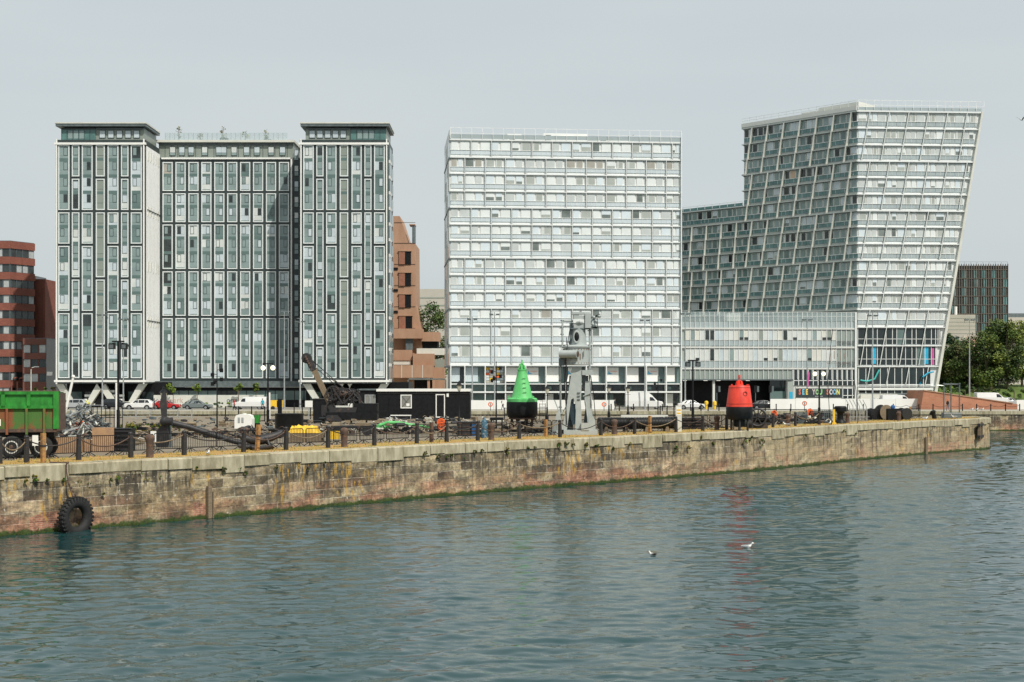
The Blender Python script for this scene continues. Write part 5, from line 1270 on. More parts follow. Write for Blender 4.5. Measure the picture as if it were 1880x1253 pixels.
# chain posts
cp=[-2,48,144,240,338,447,525,602,687,765,820,877,953,1028,1103,1165,1241,1290,1334,1380,1419,1460,1504]
post=MB(); post.prism([(-.115,0),(.115,0),(.085,1.28),(-.085,1.28)],-.095,.095,m_iron); post.lathe([(.12,1.28),(.13,1.31),(.1,1.36),(.02,1.39)],m_iron,10); post.tube([(-.15,0,1.15),(.15,0,1.15)],.035,m_rust,6)
prev=None; src=None
for i,x in enumerate(cp):
    X,Y,a=on_quay(x,2.5)
    if src is None: o=src=post.build('chain_post')
    else: o=src.copy(); COL.objects.link(o)
    sc_=1.0 if x<900 else .92
    o.location=(X,Y,0); o.rotation_euler=(r.uniform(-.02,.02),r.uniform(-.02,.02),a); o.scale=(1,1,sc_)
    tag(o,'x','post','iron chain posts along the quay edge'); defer(o,'square weathered iron chain post',x)
    if prev is not None:
        px,X0,Y0=prev; L=math.hypot(X-X0,Y-Y0)
        mb=MB(); sag=.42+r.uniform(-.1,.12); pts=[]
        for j in range(15): t_=j/14; pts.append((X0+(X-X0)*t_-X0,Y0+(Y-Y0)*t_-Y0,1.15*sc_-4*sag*t_*(1-t_)))
        mb.tube(pts,.035,m_rust if i%3==0 else m_wood if i%3==1 else m_iron,5); o=mb.build('chain',loc=(X0,Y0,0)); tag(o,'x','chain','sagging chains between the quay posts'); defer(o,'sagging chain slung between iron posts',(px+x)/2)
    prev=(x,X,Y)
# crowd barriers
bar=MB(); 
fr=[(-1.08,0,.22),(-1.08,0,1.0),(-1.0,0,1.1),(1.0,0,1.1),(1.08,0,1.0),(1.08,0,.22),(-1.08,0,.22)]
bar.tube(fr,.026,m_black,5)
for k in range(17): bar.box(-1.0+k*.125-.009,-1.0+k*.125+.009,-.009,.009,.22,1.09,m_black)
feet=[]
for s in (-.75,.75): foot=MB(); feet.append(foot); foot.tube([(s-.28,-.25,0),(s,0,.24),(s+.28,.25,0)],.024,m_black,4); foot.tube([(s+.28,-.25,0),(s,0,.24),(s-.28,.25,0)],.024,m_black,4)
L5=offset_line(5.6); 
def along(off,s):
    p,t=edge_at(s); return p.x-t.y*off,p.y+t.x*off,math.atan2(t.y,t.x)
s=38.0; src=None; k=0
while s<acc-6:
    X,Y,a=along(5.6+r.uniform(-.1,.1),s); x=940+F*X/Y
    if -30<x<1345 or 1476<x<1690:
        if src is None: src=thing('crowd_barrier','x','barrier'); bm_=bar.build('frame',src); fo_=[q.build('foot',src) for q in feet]; t=src
        else:
            t=src.copy(); COL.objects.link(t)
            for c_ in [bm_]+fo_: q=c_.copy(); COL.objects.link(q); q.parent=t
        t.location=(X,Y,0); t.rotation_euler=(0,r.uniform(-.015,.015),a+r.uniform(-.06,.06)); tag(t,'x','barrier','black steel crowd barriers behind the chain posts'); defer(t,'black steel crowd barrier',x); k+=1
    s+=2.32
# bollards
for x,hh,off in ((275,1.25,1.9),(632,1.2,2.6),(902,1.2,2.6),(1128,1.15,3.2),(1316,1.2,3.0),(1447,1.1,3.0),(1556,1.0,3.0),(1650,.9,2.8)):
    X,Y,a=on_quay(x,off); mb=MB(); mb.lathe([(.23,0),(.2,.1),(.19,.5),(.2,.65*hh),(.25,.78*hh),(.255,.88*hh),(.2,.96*hh),(.1,hh),(.01,hh+.02)],m_rust,18)
    o=mb.build('mooring_bollard',loc=(X,Y,0)); tag(o,'x','bollard','rusty iron mooring bollards'); defer(o,'round topped rusty brown mooring bollard',x)
# orange stained timber posts
for x,off,h,lean in ((79,1.7,1.5,0.0),(472,3.0,1.55,.08),(792,3.0,1.35,0),(1002,4.0,1.25,0),(1193,3.0,1.35,0)):
    X,Y,a=on_quay(x,off); mb=MB(); mb.box(-.1,.1,-.1,.1,0,h,m_owood if x!=792 else m_rust); mb.box(-.12,.12,-.12,.12,h*.55,h*.6,m_iron)
    o=mb.build('timber_post',loc=(X,Y,0),rz=a); o.rotation_euler=(0,lean,a); tag(o,'x','post'); defer(o,'orange brown stained mooring post',x)
# hanging tyre and rope
X,Y,a=on_quay(139,-.62); z=CH+(HY-950)/F*Y
t=thing('tyre_fender','large black tractor tyre hanging on the dock wall at the waterline','tyre',(X,Y,z),a+.2); t.scale=(1.08,1.08,1.08)
mb=MB(); mb.torus((0,0,0),.69,.255,m_blackr,'y',40,12,sx=.82); mb.build('tyre',t)
mb=MB()
for k in range(30):
    b=2*math.pi*k/30; c,s_=math.cos(b),math.sin(b)
    T=Matrix.Rotation(-b,4,'Y')
    mb.box(.90,.958,-.17,.02,-.04,.04,m_blackr,T@Matrix.Rotation(.35,4,'X')); mb.box(.90,.958,-.02,.17,-.04,.04,m_blackr,T@Matrix.Rotation(-.35,4,'X')); mb.box(.74,.90,-.205,-.17,-.03,.03,m_blackr,T)
mb.build('tread',t)
X2,Y2,a2=on_quay(122,-.12); X3,Y3,_=on_quay(88,1.6)
mb=MB(); zt_=CH+(HY-880)/F*Y2; mb.tube([(X3,Y3,.35),(X3+.3,Y3-.6,.06),(X2,Y2+.35,.07),(X2,Y2-.0,.05),(X2+.02,Y2-.06,-.4),(X2+.15,Y2-.1,-1.0),(X-.1,Y-.05,z+.93),(X,Y-.02,z+.6)],.035,m_rust,6)
for k in range(5): q=k/5; mb.ball((X2+.17+.1*k,Y2-.12,-1.0-.17*k+.0),.07,m_rust,6)
tag(mb.build('mooring_rope'),'rusty rope running over the coping down to the hanging tyre','rope')
# weeds in the wall
WE=[(65,876,9,1),(48,884,4,1),(87,881,4,1),(118,881,4,1),(217,878,5,1),(205,881,3,0),(190,906,3,2),(362,860,3,2),(412,862,5,0),(452,868,4,0),(508,857,4,0),(565,860,4,0),(597,849,3,0),(780,832,5,0),(805,838,6,0),(822,838,4,2),(830,836,4,2),(872,829,5,0),(885,828,4,0),(932,827,8,2),(970,822,3,0),(982,822,3,2),(1027,817,5,0),(1040,815,6,0),(1053,817,4,2),(1074,817,8,2),(1093,818,7,2),(1127,824,4,2),(1155,815,5,2),(1240,824,8,2),(1264,821,5,2),(1288,803,4,1),(1312,812,7,2),(1367,812,7,2),(1380,806,8,0),(1398,812,8,2),(1550,792,4,1),(1571,795,3,1),(1478,800,4,2)]
m_w=[M('weed_olive',(.10,.09,.025),.9),M('weed_green',(.07,.14,.02),.9),M('weed_yellow',(.24,.20,.03),.9)]
mb=MB(); rw=random.Random(9)
for x,y,s,c in WE:
    X,Y,a=on_quay(x,-.1); z=CH+(HY-y)/F*Y; ss=s/F*Y; cols=[m_w[c],m_w[0],m_w[1]] if c!=1 else [m_w[1],m_w[1],m_w[2]]
    crown(mb,(X,Y-.05,z),(ss*1.0,ss*.5,ss*1.0),int(14+s*11),.06,cols,rw,5)
for _ in range(60):
    s_=rw.uniform(40,acc-5); p,t=edge_at(s_); crown(mb,(p.x+t.y*.08,p.y-t.x*.08,rw.choice([-.62,-.66,-.9,-1.0])),(.16,.1,.1),14,.04,m_w,rw,3)
tag(mb.build('wall_weeds'),kind='stuff')
# weed fringe at the waterline
mb=MB()
for _ in range(5200):
    s_=rw.uniform(38,acc-1); p,t=edge_at(s_); z=WZ+abs(rw.gauss(0,.07)); q=(p.x+t.y*.14,p.y-t.x*.14); h=rw.uniform(.03,.09)
    mb.add([(q[0],q[1],z-.05),(q[0]+t.x*h,q[1]+t.y*h,z-.05),(q[0]+t.x*h*.5+t.y*.05,q[1]+t.y*h*.5-t.x*.05,z+h)],[(0,1,2)],rw.choice([m_w[0],m_w[1],m_w[1]]))
tag(mb.build('waterline_weed'),kind='stuff')
# vertical timber rubbing posts
for x,y0,y1,lab_ in ((384,893,952,'pale vertical timber rubbing strip on the left part of the dock wall'),(1700,803,838,'leaning pale timber rubbing strip near the pier end')):
    X,Y,a=on_quay(x,-.16); z0=CH+(HY-y1)/F*Y; z1=CH+(HY-y0)/F*Y; mb=MB(); mb.box(-.13,.13,-.1,.1,z0,z1,m_wood); mb.box(.2,.26,-.08,.05,z0,z1-.3,m_wood)
    tag(mb.build('rubbing_strip',loc=(X,Y,0),rz=a),lab_,'timber strip')
t=thing('fender_frame','dark broken timber fender frame at the rounded tip of the pier','timber frame',on_quay(1800,-.15)[:2]+(0,),on_quay(1800,-.15)[2]+.25)
for (x0,x1,z0,z1) in ((-1.1,-.85,-2.3,-.6),(.3,.55,-1.9,-.35),(-1.4,1.2,-.75,-.5),(-1.4,1.3,-2.0,-1.75)): mb=MB(); mb.box(x0,x1,-.18,.12,z0,z1,m_wood if x0!=-1.4 else m_iron); mb.build('timber',t)
mb=MB(); mb.box(-.8,.2,.0,.05,-1.7,-.8,m_black); mb.build('recess',t)
# ============================================================ green trailer
m_tg=M('trailer_green_paint',(.012,.15,.015),.55,c2=(.025,.27,.03),scale=2.2,wid=.25,stretch=(1,1,.5),bump=.15)
m_tr=M('rust_streaked_green',(.06,.15,.03),.8,c2=(.22,.075,.03),thr=.53,wid=.12,scale=1.7,stretch=(1.2,1,.45),bump=.3)
Dg=75.8; gx=WX(108,Dg); t=thing('tipper_trailer','green tipper trailer with rust streaked lower side, cut by the left edge','trailer',(gx,Dg,0),R(10))
pxm=F/Dg; zt=CH-(719-HY)/pxm; zm=CH-(749-HY)/pxm; zb=CH-(791-HY)/pxm; L=7.5
mb=MB(); mb.box(-L,-.05,.12,2.3,zm,zt-.05,m_tg); mb.box(-L,0,-.0,.14,zt-.16,zt,m_tg); mb.box(-L,0,0,.14,zm-.04,zm+.12,m_tg); mb.box(-.28,0,-.02,.2,zb+.1,zt,m_tg)
for u in (-1.55,-2.85,-4.2,-5.6): mb.box(u-.1,u+.1,.0,.14,zm,zt,m_tg)
mb.box(-.1,.05,.0,2.35,zb,zt-.1,m_rust); mb.box(-L,0,0,2.3,zt,zt+.03,m_rust); mb.build('upper_side',t)
mb=MB(); mb.box(-L,-.1,.14,2.25,zb,zm-.04,m_tr); mb.box(-L,0,.05,.16,zb-.08,zb+.1,m_rust)
for u in (-.75,-1.65,-2.65,-3.7): mb.box(u-.06,u+.06,.0,.15,zb-.2,zm-.04,m_tr)
mb.build('lower_side',t)
mb=MB(); mb.box(-L,-.3,.4,1.9,zb-.35,zb-.05,m_black); mb.box(-3.6,-.6,.3,.5,.55,.9,m_black); mb.build('chassis',t)
for u in (-2.42,-.93,-4.0):
    for yy in (.0,1.9):
        T=TR(u,yy+.2,.6)@Matrix.Rotation(R(90),4,'X'); w_=MB(T); w_.lathe([(.35,-.17),(.5,-.18),(.585,-.14),(.6,-.05),(.6,.05),(.585,.14),(.5,.18),(.35,.17)],m_blackr,28); w_=w_.build('wheel',t)
        h=MB(T); h.lathe([(.35,.16),(.34,.185),(.29,.19),(.27,.1)],m_offw,20); h.lathe([(.27,.1),(.15,.06),(.13,.16),(.08,.2),(.01,.2)],m_rust,16)
        for q in range(8): h.ball((.24*math.cos(q*.785),.24*math.sin(q*.785),.13),.03,m_rust,6)
        h.build('hub',w_)
mb=MB(); mb.box(-3.3,-2.95,-.03,.0,zm-.95,zm-.6,m_wh); mb.build('white_plate',t)
mb=MB(); crown(mb,(-.9,1.4,zt+.1),(.9,.6,.22),260,.07,[m_t4,m_w[1],m_rust],rw,8); tag(mb.build('brush_load',t),kind='stuff')
mb=MB(); X,Y,a=on_quay(66,5.4); mb.box(-.15,.15,-.02,.02,.75,1.3,m_wh); tag(mb.build('notice_board',loc=(X,Y-.15,-.05),rz=R(5)),'white notice tied to the barrier in front of the trailer','notice')
# ============================================================ scrap heap behind barriers
r=random.Random(12); D=104; mb=MB()
for _ in range(240):
    x=r.uniform(114,196); X=WX(x,D); h=2.1*math.exp(-((x-150)/38)**2)+.2; z=r.uniform(0,h); y=r.uniform(-1.5,1.5)
    d=Vector((r.uniform(-1,1),r.uniform(-1,1),r.uniform(-.6,.6))).normalized()*r.uniform(.15,.7); mb.bar((X-d.x,y-d.y,max(.02,z-d.z)),(X+d.x,y+d.y,max(.04,z+d.z)),r.uniform(.03,.12),r.choice([m_steel,m_greyd,m_offw,m_greyd,m_iron,m_orange if r.random()<.2 else m_steel]))
tag(mb.build('scrap_heap',loc=(0,D,0)),kind='stuff')
D=112; t=thing('bar_enclosure','black upright bar enclosure around the scrap left of the tall lamp post','enclosure',(WX(140,D),D,0)); mb=MB(); W=WX(225,D)-WX(140,D)
for z in (.1,1.2,2.05): mb.box(0,W,-.02,.02,z-.03,z+.03,m_black)
mb.build('rail',t); mb=MB()
for k in range(12): mb.box(W*k/11-.025,W*k/11+.025,-.02,.02,0,2.1,m_black)
mb.build('bars',t)
def litter(name,x0,x1,yb,n,hmax,mats,seed,sz=(.08,.4)):
    r=random.Random(seed); mb=MB()
    for _ in range(n):
        x=r.uniform(x0,x1); D=gd(yb+r.uniform(-3,3)); z=r.uniform(0,hmax)*r.random(); a=r.uniform(0,3.1); s=r.uniform(*sz)
        T=TR(WX(x,D),D,z,a)@Matrix.Rotation(r.uniform(-.5,.5),4,'X')
        if r.random()<.55: mb.box(-s,s,-s*.4,s*.4,0,s*r.uniform(.2,.7),r.choice(mats),T)
        elif r.random()<.5: mb.tube([(-s,0,.1),(0,s*.3,.25),(s,0,.1)],.03,r.choice(mats),5,T=T)
        else: mb.lathe([(s*.4,0),(s*.4,s*.5)],r.choice(mats),10,T=T)
    return tag(mb.build(name),kind='stuff')
m_stone=M('rubble_stone',(.30,.25,.17),.9,c2=(.20,.15,.10),scale=2,bump=.4); m_blue=M('blue_plastic',(.02,.10,.28),.5)
litter('yard_rubble',110,262,815,120,.7,[m_stone,m_wood,m_iron,m_rust,m_offw],1)
litter('yard_clutter',250,520,802,260,.8,[m_stone,m_wood,m_iron,m_rust,m_black,m_rust,m_iron],2)
litter('yard_clutter',560,900,795,380,1.0,[m_wood,m_iron,m_rust,m_black,m_black,m_iron,m_stone,m_offw],3)
litter('yard_clutter',905,1010,793,110,.8,[m_wood,m_iron,m_rust,m_black,m_stone],4)
litter('yard_clutter',1095,1330,785,170,.8,[m_iron,m_black,m_black,m_stone,m_wood],5)
litter('yard_clutter',1380,1535,777,190,1.0,[m_iron,m_black,m_black,m_rust,m_greyd,m_offw],6)
litter('yard_clutter',230,600,785,170,1.0,[m_black,m_iron,m_iron,m_wood,m_greyd,m_stone],8)
litter('yard_clutter',690,1000,776,150,.6,[m_stone,m_wood,m_iron,m_offw],7)
# dry brown weed bank behind
mb=MB(); 
for _ in range(26): x=rw.uniform(225,330); D=gd(793); crown(mb,(WX(x,D),D+rw.uniform(-1,1),.35),(.5,.4,.4),90,.08,[m_w[0],m_w[1],m_w[2]],rw,4)
tag(mb.build('weed_patch'),kind='stuff')
# red stone blocks near trailer
for i,(x,y,w_,h,lab_) in enumerate(((118,838,1.5,.9,'large orange brown stone block low beside the trailer wheels'),(190,836,1.2,1.4,'tall ochre stone block left of the dark crate'),(152,836,.9,.7,'small squat stone block behind the second chain post'))):
    D=gd(y-6); mb=MB(); mb.box(-w_/2,w_/2,-.4,.4,0,h,M('sandstone_%s'%'abc'[i],(.42,.25,.13),.9,c2=(.32,.2,.12),scale=2,bump=.4)); tag(mb.build('stone_block',loc=(WX(x,D),D,0),rz=.2*i),lab_,'stone block')
D=gd(829); mb=MB(); mb.box(-.75,.75,-.5,.5,0,1.35,m_black)
for k in range(5): mb.box(-.78,.78,-.53,-.5,.1+k*.26,.2+k*.26,m_iron)
tag(mb.build('dark_crate',loc=(WX(221,D),D,0)),'tall dark slatted crate at the foot of the tall lamp post','crate')
# ============================================================ propeller + shaft
D=gd(822); px=F/D; t=thing('ship_propeller','large black ship propeller with one blade upright and a long shaft lying to the right','propeller',(WX(303,D),D,0)); hz=CH-(774-HY)/px
def pz(y): return CH-(y-HY)/px
mb=MB(); mb.ball((0,0,hz),(.33,.4,.33),m_iron,16); mb.lathe([(.2,0),(.26,.5)],m_iron,14,T=TR(0,-.2,hz)@Matrix.Rotation(R(90),4,'Y')); mb.build('hub',t)
def blade(pts,th,cx,yaw=.25):
    m_=MB(TR(0,0,0,yaw)); n_=len(pts); m_.prism(pts,-th,th,m_iron); return m_
up=[((x-303)/px,pz(y)) for x,y in ((297,770),(295,752),(293,742),(298,722),(302,719),(305,722),(307,748),(306,770))]
mb=blade(up[::-1] if False else up,.07,0); mb.build('blade',t)
lo=[((x-303)/px,pz(y)) for x,y in ((298,780),(284,794),(281,808),(287,820),(297,825),(307,822),(312,806),(309,790),(306,780))]
mb=blade(lo,.08,0,-.2); mb.build('blade',t)
mb=MB(); mb.prism([(-.3,0),(.3,0),(.2,hz-.2),(-.2,hz-.2)],.35,.7,m_greyd); mb.build('stand',t)
q=[((x-303)/px,(x-303)*.012,pz(y)) for x,y in ((312,776),(345,785),(380,798),(420,812),(462,822))]; mb=MB(); mb.tube(q,[.19,.17,.2,.17,.2],m_iron,12); mb.build('shaft',t)
mb=MB(); mb.box(-.2,.14,-.62,-.58,pz(810),pz(790),m_wh); tag(mb.build('notice_board',loc=(WX(296,D),D-1.2,0)),'white notice in front of the lower propeller blade','notice')
# black anchor with curved arms
D=gd(826); px=F/D; t=thing('ship_anchor','huge black anchor with curved arm lying right of the propeller shaft','anchor',(WX(490,D),D,0))
def A(x,y,yy=0): return ((x-490)/px,yy,CH-(y-HY)/px)
mb=MB(); arc=[A(522,790,.4),A(512,797,.3),(A(498,803,.2)),A(480,808,0),A(462,808,-.1),A(446,803,-.2),A(438,797,-.3)]; mb.tube(arc,[.06,.18,.26,.3,.27,.18,.07],m_iron,10); mb.build('arm',t)
mb=MB(); mb.tube([A(486,806),A(500,820,-.2),A(478,824,-.3),A(440,818,-.4)],[.22,.2,.2,.12],m_iron,10); mb.build('shank',t)
mb=MB(); mb.prism([(A(520,786)[0],A(520,786)[2]),(A(527,800)[0],A(527,800)[2]),(A(512,803)[0],A(512,803)[2])][::-1],.2,.3,m_iron); mb.build('fluke',t)
# white tank, green bin, low round tank
D=gd(789); px=F/D; t=thing('white_tank','rounded white plastic water tank left of the small green bin','tank',(WX(449,D),D,0)); w_=16/px; h=CH-(761-HY)/px
mb=MB(); mb.prism([(-w_,.1),(w_,.1),(w_,h*.7),(w_*.85,h*.93),(w_*.5,h),(-w_*.5,h),(-w_*.85,h*.93),(-w_,h*.7)],-.6,.6,m_white2)
for u in (-.45,-.15): mb.box(u,u+.18,-.62,-.6,h*.45,h*.8,m_steel)
mb.build('body',t); mb=MB(); mb.lathe([(.18,h),(.16,h+.08)],m_offw,12); mb.build('cap',t)
D=gd(788); px=F/D; t=thing('green_bin','small bright green open topped bin beside the white tank','bin',(WX(471,D),D,0)); h=CH-(762-HY)/px
mb=MB(); mb.prism([(-.22,.5),(.2,.5),(.33,h),(-.35,h-.08)],-.3,.3,m_tg); mb.build('body',t); mb=MB(); mb.box(-.3,.25,-.28,.28,0,.5,m_black); mb.build('base',t)
D=gd(792); px=F/D; t=thing('black_tank','low round black tank with a square chimney post behind the yellow heap','tank',(WX(531,D),D,0)); h=CH-(760-HY)/px; w_=26/px
mb=MB(); mb.lathe([(w_,0),(w_,h-.06),(w_+.04,h),(w_,h+.02),(.05,h+.04)],m_black,32); mb.build('body',t)
mb=MB(); mb.box((509-531)/px,(516-531)/px,.2,.5,0,CH-(733-HY)/px,m_black); mb.build('chimney',t)
# ============================================================ crane
D=gd(779); px=F/D; cx=WX(628,D)
def C(x,y,yy=0): return ((x-628)/px,yy,CH-(y-HY)/px)
t=thing('dock_crane','old black hand crane with brown timber jib raised to the left','crane',(cx,D,0))
mb=MB(); mb.bar(C(613,757),C(575,676),.42,m_wood,h=.5); mb.bar(C(615,762,-.05),C(604,740,-.05),.5,m_iron); mb.build('jib',t)
mb=MB(); mb.bar(C(576,680,-.03),C(565,657,-.03),.5,m_iron,h=.56); mb.lathe([(.45,-.15),(.5,-.1),(.5,.1),(.45,.15)],m_iron,16,T=Matrix.Translation(C(563,658))@Matrix.Rotation(R(90),4,'X')); 
for q in range(5): mb.ball(C(562+q*2,656+q*4,-.3),.14,m_rust,6)
mb.build('jib_head',t)
mb=MB()
for (a,b) in ((C(567,656),C(632,715,.2)),(C(572,668),C(620,712,.2)),(C(566,657,.3),C(634,716,.5)),(C(600,690),C(634,716,.3))): mb.tube([a,b],.035,m_black,5)
mb.tube([C(640,714),C(686,760)],.05,m_iron,5); mb.build('stay_rope',t)
mb=MB()
for x,y,rr_ in ((648,735,.78),(613,722,.6)):
    T=Matrix.Translation(C(x,y,-.5))@Matrix.Rotation(R(90),4,'X'); mb.torus((0,0,0),rr_,.07,m_iron,'z',32,6,T=T)
    for k in range(6): a=k*math.pi/3; mb.bar((0,0,0),(rr_*math.cos(a),rr_*math.sin(a),0),.08,m_iron,T=T)
    for k in range(28): a=k*math.pi/14; mb.cb((rr_+.08)*math.cos(a),(rr_+.08)*math.sin(a),-.04,.07,.07,.1,m_iron,T=T)
mb.build('gear_wheel',t)
mb=MB(); mb.lathe([(.32,-.9),(.36,-.85),(.3,-.8),(.3,.8),(.36,.85),(.32,.9)],m_rust,16,T=Matrix.Translation(C(630,724,0))@Matrix.Rotation(R(90),4,'Y')); mb.build('winch_drum',t)
mb=MB()
mb.prism([C(607,752)[::2],C(655,752)[::2],C(660,738)[::2],C(650,714)[::2],C(622,712)[::2],C(612,730)[::2]],.1,.25,m_iron)
mb.prism([C(607,757)[::2],C(655,757)[::2],C(657,748)[::2],C(607,748)[::2]],-.8,.8,m_iron)
for a,b in ((C(612,712,.5),C(612,760,.5)),(C(657,715,.5),C(650,760,.5)),(C(612,712,-.6),C(640,756,-.6)),(C(655,716,-.6),C(625,750,-.6)),(C(606,724,-.2),C(616,750,-.2)),(C(660,725,-.5),C(662,748,-.5)),(C(600,745,-.4),C(612,728,-.4))): mb.bar(a,b,.14,m_iron)
rc=random.Random(4)
for _ in range(26): x,y=rc.uniform(606,660),rc.uniform(712,756); mb.ball(C(x,y,rc.uniform(-.6,.3)),rc.uniform(.08,.24),rc.choice([m_iron,m_black,m_iron]),8)
mb.build('gear_frame',t)
mb=MB(); mb.box(C(618,0)[0],C(642,0)[0],-.7,.6,C(0,755)[2],C(0,745)[2],m_offw); mb.box(C(640,0)[0],C(648,0)[0],-.5,.6,C(0,756)[2],C(0,741)[2],m_white2); mb.build('counterweight',t)
mb=MB(); mb.box(C(600,0)[0],C(694,0)[0],-.9,.9,C(0,770)[2],C(0,757)[2],m_black); mb.box(C(652,0)[0],C(694,0)[0],-.7,.9,C(0,758)[2],C(0,741)[2],m_black)
mb.prism([C(594,773)[::2],C(632,773)[::2],C(622,762)[::2],C(604,762)[::2]],-1.1,1.1,m_iron); mb.build('platform',t)
mb=MB(); mb.box(C(588,0)[0],C(700,0)[0],-.8,.8,0.35,C(0,771)[2],m_wood); 
for x in (592,612,640,668,694): mb.box(C(x,0)[0]-.25,C(x,0)[0]+.25,-.85,.85,0,.4,m_stone)
mb.build('timber_bed',t)
D2_=gd(775)-3; px2=F/D2_; t=thing('black_hut','square black steel hut left of the crane jib','hut',(WX(596,D2_),D2_+2,0)); W=24/px2; h=CH-(734-HY)/px2
mb=MB(); mb.box(-W,W,-1,1,0,h,m_black); mb.box(-W-.06,W+.06,-1.06,1.06,h,h+.08,m_iron); mb.build('body',t); mb=MB(); mb.box(-.45,.1,-1.03,-1.0,h*.3,h*.75,m_iron); mb.build('hatch',t)
mb=MB(); D=145; mb.box(-.38,.38,-.03,.03,WZc(748,D),WZc(736,D),m_wh); mb.box(-.05,.05,0,.05,0,WZc(748,D),m_steel); tag(mb.build('white_sign',loc=(WX(567,D),D,0)),'blank white board left of the square black hut','sign')
# ============================================================ black cabin
D=150; px=F/D; x0=WX(693,D); t=thing('site_cabin','long black site cabin with white roof edge, framed window and white framed door','cabin',(x0,D,0))
def K(x): return WX(x,D)-x0
def Kz(y): return WZc(y,D)
mb=MB(); mb.box(0,K(863),0,4,Kz(770),Kz(719),m_black)
for k in range(9): mb.box(K(693)+k*1.18,K(693)+k*1.18+.05,-.03,0,Kz(770),Kz(722),m_black)
mb.box(0,K(863),-.04,0,Kz(724),Kz(721),m_iron); mb.build('wall',t)
mb=MB(); mb.box(-.1,K(864),-.25,4.1,Kz(719),Kz(714.5),m_white2); mb.build('roof',t)
mb=MB(); mb.box(K(655),-.05,.3,3.6,Kz(770),Kz(717),m_black); mb.box(K(655),-.05,.1,3.7,Kz(717),Kz(714.6),m_greyd); mb.build('annex',t)
def framed(x1,x2,y1,y2,yo,name,fm,pm,kids=0):
    mb=MB(); f=.1; a,b,c,d=K(x1),K(x2),Kz(y2),Kz(y1)
    for q in ((a,a+f,c,d),(b-f,b,c,d),(a+f,b-f,c,c+f),(a+f,b-f,d-f,d)): mb.box(q[0],q[1],yo-.09,yo,q[2],q[3],fm)
    o=mb.build(name,t); p=MB(); p.box(a+f,b-f,yo-.05,yo-.01,c+f,d-f,pm); p.build('pane',o); return o
m_mesh=M('grilled_pane',(.22,.22,.20),.5,scale=8)
o=framed(735.5,756,725,750,0,'window',m_wh,m_mesh); mb=MB(); mb.bar((K(738),-.06,Kz(748)),(K(754),-.06,Kz(728)),.03,m_iron); mb.bar((K(738),-.06,Kz(728)),(K(754),-.06,Kz(748)),.03,m_iron); mb.box(K(746),K(752),-.08,-.05,Kz(746),Kz(741),m_wh); mb.build('grille',o)
framed(669,678.5,725,743,.3,'window',m_steel,m_mesh); framed(679,689,725,743,.3,'window',m_steel,m_mesh); framed(800,817,724,767,0,'door',m_wh,m_black)
mb=MB(); mb.box(K(820),K(824),-.12,0,Kz(729),Kz(723),m_wh); mb.build('lamp_box',t)
mb=MB()
for x in (700,725,757,795,835,858): mb.box(K(x)-.3,K(x)+.3,.3,3.5,0,Kz(770),m_stone)
mb.box(K(690),K(862),-.1,.1,Kz(772.5),Kz(770),m_offw); mb.build('foundation',t)
mb=MB(); D=140; mb.bar((WX(717,D),0,WZc(763,D)),(WX(755,D),0,WZc(763,D)),.1,m_white2); mb.bar((WX(726,D),0,WZc(763,D)),(WX(726,D),0,0),.07,m_steel); mb.bar((WX(754,D),0,WZc(763,D)),(WX(754,D),0,0),.07,m_steel); tag(mb.build('white_rail_stand',loc=(0,D,0)),'low white rail stand under the cabin window','rail')
# crane wagon / stone bed before cabin
D=gd(800); px=F/D; t=thing('flat_wagon','dark iron flat wagon with wheels in front of the crane','wagon',(WX(648,D),D,0)); mb=MB(); mb.box(-1.6,1.6,-.6,.6,.55,.75,m_iron); mb.box(-1.5,-.9,-.6,.5,.75,1.0,m_stone); mb.box(.2,1.3,-.5,.5,.75,.95,m_wood); mb.build('deck',t)
for u in (-1.1,1.1): mb=MB(TR(u,-.5,.36)@Matrix.Rotation(R(90),4,'X')); mb.lathe([(.05,-.06),(.33,-.06),(.36,.06),(.05,.08)],m_iron,18); mb.build('wheel',t)
# yellow heap
D=gd(812); px=F/D; t=thing('tarpaulin_heap','crumpled bright yellow tarpaulin heap on grey timber baulks','tarpaulin',(WX(559,D),D,.62)); rh=random.Random(5); nx,ny=22,12; vs=[]
for i in range(nx+1):
    for j in range(ny+1):
        u=i/nx*2-1; v=j/ny*2-1; e=max(0,1-abs(u)**3)*max(0,1-abs(v)**3); e=min(1,e*2.2); h=.5*e*(.8+.2*math.sin(u*7+1.2)*math.cos(v*5)+rh.uniform(-.14,.14)); vs.append((u*1.05+rh.uniform(-.03,.03),v*.7,max(0.01,h)))
mb=MB(); mb.add(vs,[(i*(ny+1)+j,(i+1)*(ny+1)+j,(i+1)*(ny+1)+j+1,i*(ny+1)+j+1) for i in range(nx) for j in range(ny)],m_yellow); mb.build('cover',t)
mb=MB(); 
for k in range(4): mb.box(-1.15+.05*k,1.1,-.75+k*.38,-.42+k*.38,0,.3,m_wood); 
for k in range(3): mb.box(-1.0,1.2,-.7+k*.45,-.35+k*.45,.3,.6,m_wood)
tag(mb.build('timber_stack',loc=(WX(562,D),D,0)),'stack of grey timber baulks under the yellow tarpaulin','timber')
D=gd(812); mb=MB(); mb.box(-.42,.42,-.3,.3,.2,.78,m_yellow); mb.box(-.44,.44,-.32,.32,.78,.86,m_black); tag(mb.build('yellow_box',loc=(WX(612,D),D,0)),'yellow box with black lid right of the tarpaulin heap','box')
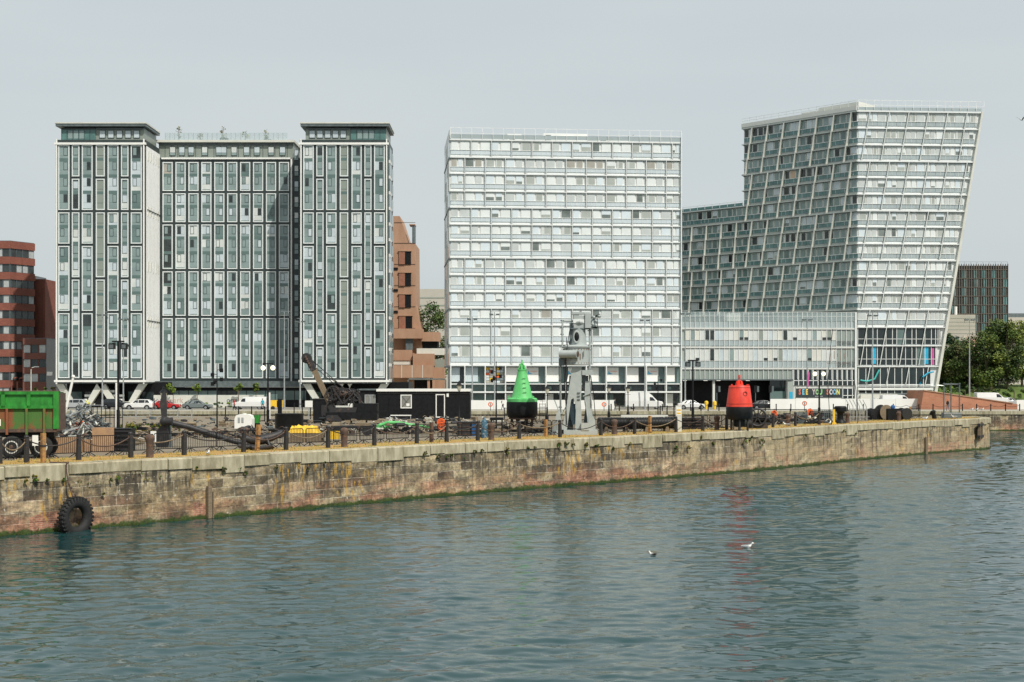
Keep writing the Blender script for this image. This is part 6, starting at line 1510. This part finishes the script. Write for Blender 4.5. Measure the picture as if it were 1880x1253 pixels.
# green hoses / tarps
D=gd(797); mb=MB(); 
for a,b,c in (((692,786),(712,776),.14),((700,789),(716,782),.12),((712,776),(748,779),.13),((748,779),(792,786),.09),((690,783),(705,777),.05)):
    mb.tube([(WX(a[0],D),rng.uniform(-.3,.3),WZc(a[1],D)),(WX((a[0]+b[0])/2,D),0,WZc((a[1]+b[1])/2-1,D)),(WX(b[0],D),rng.uniform(-.3,.3),WZc(b[1],D))],c,m_green,7)
tag(mb.build('green_hose',loc=(0,D,0)),'bright green hoses draped over the low clutter before the cabin','hose')
# ============================================================ life rings
def lifering(x,yb,h,label,D=None,z=0.0,post=True):
    D=D or gd(yb,z); t=thing('life_ring',label,'life ring',(WX(x,D),D,z)); mb=MB(); mb.torus((0,-.08,h-.35),.28,.075,m_orange,'y',24,8); mb.build('ring',t)
    mb=MB(); mb.bar((0,0,0),(0,0,h-.3),.08,m_black); mb.box(-.05,.05,-.1,.02,h-.5,h-.2,m_black); mb.build('post',t); return t
lifering(900.5,750,1.3,'orange life ring on a black post left of the green buoy on the far bank',D=211,z=LZ); lifering(1109,750,1.3,'orange life ring on the far bank right of the grey steel tower',D=211,z=LZ); lifering(1477,752,1.5,'orange life ring on the far bank below the banner',D=208,z=LZ)
for x,yb,lab_ in ((811,808,'bundle of orange ropes hanging on a post before the cabin door end'),(1422,785,'orange rope coil on a barrier just right of the red buoy'),(1488,780,'red orange rope bundle hanging below the banner')):
    D=gd(yb-6); mb=MB(); rr_=random.Random(int(x))
    for k in range(7): mb.torus((rr_.uniform(-.06,.06),rr_.uniform(-.1,.1),.8+rr_.uniform(-.15,.25)),rr_.uniform(.18,.3),.045,m_orange,'y',18,6,sx=1)
    mb.tube([(0,0,0),(0,0,1.3)],.05,m_rust,6); tag(mb.build('rope_bundle',loc=(WX(x,D),D,0)),lab_,'rope bundle')
# ============================================================ green buoy
def buoy_base(t,D,px,cx,rad,z0,z1,mat):
    mb=MB(); mb.lathe([(rad*.78,z0),(rad*.93,z0+.12),(rad,z0+.35),(rad,z1-.1),(rad*.98,z1)],m_black,40); mb.build('hull',t)
D=gd(793); px=F/D; gx=WX(958.5,D); t=thing('navigation_buoy','tall green conical navigation buoy with black hull','buoy',(gx,D,0),.3); Bz=lambda y:CH-(y-HY)/px; rad=28.5/px
buoy_base(t,D,px,gx,rad,Bz(768),Bz(738),m_black)
mb=MB(); mb.lathe([(rad*.985,Bz(738)),(rad*.985,Bz(733)),(rad*.9,Bz(731)),(rad*.72,Bz(730.8)),(rad*.66,Bz(728)),(7.8/px,Bz(681)),(7.5/px,Bz(680))],m_green,40); mb.build('cone',t)
mb=MB()
for k in range(4): z=Bz(695+k*8.5); mb.bar((-.12-.05,-(7.8+(19-7.8)*(14+k*8.5)/47)/px-.06,z),(.12,-(7.8+(19-7.8)*(14+k*8.5)/47)/px-.06,z),.035,M('dark_green_rung',(.02,.22,.05)) if k==0 else bpy.data.materials['dark_green_rung'])  # rungs in a darker green than the cone
mb.build('rung',t)
mb=MB(); mb.lathe([(8.6/px,Bz(681)),(8.6/px,Bz(678.5)),(3/px,Bz(678)),(3/px,Bz(672)),(1.4/px,Bz(671)),(1.2/px,Bz(661))],m_green,20)
for k in range(6): a=k*1.047; mb.bar((7.6/px*math.cos(a),7.6/px*math.sin(a),Bz(680)),(3.5/px*math.cos(a),3.5/px*math.sin(a),Bz(670)),.07,m_green); 
mb.box(-.25,.05,-.05,.05,Bz(675),Bz(668),m_green); mb.ball((0,0,Bz(668)),.13,m_green,8); mb.build('top_mark',t)
mb=MB(); 
for k in range(5): a=k*1.257+.3; mb.torus((rad*.85*math.cos(a),rad*.85*math.sin(a),Bz(730)),.09,.03,m_green,'y',12,5)
mb.build('lifting_eye',t)
mb=MB(); 
for k in range(8): a=k*.785; mb.bar((rad*.6*math.cos(a),rad*.6*math.sin(a),0),(rad*.75*math.cos(a),rad*.75*math.sin(a),Bz(766)),.13,m_rust)
mb.torus((0,0,Bz(768.5)),rad*.8,.08,m_rust,'z',32,6); mb.torus((0,0,.1),rad*.65,.06,m_rust,'z',32,6); mb.build('cradle',t)
# red buoy
D=gd(791); px=F/D; t=thing('navigation_buoy','squat red truncated cone navigation buoy with black hull','buoy',(WX(1357.5,D),D,0),.2); Bz=lambda y,px=px:CH-(y-HY)/px; rad=24.4/px
mb=MB(); mb.lathe([(rad*.72,Bz(771)),(rad*.9,Bz(769.5)),(rad,Bz(764)),(rad*1.0,Bz(748)),(rad*.985,Bz(747))],m_black,40); mb.build('hull',t)
mb=MB(); mb.lathe([(rad*.985,Bz(747)),(rad*.96,Bz(742)),(19.2/px,Bz(709.5)),(18.6/px,Bz(708.5)),(.1,Bz(708))],m_red,40); mb.build('cone',t)
m_rs=M('rust_seam',(.22,.04,.02),.8,c2=(.4,.05,.03),scale=6)
mb=MB(); mb.torus((.15,-21.2/px,Bz(723)),.17,.03,m_rs,'y',20,6); mb.build('emblem_ring',t)
mb=MB(); mb.torus((0,0,Bz(741.5)),rad*.965,.02,m_rs,'z',40,5); mb.torus((0,0,Bz(712)),19.6/px,.02,m_rs,'z',40,5); mb.build('weld_seam',t)
mb=MB()
for a in (-.25,3.4,-.9,2.2): mb.torus((16.5/px*math.cos(a),16.5/px*math.sin(a),Bz(707.6)),.06,.022,m_red,'y',12,5)
mb.build('lifting_eye',t)
mb=MB(); mb.lathe([(7.5/px,Bz(708.5)),(7.2/px,Bz(706)),(3.2/px,Bz(705)),(3.0/px,Bz(699)),(1.4/px,Bz(698.5)),(1.4/px,Bz(695)),(1.9/px,Bz(694.5)),(1.9/px,Bz(689.5)),(1.5/px,Bz(688.5))],m_red,16)
for k in range(5): a=k*1.257; mb.prism([(2/px,Bz(707)),(7.5/px,Bz(707)),(5.5/px,Bz(700)),(3/px,Bz(699))],-.03,.03,m_red,T=TR(0,0,0,a))
mb.build('top_mark',t)
mb=MB()
for k in range(6): a=k*1.047+.2; mb.bar((rad*.7*math.cos(a),rad*.7*math.sin(a),0),(rad*.7*math.cos(a),rad*.7*math.sin(a),Bz(769)),.12,m_iron)
mb.lathe([(.35,.3),(.5,.4),(.5,Bz(770))],m_black,16); mb.build('cradle',t)
# ============================================================ grey steel tower
D=gd(798); px=F/D; t=thing('grey_steel_tower','tall grey painted ship machinery column with splayed legs, drum and cowl','machinery column',(WX(1062,D),D,0))
def G(x,y,yy=0.0): return ((x-1062)/px,yy,CH-(y-HY)/px)
def GZ(y): return CH-(y-HY)/px
gx_=lambda x:(x-1062)/px
def poly(pts,y0,y1,m=m_grey,name='plate'):
    p=[(gx_(a),GZ(b)) for a,b in pts]
    ar=sum(p[i][0]*p[(i+1)%len(p)][1]-p[(i+1)%len(p)][0]*p[i][1] for i in range(len(p)))
    if ar<0: p=p[::-1]
    mb=MB(); mb.prism(p,y0,y1,m); return mb
poly([(1050,674),(1067,674),(1067,705),(1066,738),(1068,797),(1055,797),(1057,745),(1052,731),(1048,734),(1039,797),(1029,797),(1040,745),(1045,708)],-.62,-.2).build('front_leg',t)
poly([(1074,700),(1083,700),(1086,745),(1092,797),(1080,797),(1077,760),(1073,738)],-.3,.25).build('right_leg',t)
poly([(1033,674),(1043,674),(1043,690),(1040,706),(1036,698)],.0,.5,m_greyd).build('gusset',t)
poly([(1069,690),(1080,690),(1080,712),(1075,722),(1069,712)],-.1,.3,m_greyd).build('gusset',t)
poly([(1046,690),(1056,690),(1052,797),(1042,797)],.5,.9,m_greyd).build('rear_leg',t); poly([(1082,700),(1088,700),(1080,797),(1070,797)],.6,.95,m_greyd).build('rear_leg',t)
poly([(1068,680),(1087,680),(1087,689),(1068,689)],-.7,-.35).build('bracket',t)
mb=MB(TR(gx_(1058),0,0)); rd=23.5/px
mb.lathe([(rd,GZ(671)),(rd+.07,GZ(670)),(rd+.07,GZ(668.5)),(rd,GZ(668)),(rd,GZ(640)),(rd+.06,GZ(639.5)),(rd+.1,GZ(637)),(rd,GZ(636.5)),(rd*.86,GZ(634))],m_grey,36); mb.build('drum',t)
m_gdk=M('rust_stained_grey',(.20,.19,.17),.7,c2=(.30,.17,.10),scale=6)
mb=MB()
for k in range(26): a=k*math.pi/13; mb.ball((gx_(1058)+(rd+.03)*math.cos(a),(rd+.03)*math.sin(a),GZ(667)),.04,m_gdk,6); mb.ball((gx_(1058)+(rd+.03)*math.cos(a),(rd+.03)*math.sin(a),GZ(642)),.04,m_gdk,6)
for k in range(6): mb.box(gx_(1040+k*6),gx_(1040+k*6)+.05,-rd-.02+.0,-rd*.93,GZ(664-k%3*4),GZ(650-k%2*5),m_gdk)
tag(mb.build('rivets',t),kind='stuff')
mb=MB(); mb.tube([G(1084,690,-.4),G(1088,715,-.5),G(1092,760,-.5),G(1090,795,-.5)],.03,m_black,5); mb.tube([G(1046,605,-.4),G(1040,640,-.9),G(1036,700,-.6),G(1040,780,-.7)],.03,m_black,5); mb.build('hanging_cable',t)
mb=MB(); mb.tube([G(1028,651,-.7),G(1059,651,-1.35)],.30,m_grey,18); mb.build('side_pipe',t); mb=MB(); mb.tube([G(1058,651,-1.33),G(1060,651,-1.37)],.21,m_rust,16); mb.build('pipe_mouth',t)
poly([(1026,658),(1036,658),(1036,672),(1026,672)],-.6,.4,m_greyd).build('side_box',t)
mb=MB(TR(gx_(1062.5),0,0)); mb.lathe([(15.5/px,GZ(637)),(14.5/px,GZ(630)),(13/px,GZ(618)),(12.2/px,GZ(604)),(12.4/px,GZ(603))],m_grey,30); mb.build('cowl',t)
mb=MB(); mb.ball(G(1058,619.5,-.50),(.21,.12,.42),m_black,16); mb.torus((0,0,0),.2,.04,m_grey,'y',24,6,T=Matrix.Translation(G(1058,619.5,-.6))@Matrix.Diagonal((1.1,1,2.1,1))); mb.build('opening',t)
mb=MB(); mb.box(gx_(1047),gx_(1092),-.5,.5,GZ(605),GZ(603),m_greyd); mb.box(gx_(1053),gx_(1073),-.45,.45,GZ(603),GZ(580),m_grey); mb.box(gx_(1073.5),gx_(1084),-.6,.4,GZ(603),GZ(577),m_grey); mb.box(gx_(1050),gx_(1083),-.35,.35,GZ(578),GZ(574),m_grey); mb.box(gx_(1052),gx_(1072),-.5,-.44,GZ(594),GZ(587),m_white)
mb.build('head_box',t)
mb=MB(); mb.box(gx_(1046),gx_(1052),-.2,.5,GZ(634),GZ(593),m_greyd); mb.tube([G(1033,589,0),G(1052,590,0)],.09,m_grey,6); mb.tube([G(1053,594,-.3),G(1064,592,-.5),G(1073,594,-.3)],.14,m_grey,8); mb.build('cowl_bracket',t)
mb=MB(); 
for a,b in (((1084,592),(1096,580)),((1084,584),(1102,578)),((1086,600),(1096,604)),((1090,580),(1092,602)),((1098,577),(1102,584)),((1096,585),(1096,602)),((1084,602),(1098,602))): mb.bar(G(*a,-.2),G(*b,-.2),.13,m_greyd)
for x,y in ((1088,596),(1094,598),(1090,583),(1100,581),(1094,590)): mb.ball(G(x,y,-.2),.14,m_grey,8)
mb.build('crank_gear',t)
for x,y0,y1 in ((1032.5,588,638),(1082.5,604,745),(1029,672,770)):
    mb=MB(); mb.tube([G(x,y1,-.1),G(x,y0,-.1)],.075,m_grey,8)
    for k in range(4): y=y0+(y1-y0)*(k+.1)/4; mb.box(gx_(x)-.16,gx_(x)+.1,-.16,-.04,GZ(y)-.04,GZ(y)+.04,m_greyd)
    mb.build('rod',t)
mb=MB()
for a,b in (((1075,738),(1078,765)),((1048,735),(1030,760)),((1018,735),(1028,760)),((1070,728),(1084,722)),((1084,722),(1086,745))): mb.tube([G(*a,-.3),G(*b,-.4)],.05,m_grey,6)
mb.build('pipework',t)
poly([(1015,797),(1017,775),(1022,757),(1026,754),(1030,770),(1034,797)],-.9,-.78).build('foot_plate',t); poly([(1078,797),(1080,768),(1086,762),(1091,770),(1093,797)],-.9,-.78).build('foot_plate',t)
mb=MB(); mb.box(gx_(1012),gx_(1096),-1.0,1.0,0,.35,m_grey); mb.box(gx_(1030),gx_(1034),-1.04,-1.0,.1,.4,m_black); mb.box(gx_(1066),gx_(1080),-1.05,-.6,.35,.9,m_grey); mb.build('base',t)
mb=MB(); mb.tube([G(1053,742,.2),G(1052,760,.1),G(1054,780,.1)],[.16,.22,.16],M('blue_grey_pipe',(.10,.16,.21),.5),10); mb.build('blue_pipe',t)
for k in range(3): 
    mb=MB(); mb.box(gx_(1059),gx_(1064),-.68,-.62,GZ(722+k*6)-.04,GZ(722+k*6)+.06,m_greyd); mb.build('step',t); mb=MB(); mb.bar(G(1043,717+k*7,-.3),G(1047,715+k*7,-.6),.09,m_greyd); mb.build('step',t)
# ============================================================ long black pipe
D=gd(793); px=F/D; x0=WX(1098,D); t=thing('black_pipe','long ribbed black pipe section lying on cradles right of the grey tower','pipe',(x0,D,0),R(6)); L=WX(1238,D)-x0
mb=MB(); mb.tube([(0,0,.68),(L,0,.68)],.46,m_black,20); mb.build('barrel',t); mb=MB()
for k in range(26): mb.torus((.15+k*L/26,0,.68),.465,.025,m_iron,'x',20,5)
mb.build('rib',t); mb=MB()
for k in range(4): mb.prism([(L*(.1+.27*k)-.18,0),(L*(.1+.27*k)+.18,0),(L*(.1+.27*k)+.1,.4),(L*(.1+.27*k)-.1,.4)],-.4,.4,m_wood)
mb.build('cradle',t)
D=gd(786); mb=MB(); L=WX(1226,D)-WX(1140,D); mb.box(0,L,-.3,.3,.9,1.12,m_offw); mb.box(0,L,-.32,-.3,.82,.9,m_black); 
for u in (.3,L/2,L-.3): mb.box(u-.1,u+.1,-.2,.2,0,.9,m_iron)
tag(mb.build('pale_beam',loc=(WX(1140,D),D,0)),'long pale beam resting above the black pipe','beam')
D=gd(793); mb=MB(); mb.box(-.24,.24,-.06,.06,0,1.75+.35,m_offw); mb.box(-.2,.2,-.08,-.06,1.3,1.95,m_wh); mb.box(-.16,.16,-.09,-.08,1.42,1.55,m_yellow); mb.box(-.16,.16,-.09,-.08,1.68,1.8,m_yellow); tag(mb.build('notice_post',loc=(WX(1246,D),D,0)),'pale post with yellow and white notices right of the black pipe','notice')
# dark boxes
for x0_,x1_,y0,yb,lab_ in ((840,864,776,806,'rusty black iron tank below the right end of the cabin'),(1254,1290,769,793,'black iron box tank left of the red buoy'),(866,874,776,806,'narrow blue black drum beside the rusty tank')):
    D=gd(yb-5); W=WX(x1_,D)-WX(x0_,D); h=WZc(y0,D); t=thing('iron_tank',lab_,'tank',(WX(x0_,D),D,0),.1); mb=MB(); mb.box(0,W,0,1.2,0,h,m_black if x0_>1000 else m_iron if x0_<860 else m_blue); mb.build('body',t); mb=MB()
    for k in range(4): mb.box(-.03,W+.03,-.04,0,h*(.1+.27*k),h*(.1+.27*k)+.06,m_rust)
    mb.box(-.03,W+.03,-.03,1.23,h,h+.05,m_iron); mb.build('band',t)
# gas bottles near 888
D=gd(805); mb=MB(); mb.lathe([(.22,0),(.22,1.15),(.16,1.3),(.06,1.4),(.05,1.5)],M('blue_cylinder',(.03,.10,.16),.5,c2=(.3,.35,.36),thr=.6,wid=.1,scale=6),14); tag(mb.build('gas_cylinder',loc=(WX(889,D),D,0)),'worn blue cylinder just left of the rusty bollard by the green buoy','cylinder')
D=gd(800); t=thing('work_table','black iron bench with drum on top left of the green buoy','bench',(WX(912,D),D,0)); mb=MB(); mb.box(-.5,.5,-.4,.4,1.15,1.35,m_black); mb.build('top',t)
for s in (-.4,.4): mb=MB(); mb.box(s-.05,s+.05,-.35,.35,0,1.15,m_black); mb.build('leg',t)
# ladder frame behind green buoy
D=150; t=thing('ladder','black ladder frame standing right of the green buoy','ladder',(WX(996,D),D,0)); h=WZc(741,D); mb=MB()
for s in (-.3,.3): mb.box(s-.03,s+.03,-.03,.03,0,h,m_black)
mb.build('stile',t); mb=MB(); 
for k in range(6): mb.box(-.3,.3,-.02,.02,.3+k*.32,.34+k*.32,m_black)
mb.build('rung',t)
# ============================================================ right cluster of machinery
D=gd(787); px=F/D; t=thing('iron_flywheel','black iron flywheel and winch gear immediately right of the red buoy','winch',(WX(1391,D),D,0))
mb=MB(); mb.torus((0,0,.95),.72,.09,m_iron,'y',32,8); 
for k in range(6): a=k*1.047; mb.bar((0,0,.95),(.7*math.cos(a),0,.95+.7*math.sin(a)),.08,m_iron)
mb.build('flywheel',t); mb=MB(); mb.box(-.7,.9,.1,.8,0,.5,m_iron); mb.tube([(-.9,.3,.8),(1.0,.3,.8)],.28,m_black,14); mb.prism([(-.5,.4),(.5,.4),(.2,1.3),(-.2,1.3)],.4,.55,m_iron); mb.build('frame',t)
D=gd(789); mb=MB(); mb.tube([(-.5,0,.5),(.6,0,.5)],.3,m_blackr,16); mb.box(-.9,-.3,-.4,.4,0,.6,m_stone); tag(mb.build('short_roller',loc=(WX(1366,D),D,0)),'short black roller and pale block below the red buoy','roller')
for i,(x,yb,lab_) in enumerate(((1412,785,'heap of black chain links right of the flywheel'),(1436,783,'second heap of black chain links left of the pale capped bollard'))):
    D=gd(yb-4); mb=MB(); rr_=random.Random(i+70)
    for k in range(34): mb.torus((0,0,0),.14,.04,m_iron,'y',10,5,T=TR(rr_.uniform(-.7,.7),rr_.uniform(-.4,.4),rr_.uniform(.12,1.0)*(1-.3*rr_.random()),rr_.uniform(0,3))@Matrix.Rotation(rr_.uniform(0,1.5),4,'X'))
    tag(mb.build('chain_heap',loc=(WX(x,D),D,0)),lab_,'chain heap')
for i,(x0_,x1_,y0,yb,m_,lab_) in enumerate(((1463,1484,757,782,m_greyd,'dark slatted crate below the left half of the banner'),(1494,1528,752,780,m_greyd,'dark green meshed cage below the right half of the banner'))):
    D=gd(yb-4); W=WX(x1_,D)-WX(x0_,D); h=WZc(y0,D); t=thing('wire_cage',lab_,'cage',(WX(x0_,D),D,0)); mb=MB()
    for k in range(9): mb.box(0,W,-.02,.02,h*k/9+.05,h*k/9+.1,m_); mb.box(W*k/9,W*k/9+.04,-.03,.03,0,h,m_); mb.box(0,W,.9,.94,h*k/9+.05,h*k/9+.1,m_)
    mb.build('mesh',t); mb=MB(); mb.box(.1,W-.1,.15,.8,0,h*.7,m_black); mb.build('load',t)
D=gd(780); mb=MB(); mb.box(-.09,.09,-.09,.09,0,WZc(752,D),m_yellow); mb.box(-.18,.18,-.15,.15,0,.2,m_yellow); tag(mb.build('yellow_post',loc=(WX(1531,D),D,0)),'yellow post left of the black capstan','post')
D=gd(778); px=F/D; t=thing('capstan','black iron capstan with wide flat head right of the yellow post','capstan',(WX(1543,D),D,0)); h=WZc(746,D); mb=MB(); mb.lathe([(.55,0),(.5,.2),(.32,.4),(.30,h*.55),(.42,h*.68)],m_black,20); mb.build('drum',t)
m_gdk=M('rust_stained_grey',(.20,.19,.17),.7,c2=(.30,.17,.10),scale=6)
mb=MB()
for k in range(26): a=k*math.pi/13; mb.ball((gx_(1058)+(rd+.03)*math.cos(a),(rd+.03)*math.sin(a),GZ(667)),.04,m_gdk,6); mb.ball((gx_(1058)+(rd+.03)*math.cos(a),(rd+.03)*math.sin(a),GZ(642)),.04,m_gdk,6)
for k in range(6): mb.box(gx_(1040+k*6),gx_(1040+k*6)+.05,-rd-.02+.0,-rd*.93,GZ(664-k%3*4),GZ(650-k%2*5),m_gdk)
tag(mb.build('rivets',t),kind='stuff')
mb=MB(); mb.tube([G(1084,690,-.4),G(1088,715,-.5),G(1092,760,-.5),G(1090,795,-.5)],.03,m_black,5); mb.tube([G(1046,605,-.4),G(1040,640,-.9),G(1036,700,-.6),G(1040,780,-.7)],.03,m_black,5); mb.build('hanging_cable',t); mb=MB(); mb.lathe([(.45,h*.68),(.58,h*.7),(.6,h*.92),(.5,h)],m_black,20); mb.build('head',t)
D=gd(775); t=thing('steel_rack','row of pale galvanised racks behind the rounded bollard','rack',(WX(1560,D),D,0)); 
for k in range(6): mb=MB(TR(k*.33,0,0)); mb.tube([(0,0,0),(0,0,1.5),(-.35,.0,2.2)],.035,m_steel,5); mb.bar((0,0,.5),(.33,0,.5),.04,m_steel); mb.bar((0,0,1.3),(.33,0,1.3),.04,m_steel); mb.bar((.1,0,0),(.1,0,1.3),.03,m_steel); mb.build('rack_bay',t)
for i,(x,yb,rad_,lab_) in enumerate(((1622,770,.78,'largest dark cable spool with rounded top among the three'),(1603,770,.6,'dark block like spool at the left of the spool row'),(1660,770,.62,'dark spool at the right end of the row by the yellow post'))):
    D=gd(yb+1); t=thing('cable_spool',lab_,'spool',(WX(x,D),D,rad_),R(20)); 
    for yy in (-.5,.5): mb=MB(TR(0,yy,0)@Matrix.Rotation(R(90),4,'X')); mb.lathe([(.1,-.05),(rad_,-.05),(rad_,.05),(.1,.05)],m_wood if yy<0 and x==1622 else m_blackr,24); mb.build('flange',t)
    mb=MB(TR(0,0,0)@Matrix.Rotation(R(90),4,'X')); mb.lathe([(rad_*.8,-.5),(rad_*.8,.5)],m_black,20); mb.build('cable_drum',t)
D=gd(772); mb=MB(); mb.box(-.7,.7,-.4,.4,0,1.2,m_black); mb.ball((-.1,0,1.35),(.25,.2,.25),m_blue,8); mb.box(.2,.6,-.45,-.4,.2,1.0,m_rust); tag(mb.build('dark_machine',loc=(WX(1641,D),D,0)),'dark machine with blue top between the spools','machine')
D=gd(771); mb=MB(); mb.box(-.07,.07,-.07,.07,0,1.35,m_owood); tag(mb.build('yellow_post',loc=(WX(1671,D),D,0)),'orange yellow post at the right end of the spools','post')
D=gd(768); t=thing('gantry_frame','grey three legged lifting frame on a grey steel pontoon box at the pier end','lifting frame',(WX(1747,D-1),D-1,0)); px=F/D; h=WZc(706,D-1)
mb=MB(); mb.box(-.95,.95,-.5,.5,.05,.62,m_greyd); mb.box(-.98,.98,-.53,-.5,.5,.6,m_steel); mb.build('pontoon',t)
for u,yy in ((-.83,0),(.03,.3),(.85,0)): mb=MB(); mb.tube([(u,yy,.6),(u,yy,h)],.075,m_greyd,8); mb.tube([(u,yy,h),(u,yy,h+.15)],.11,m_greyd,8); mb.build('leg',t)
mb=MB(); mb.tube([(-.83,0,h),(.03,.3,h),(.85,0,h)],.07,m_greyd,8); mb.tube([(-.83,0,h-.15),(-1.6,0,h-.1)],.04,m_steel,6); mb.build('crossbeam',t)
X,Y,a=on_quay(1716,3.2); mb=MB(Matrix.Rotation(-.25,4,'Y')); mb.lathe([(.25,0),(.22,.5),(.26,.7),(.33,.8),(.2,.92)],m_black,14); mb.box(-.4,-.1,-.1,.1,.5,.75,m_black); tag(mb.build('tilted_bollard',loc=(X,Y,0)),'tilted black bollard left of the grey lifting frame','bollard')
# ============================================================ gulls
m_gw=M('gull_white',(.75,.75,.72),.7,var=.04); m_gg=M('gull_grey',(.32,.34,.36),.7); m_beak=M('beak_orange',(.6,.25,.04),.5)
def gull(x,y,D,z,label,rz,swim=False,fly=False,s=1.0,dark=False):
    t=thing('seagull',label,'gull',(WX(x,D),D,z),rz,'gulls'); T=Matrix.Scale(s,4)
    mb=MB(T@Matrix.Rotation(R(90),4,'Y')@Matrix.Rotation(0,4,'Z'))
    z0=.06 if swim else .16
    P=[(-.24,.02,.012),(-.18,.035,.03),(-.08,.07,.07),(.03,.075,.085),(.11,.06,.07),(.15,.04,.045)]
    mb=MB(T); n_=10; vs=[];fs=[]
    ctr=[(-.24,.03),(-.18,.02),(-.08,.0),(.03,0),(.11,.02),(.155,.07),(.17,.11),(.19,.135),(.225,.135),(.25,.13)]
    rr_=[(.015,.006),(.03,.02),(.065,.055),(.075,.07),(.06,.06),(.042,.042),(.038,.036),(.04,.04),(.03,.03),(.006,.006)]
    for (cx_,cz),(ry,rz_) in zip(ctr,rr_):
        for k in range(n_): a=2*math.pi*k/n_; vs.append((cx_+(.0),ry*math.cos(a),z0+cz+rz_*math.sin(a)))
    for i in range(len(ctr)-1):
        for k in range(n_): k2=(k+1)%n_; fs.append((i*n_+k,i*n_+k2,(i+1)*n_+k2,(i+1)*n_+k))
    mb.add(vs,fs,m_gw,True); mb.build('body',t)
    b=MB(T); b.tube([(.245,0,z0+.13),(.29,0,z0+.12)],[.014,.004],m_beak,6); b.build('beak',t)
    if fly:
        for sg in (-1,1): w_=MB(T); w_.prism([(-.06,0),(.08,0),(.04,.3),(-.02,.62),(-.08,.3)],-.008,.008,m_gg,T=TR(0,sg*.05,z0+.03)@Matrix.Rotation(sg*-R(62),4,'X')); w_.build('wing',t)
    else:
        for sg in (-1,1): w_=MB(T); w_.ball((-.07,sg*.055,z0+.025),(.17,.03,.045),m_gg if not dark else m_hair,8); w_.build('wing',t)
        if not swim:
            for sg in (-1,1): w_=MB(T); w_.tube([(.0,sg*.03,z0-.04),(.0,sg*.03,0)],.006,m_beak,4); w_.box(0,.05,sg*.03-.02,sg*.03+.02,0,.008,m_beak); w_.build('leg',t)
    return t
gull(1372,1004,19582/(1006-697),WZ-.02,'white gull floating on the open water towards the right',0.0,True,s=1.15)
gull(1199,1018,19582/(1020-697),WZ-.02,'small dark winged gull floating left of the white gull',math.pi-.6,True,s=.9,dark=True)
gull(1876,224,120,WZc(224,120),'gull flying high at the right edge of the sky',.4,fly=True,s=1.1)
X,Y,a=on_quay(1444,1.9); gull(1444,0,Y,0.0,'plump white gull on the grass beside a bollard right of the red buoy',2.6,s=1.4)
X,Y,a=on_quay(1524,.6); gull(1524,0,Y,0.03,'white gull standing on the coping below the end of the banner',1.2,s=1.25)
X,Y,a=on_quay(1699,.5); gull(1699,0,Y,0.03,'white gull on the coping left of the tilted bollard',.4,s=1.35)
X,Y,a=on_quay(1752,1.6); gull(1752,0,Y,0.0,'white gull with wing out on the ground before the pontoon box',2.9,s=1.4)
X,Y,a=on_quay(1368,2.4); gull(1368,0,Y,0.0,'white gull on the dry grass below the red buoy',.2,s=1.1)
for x,lab_ in ((1784,'gull on the far coping, nearest the pier tip'),(1793,'gull on the far coping, second from the pier tip'),(1803,'gull on the far coping, third from the pier tip')): gull(x,0,207.3,LZ+.03,lab_,.5,s=1.5)
X,Y,a=on_quay(382,.7); gull(382,0,Y,0.03,'pale gull on the coping in front of the propeller shaft',1.5,s=.9)
resolve()
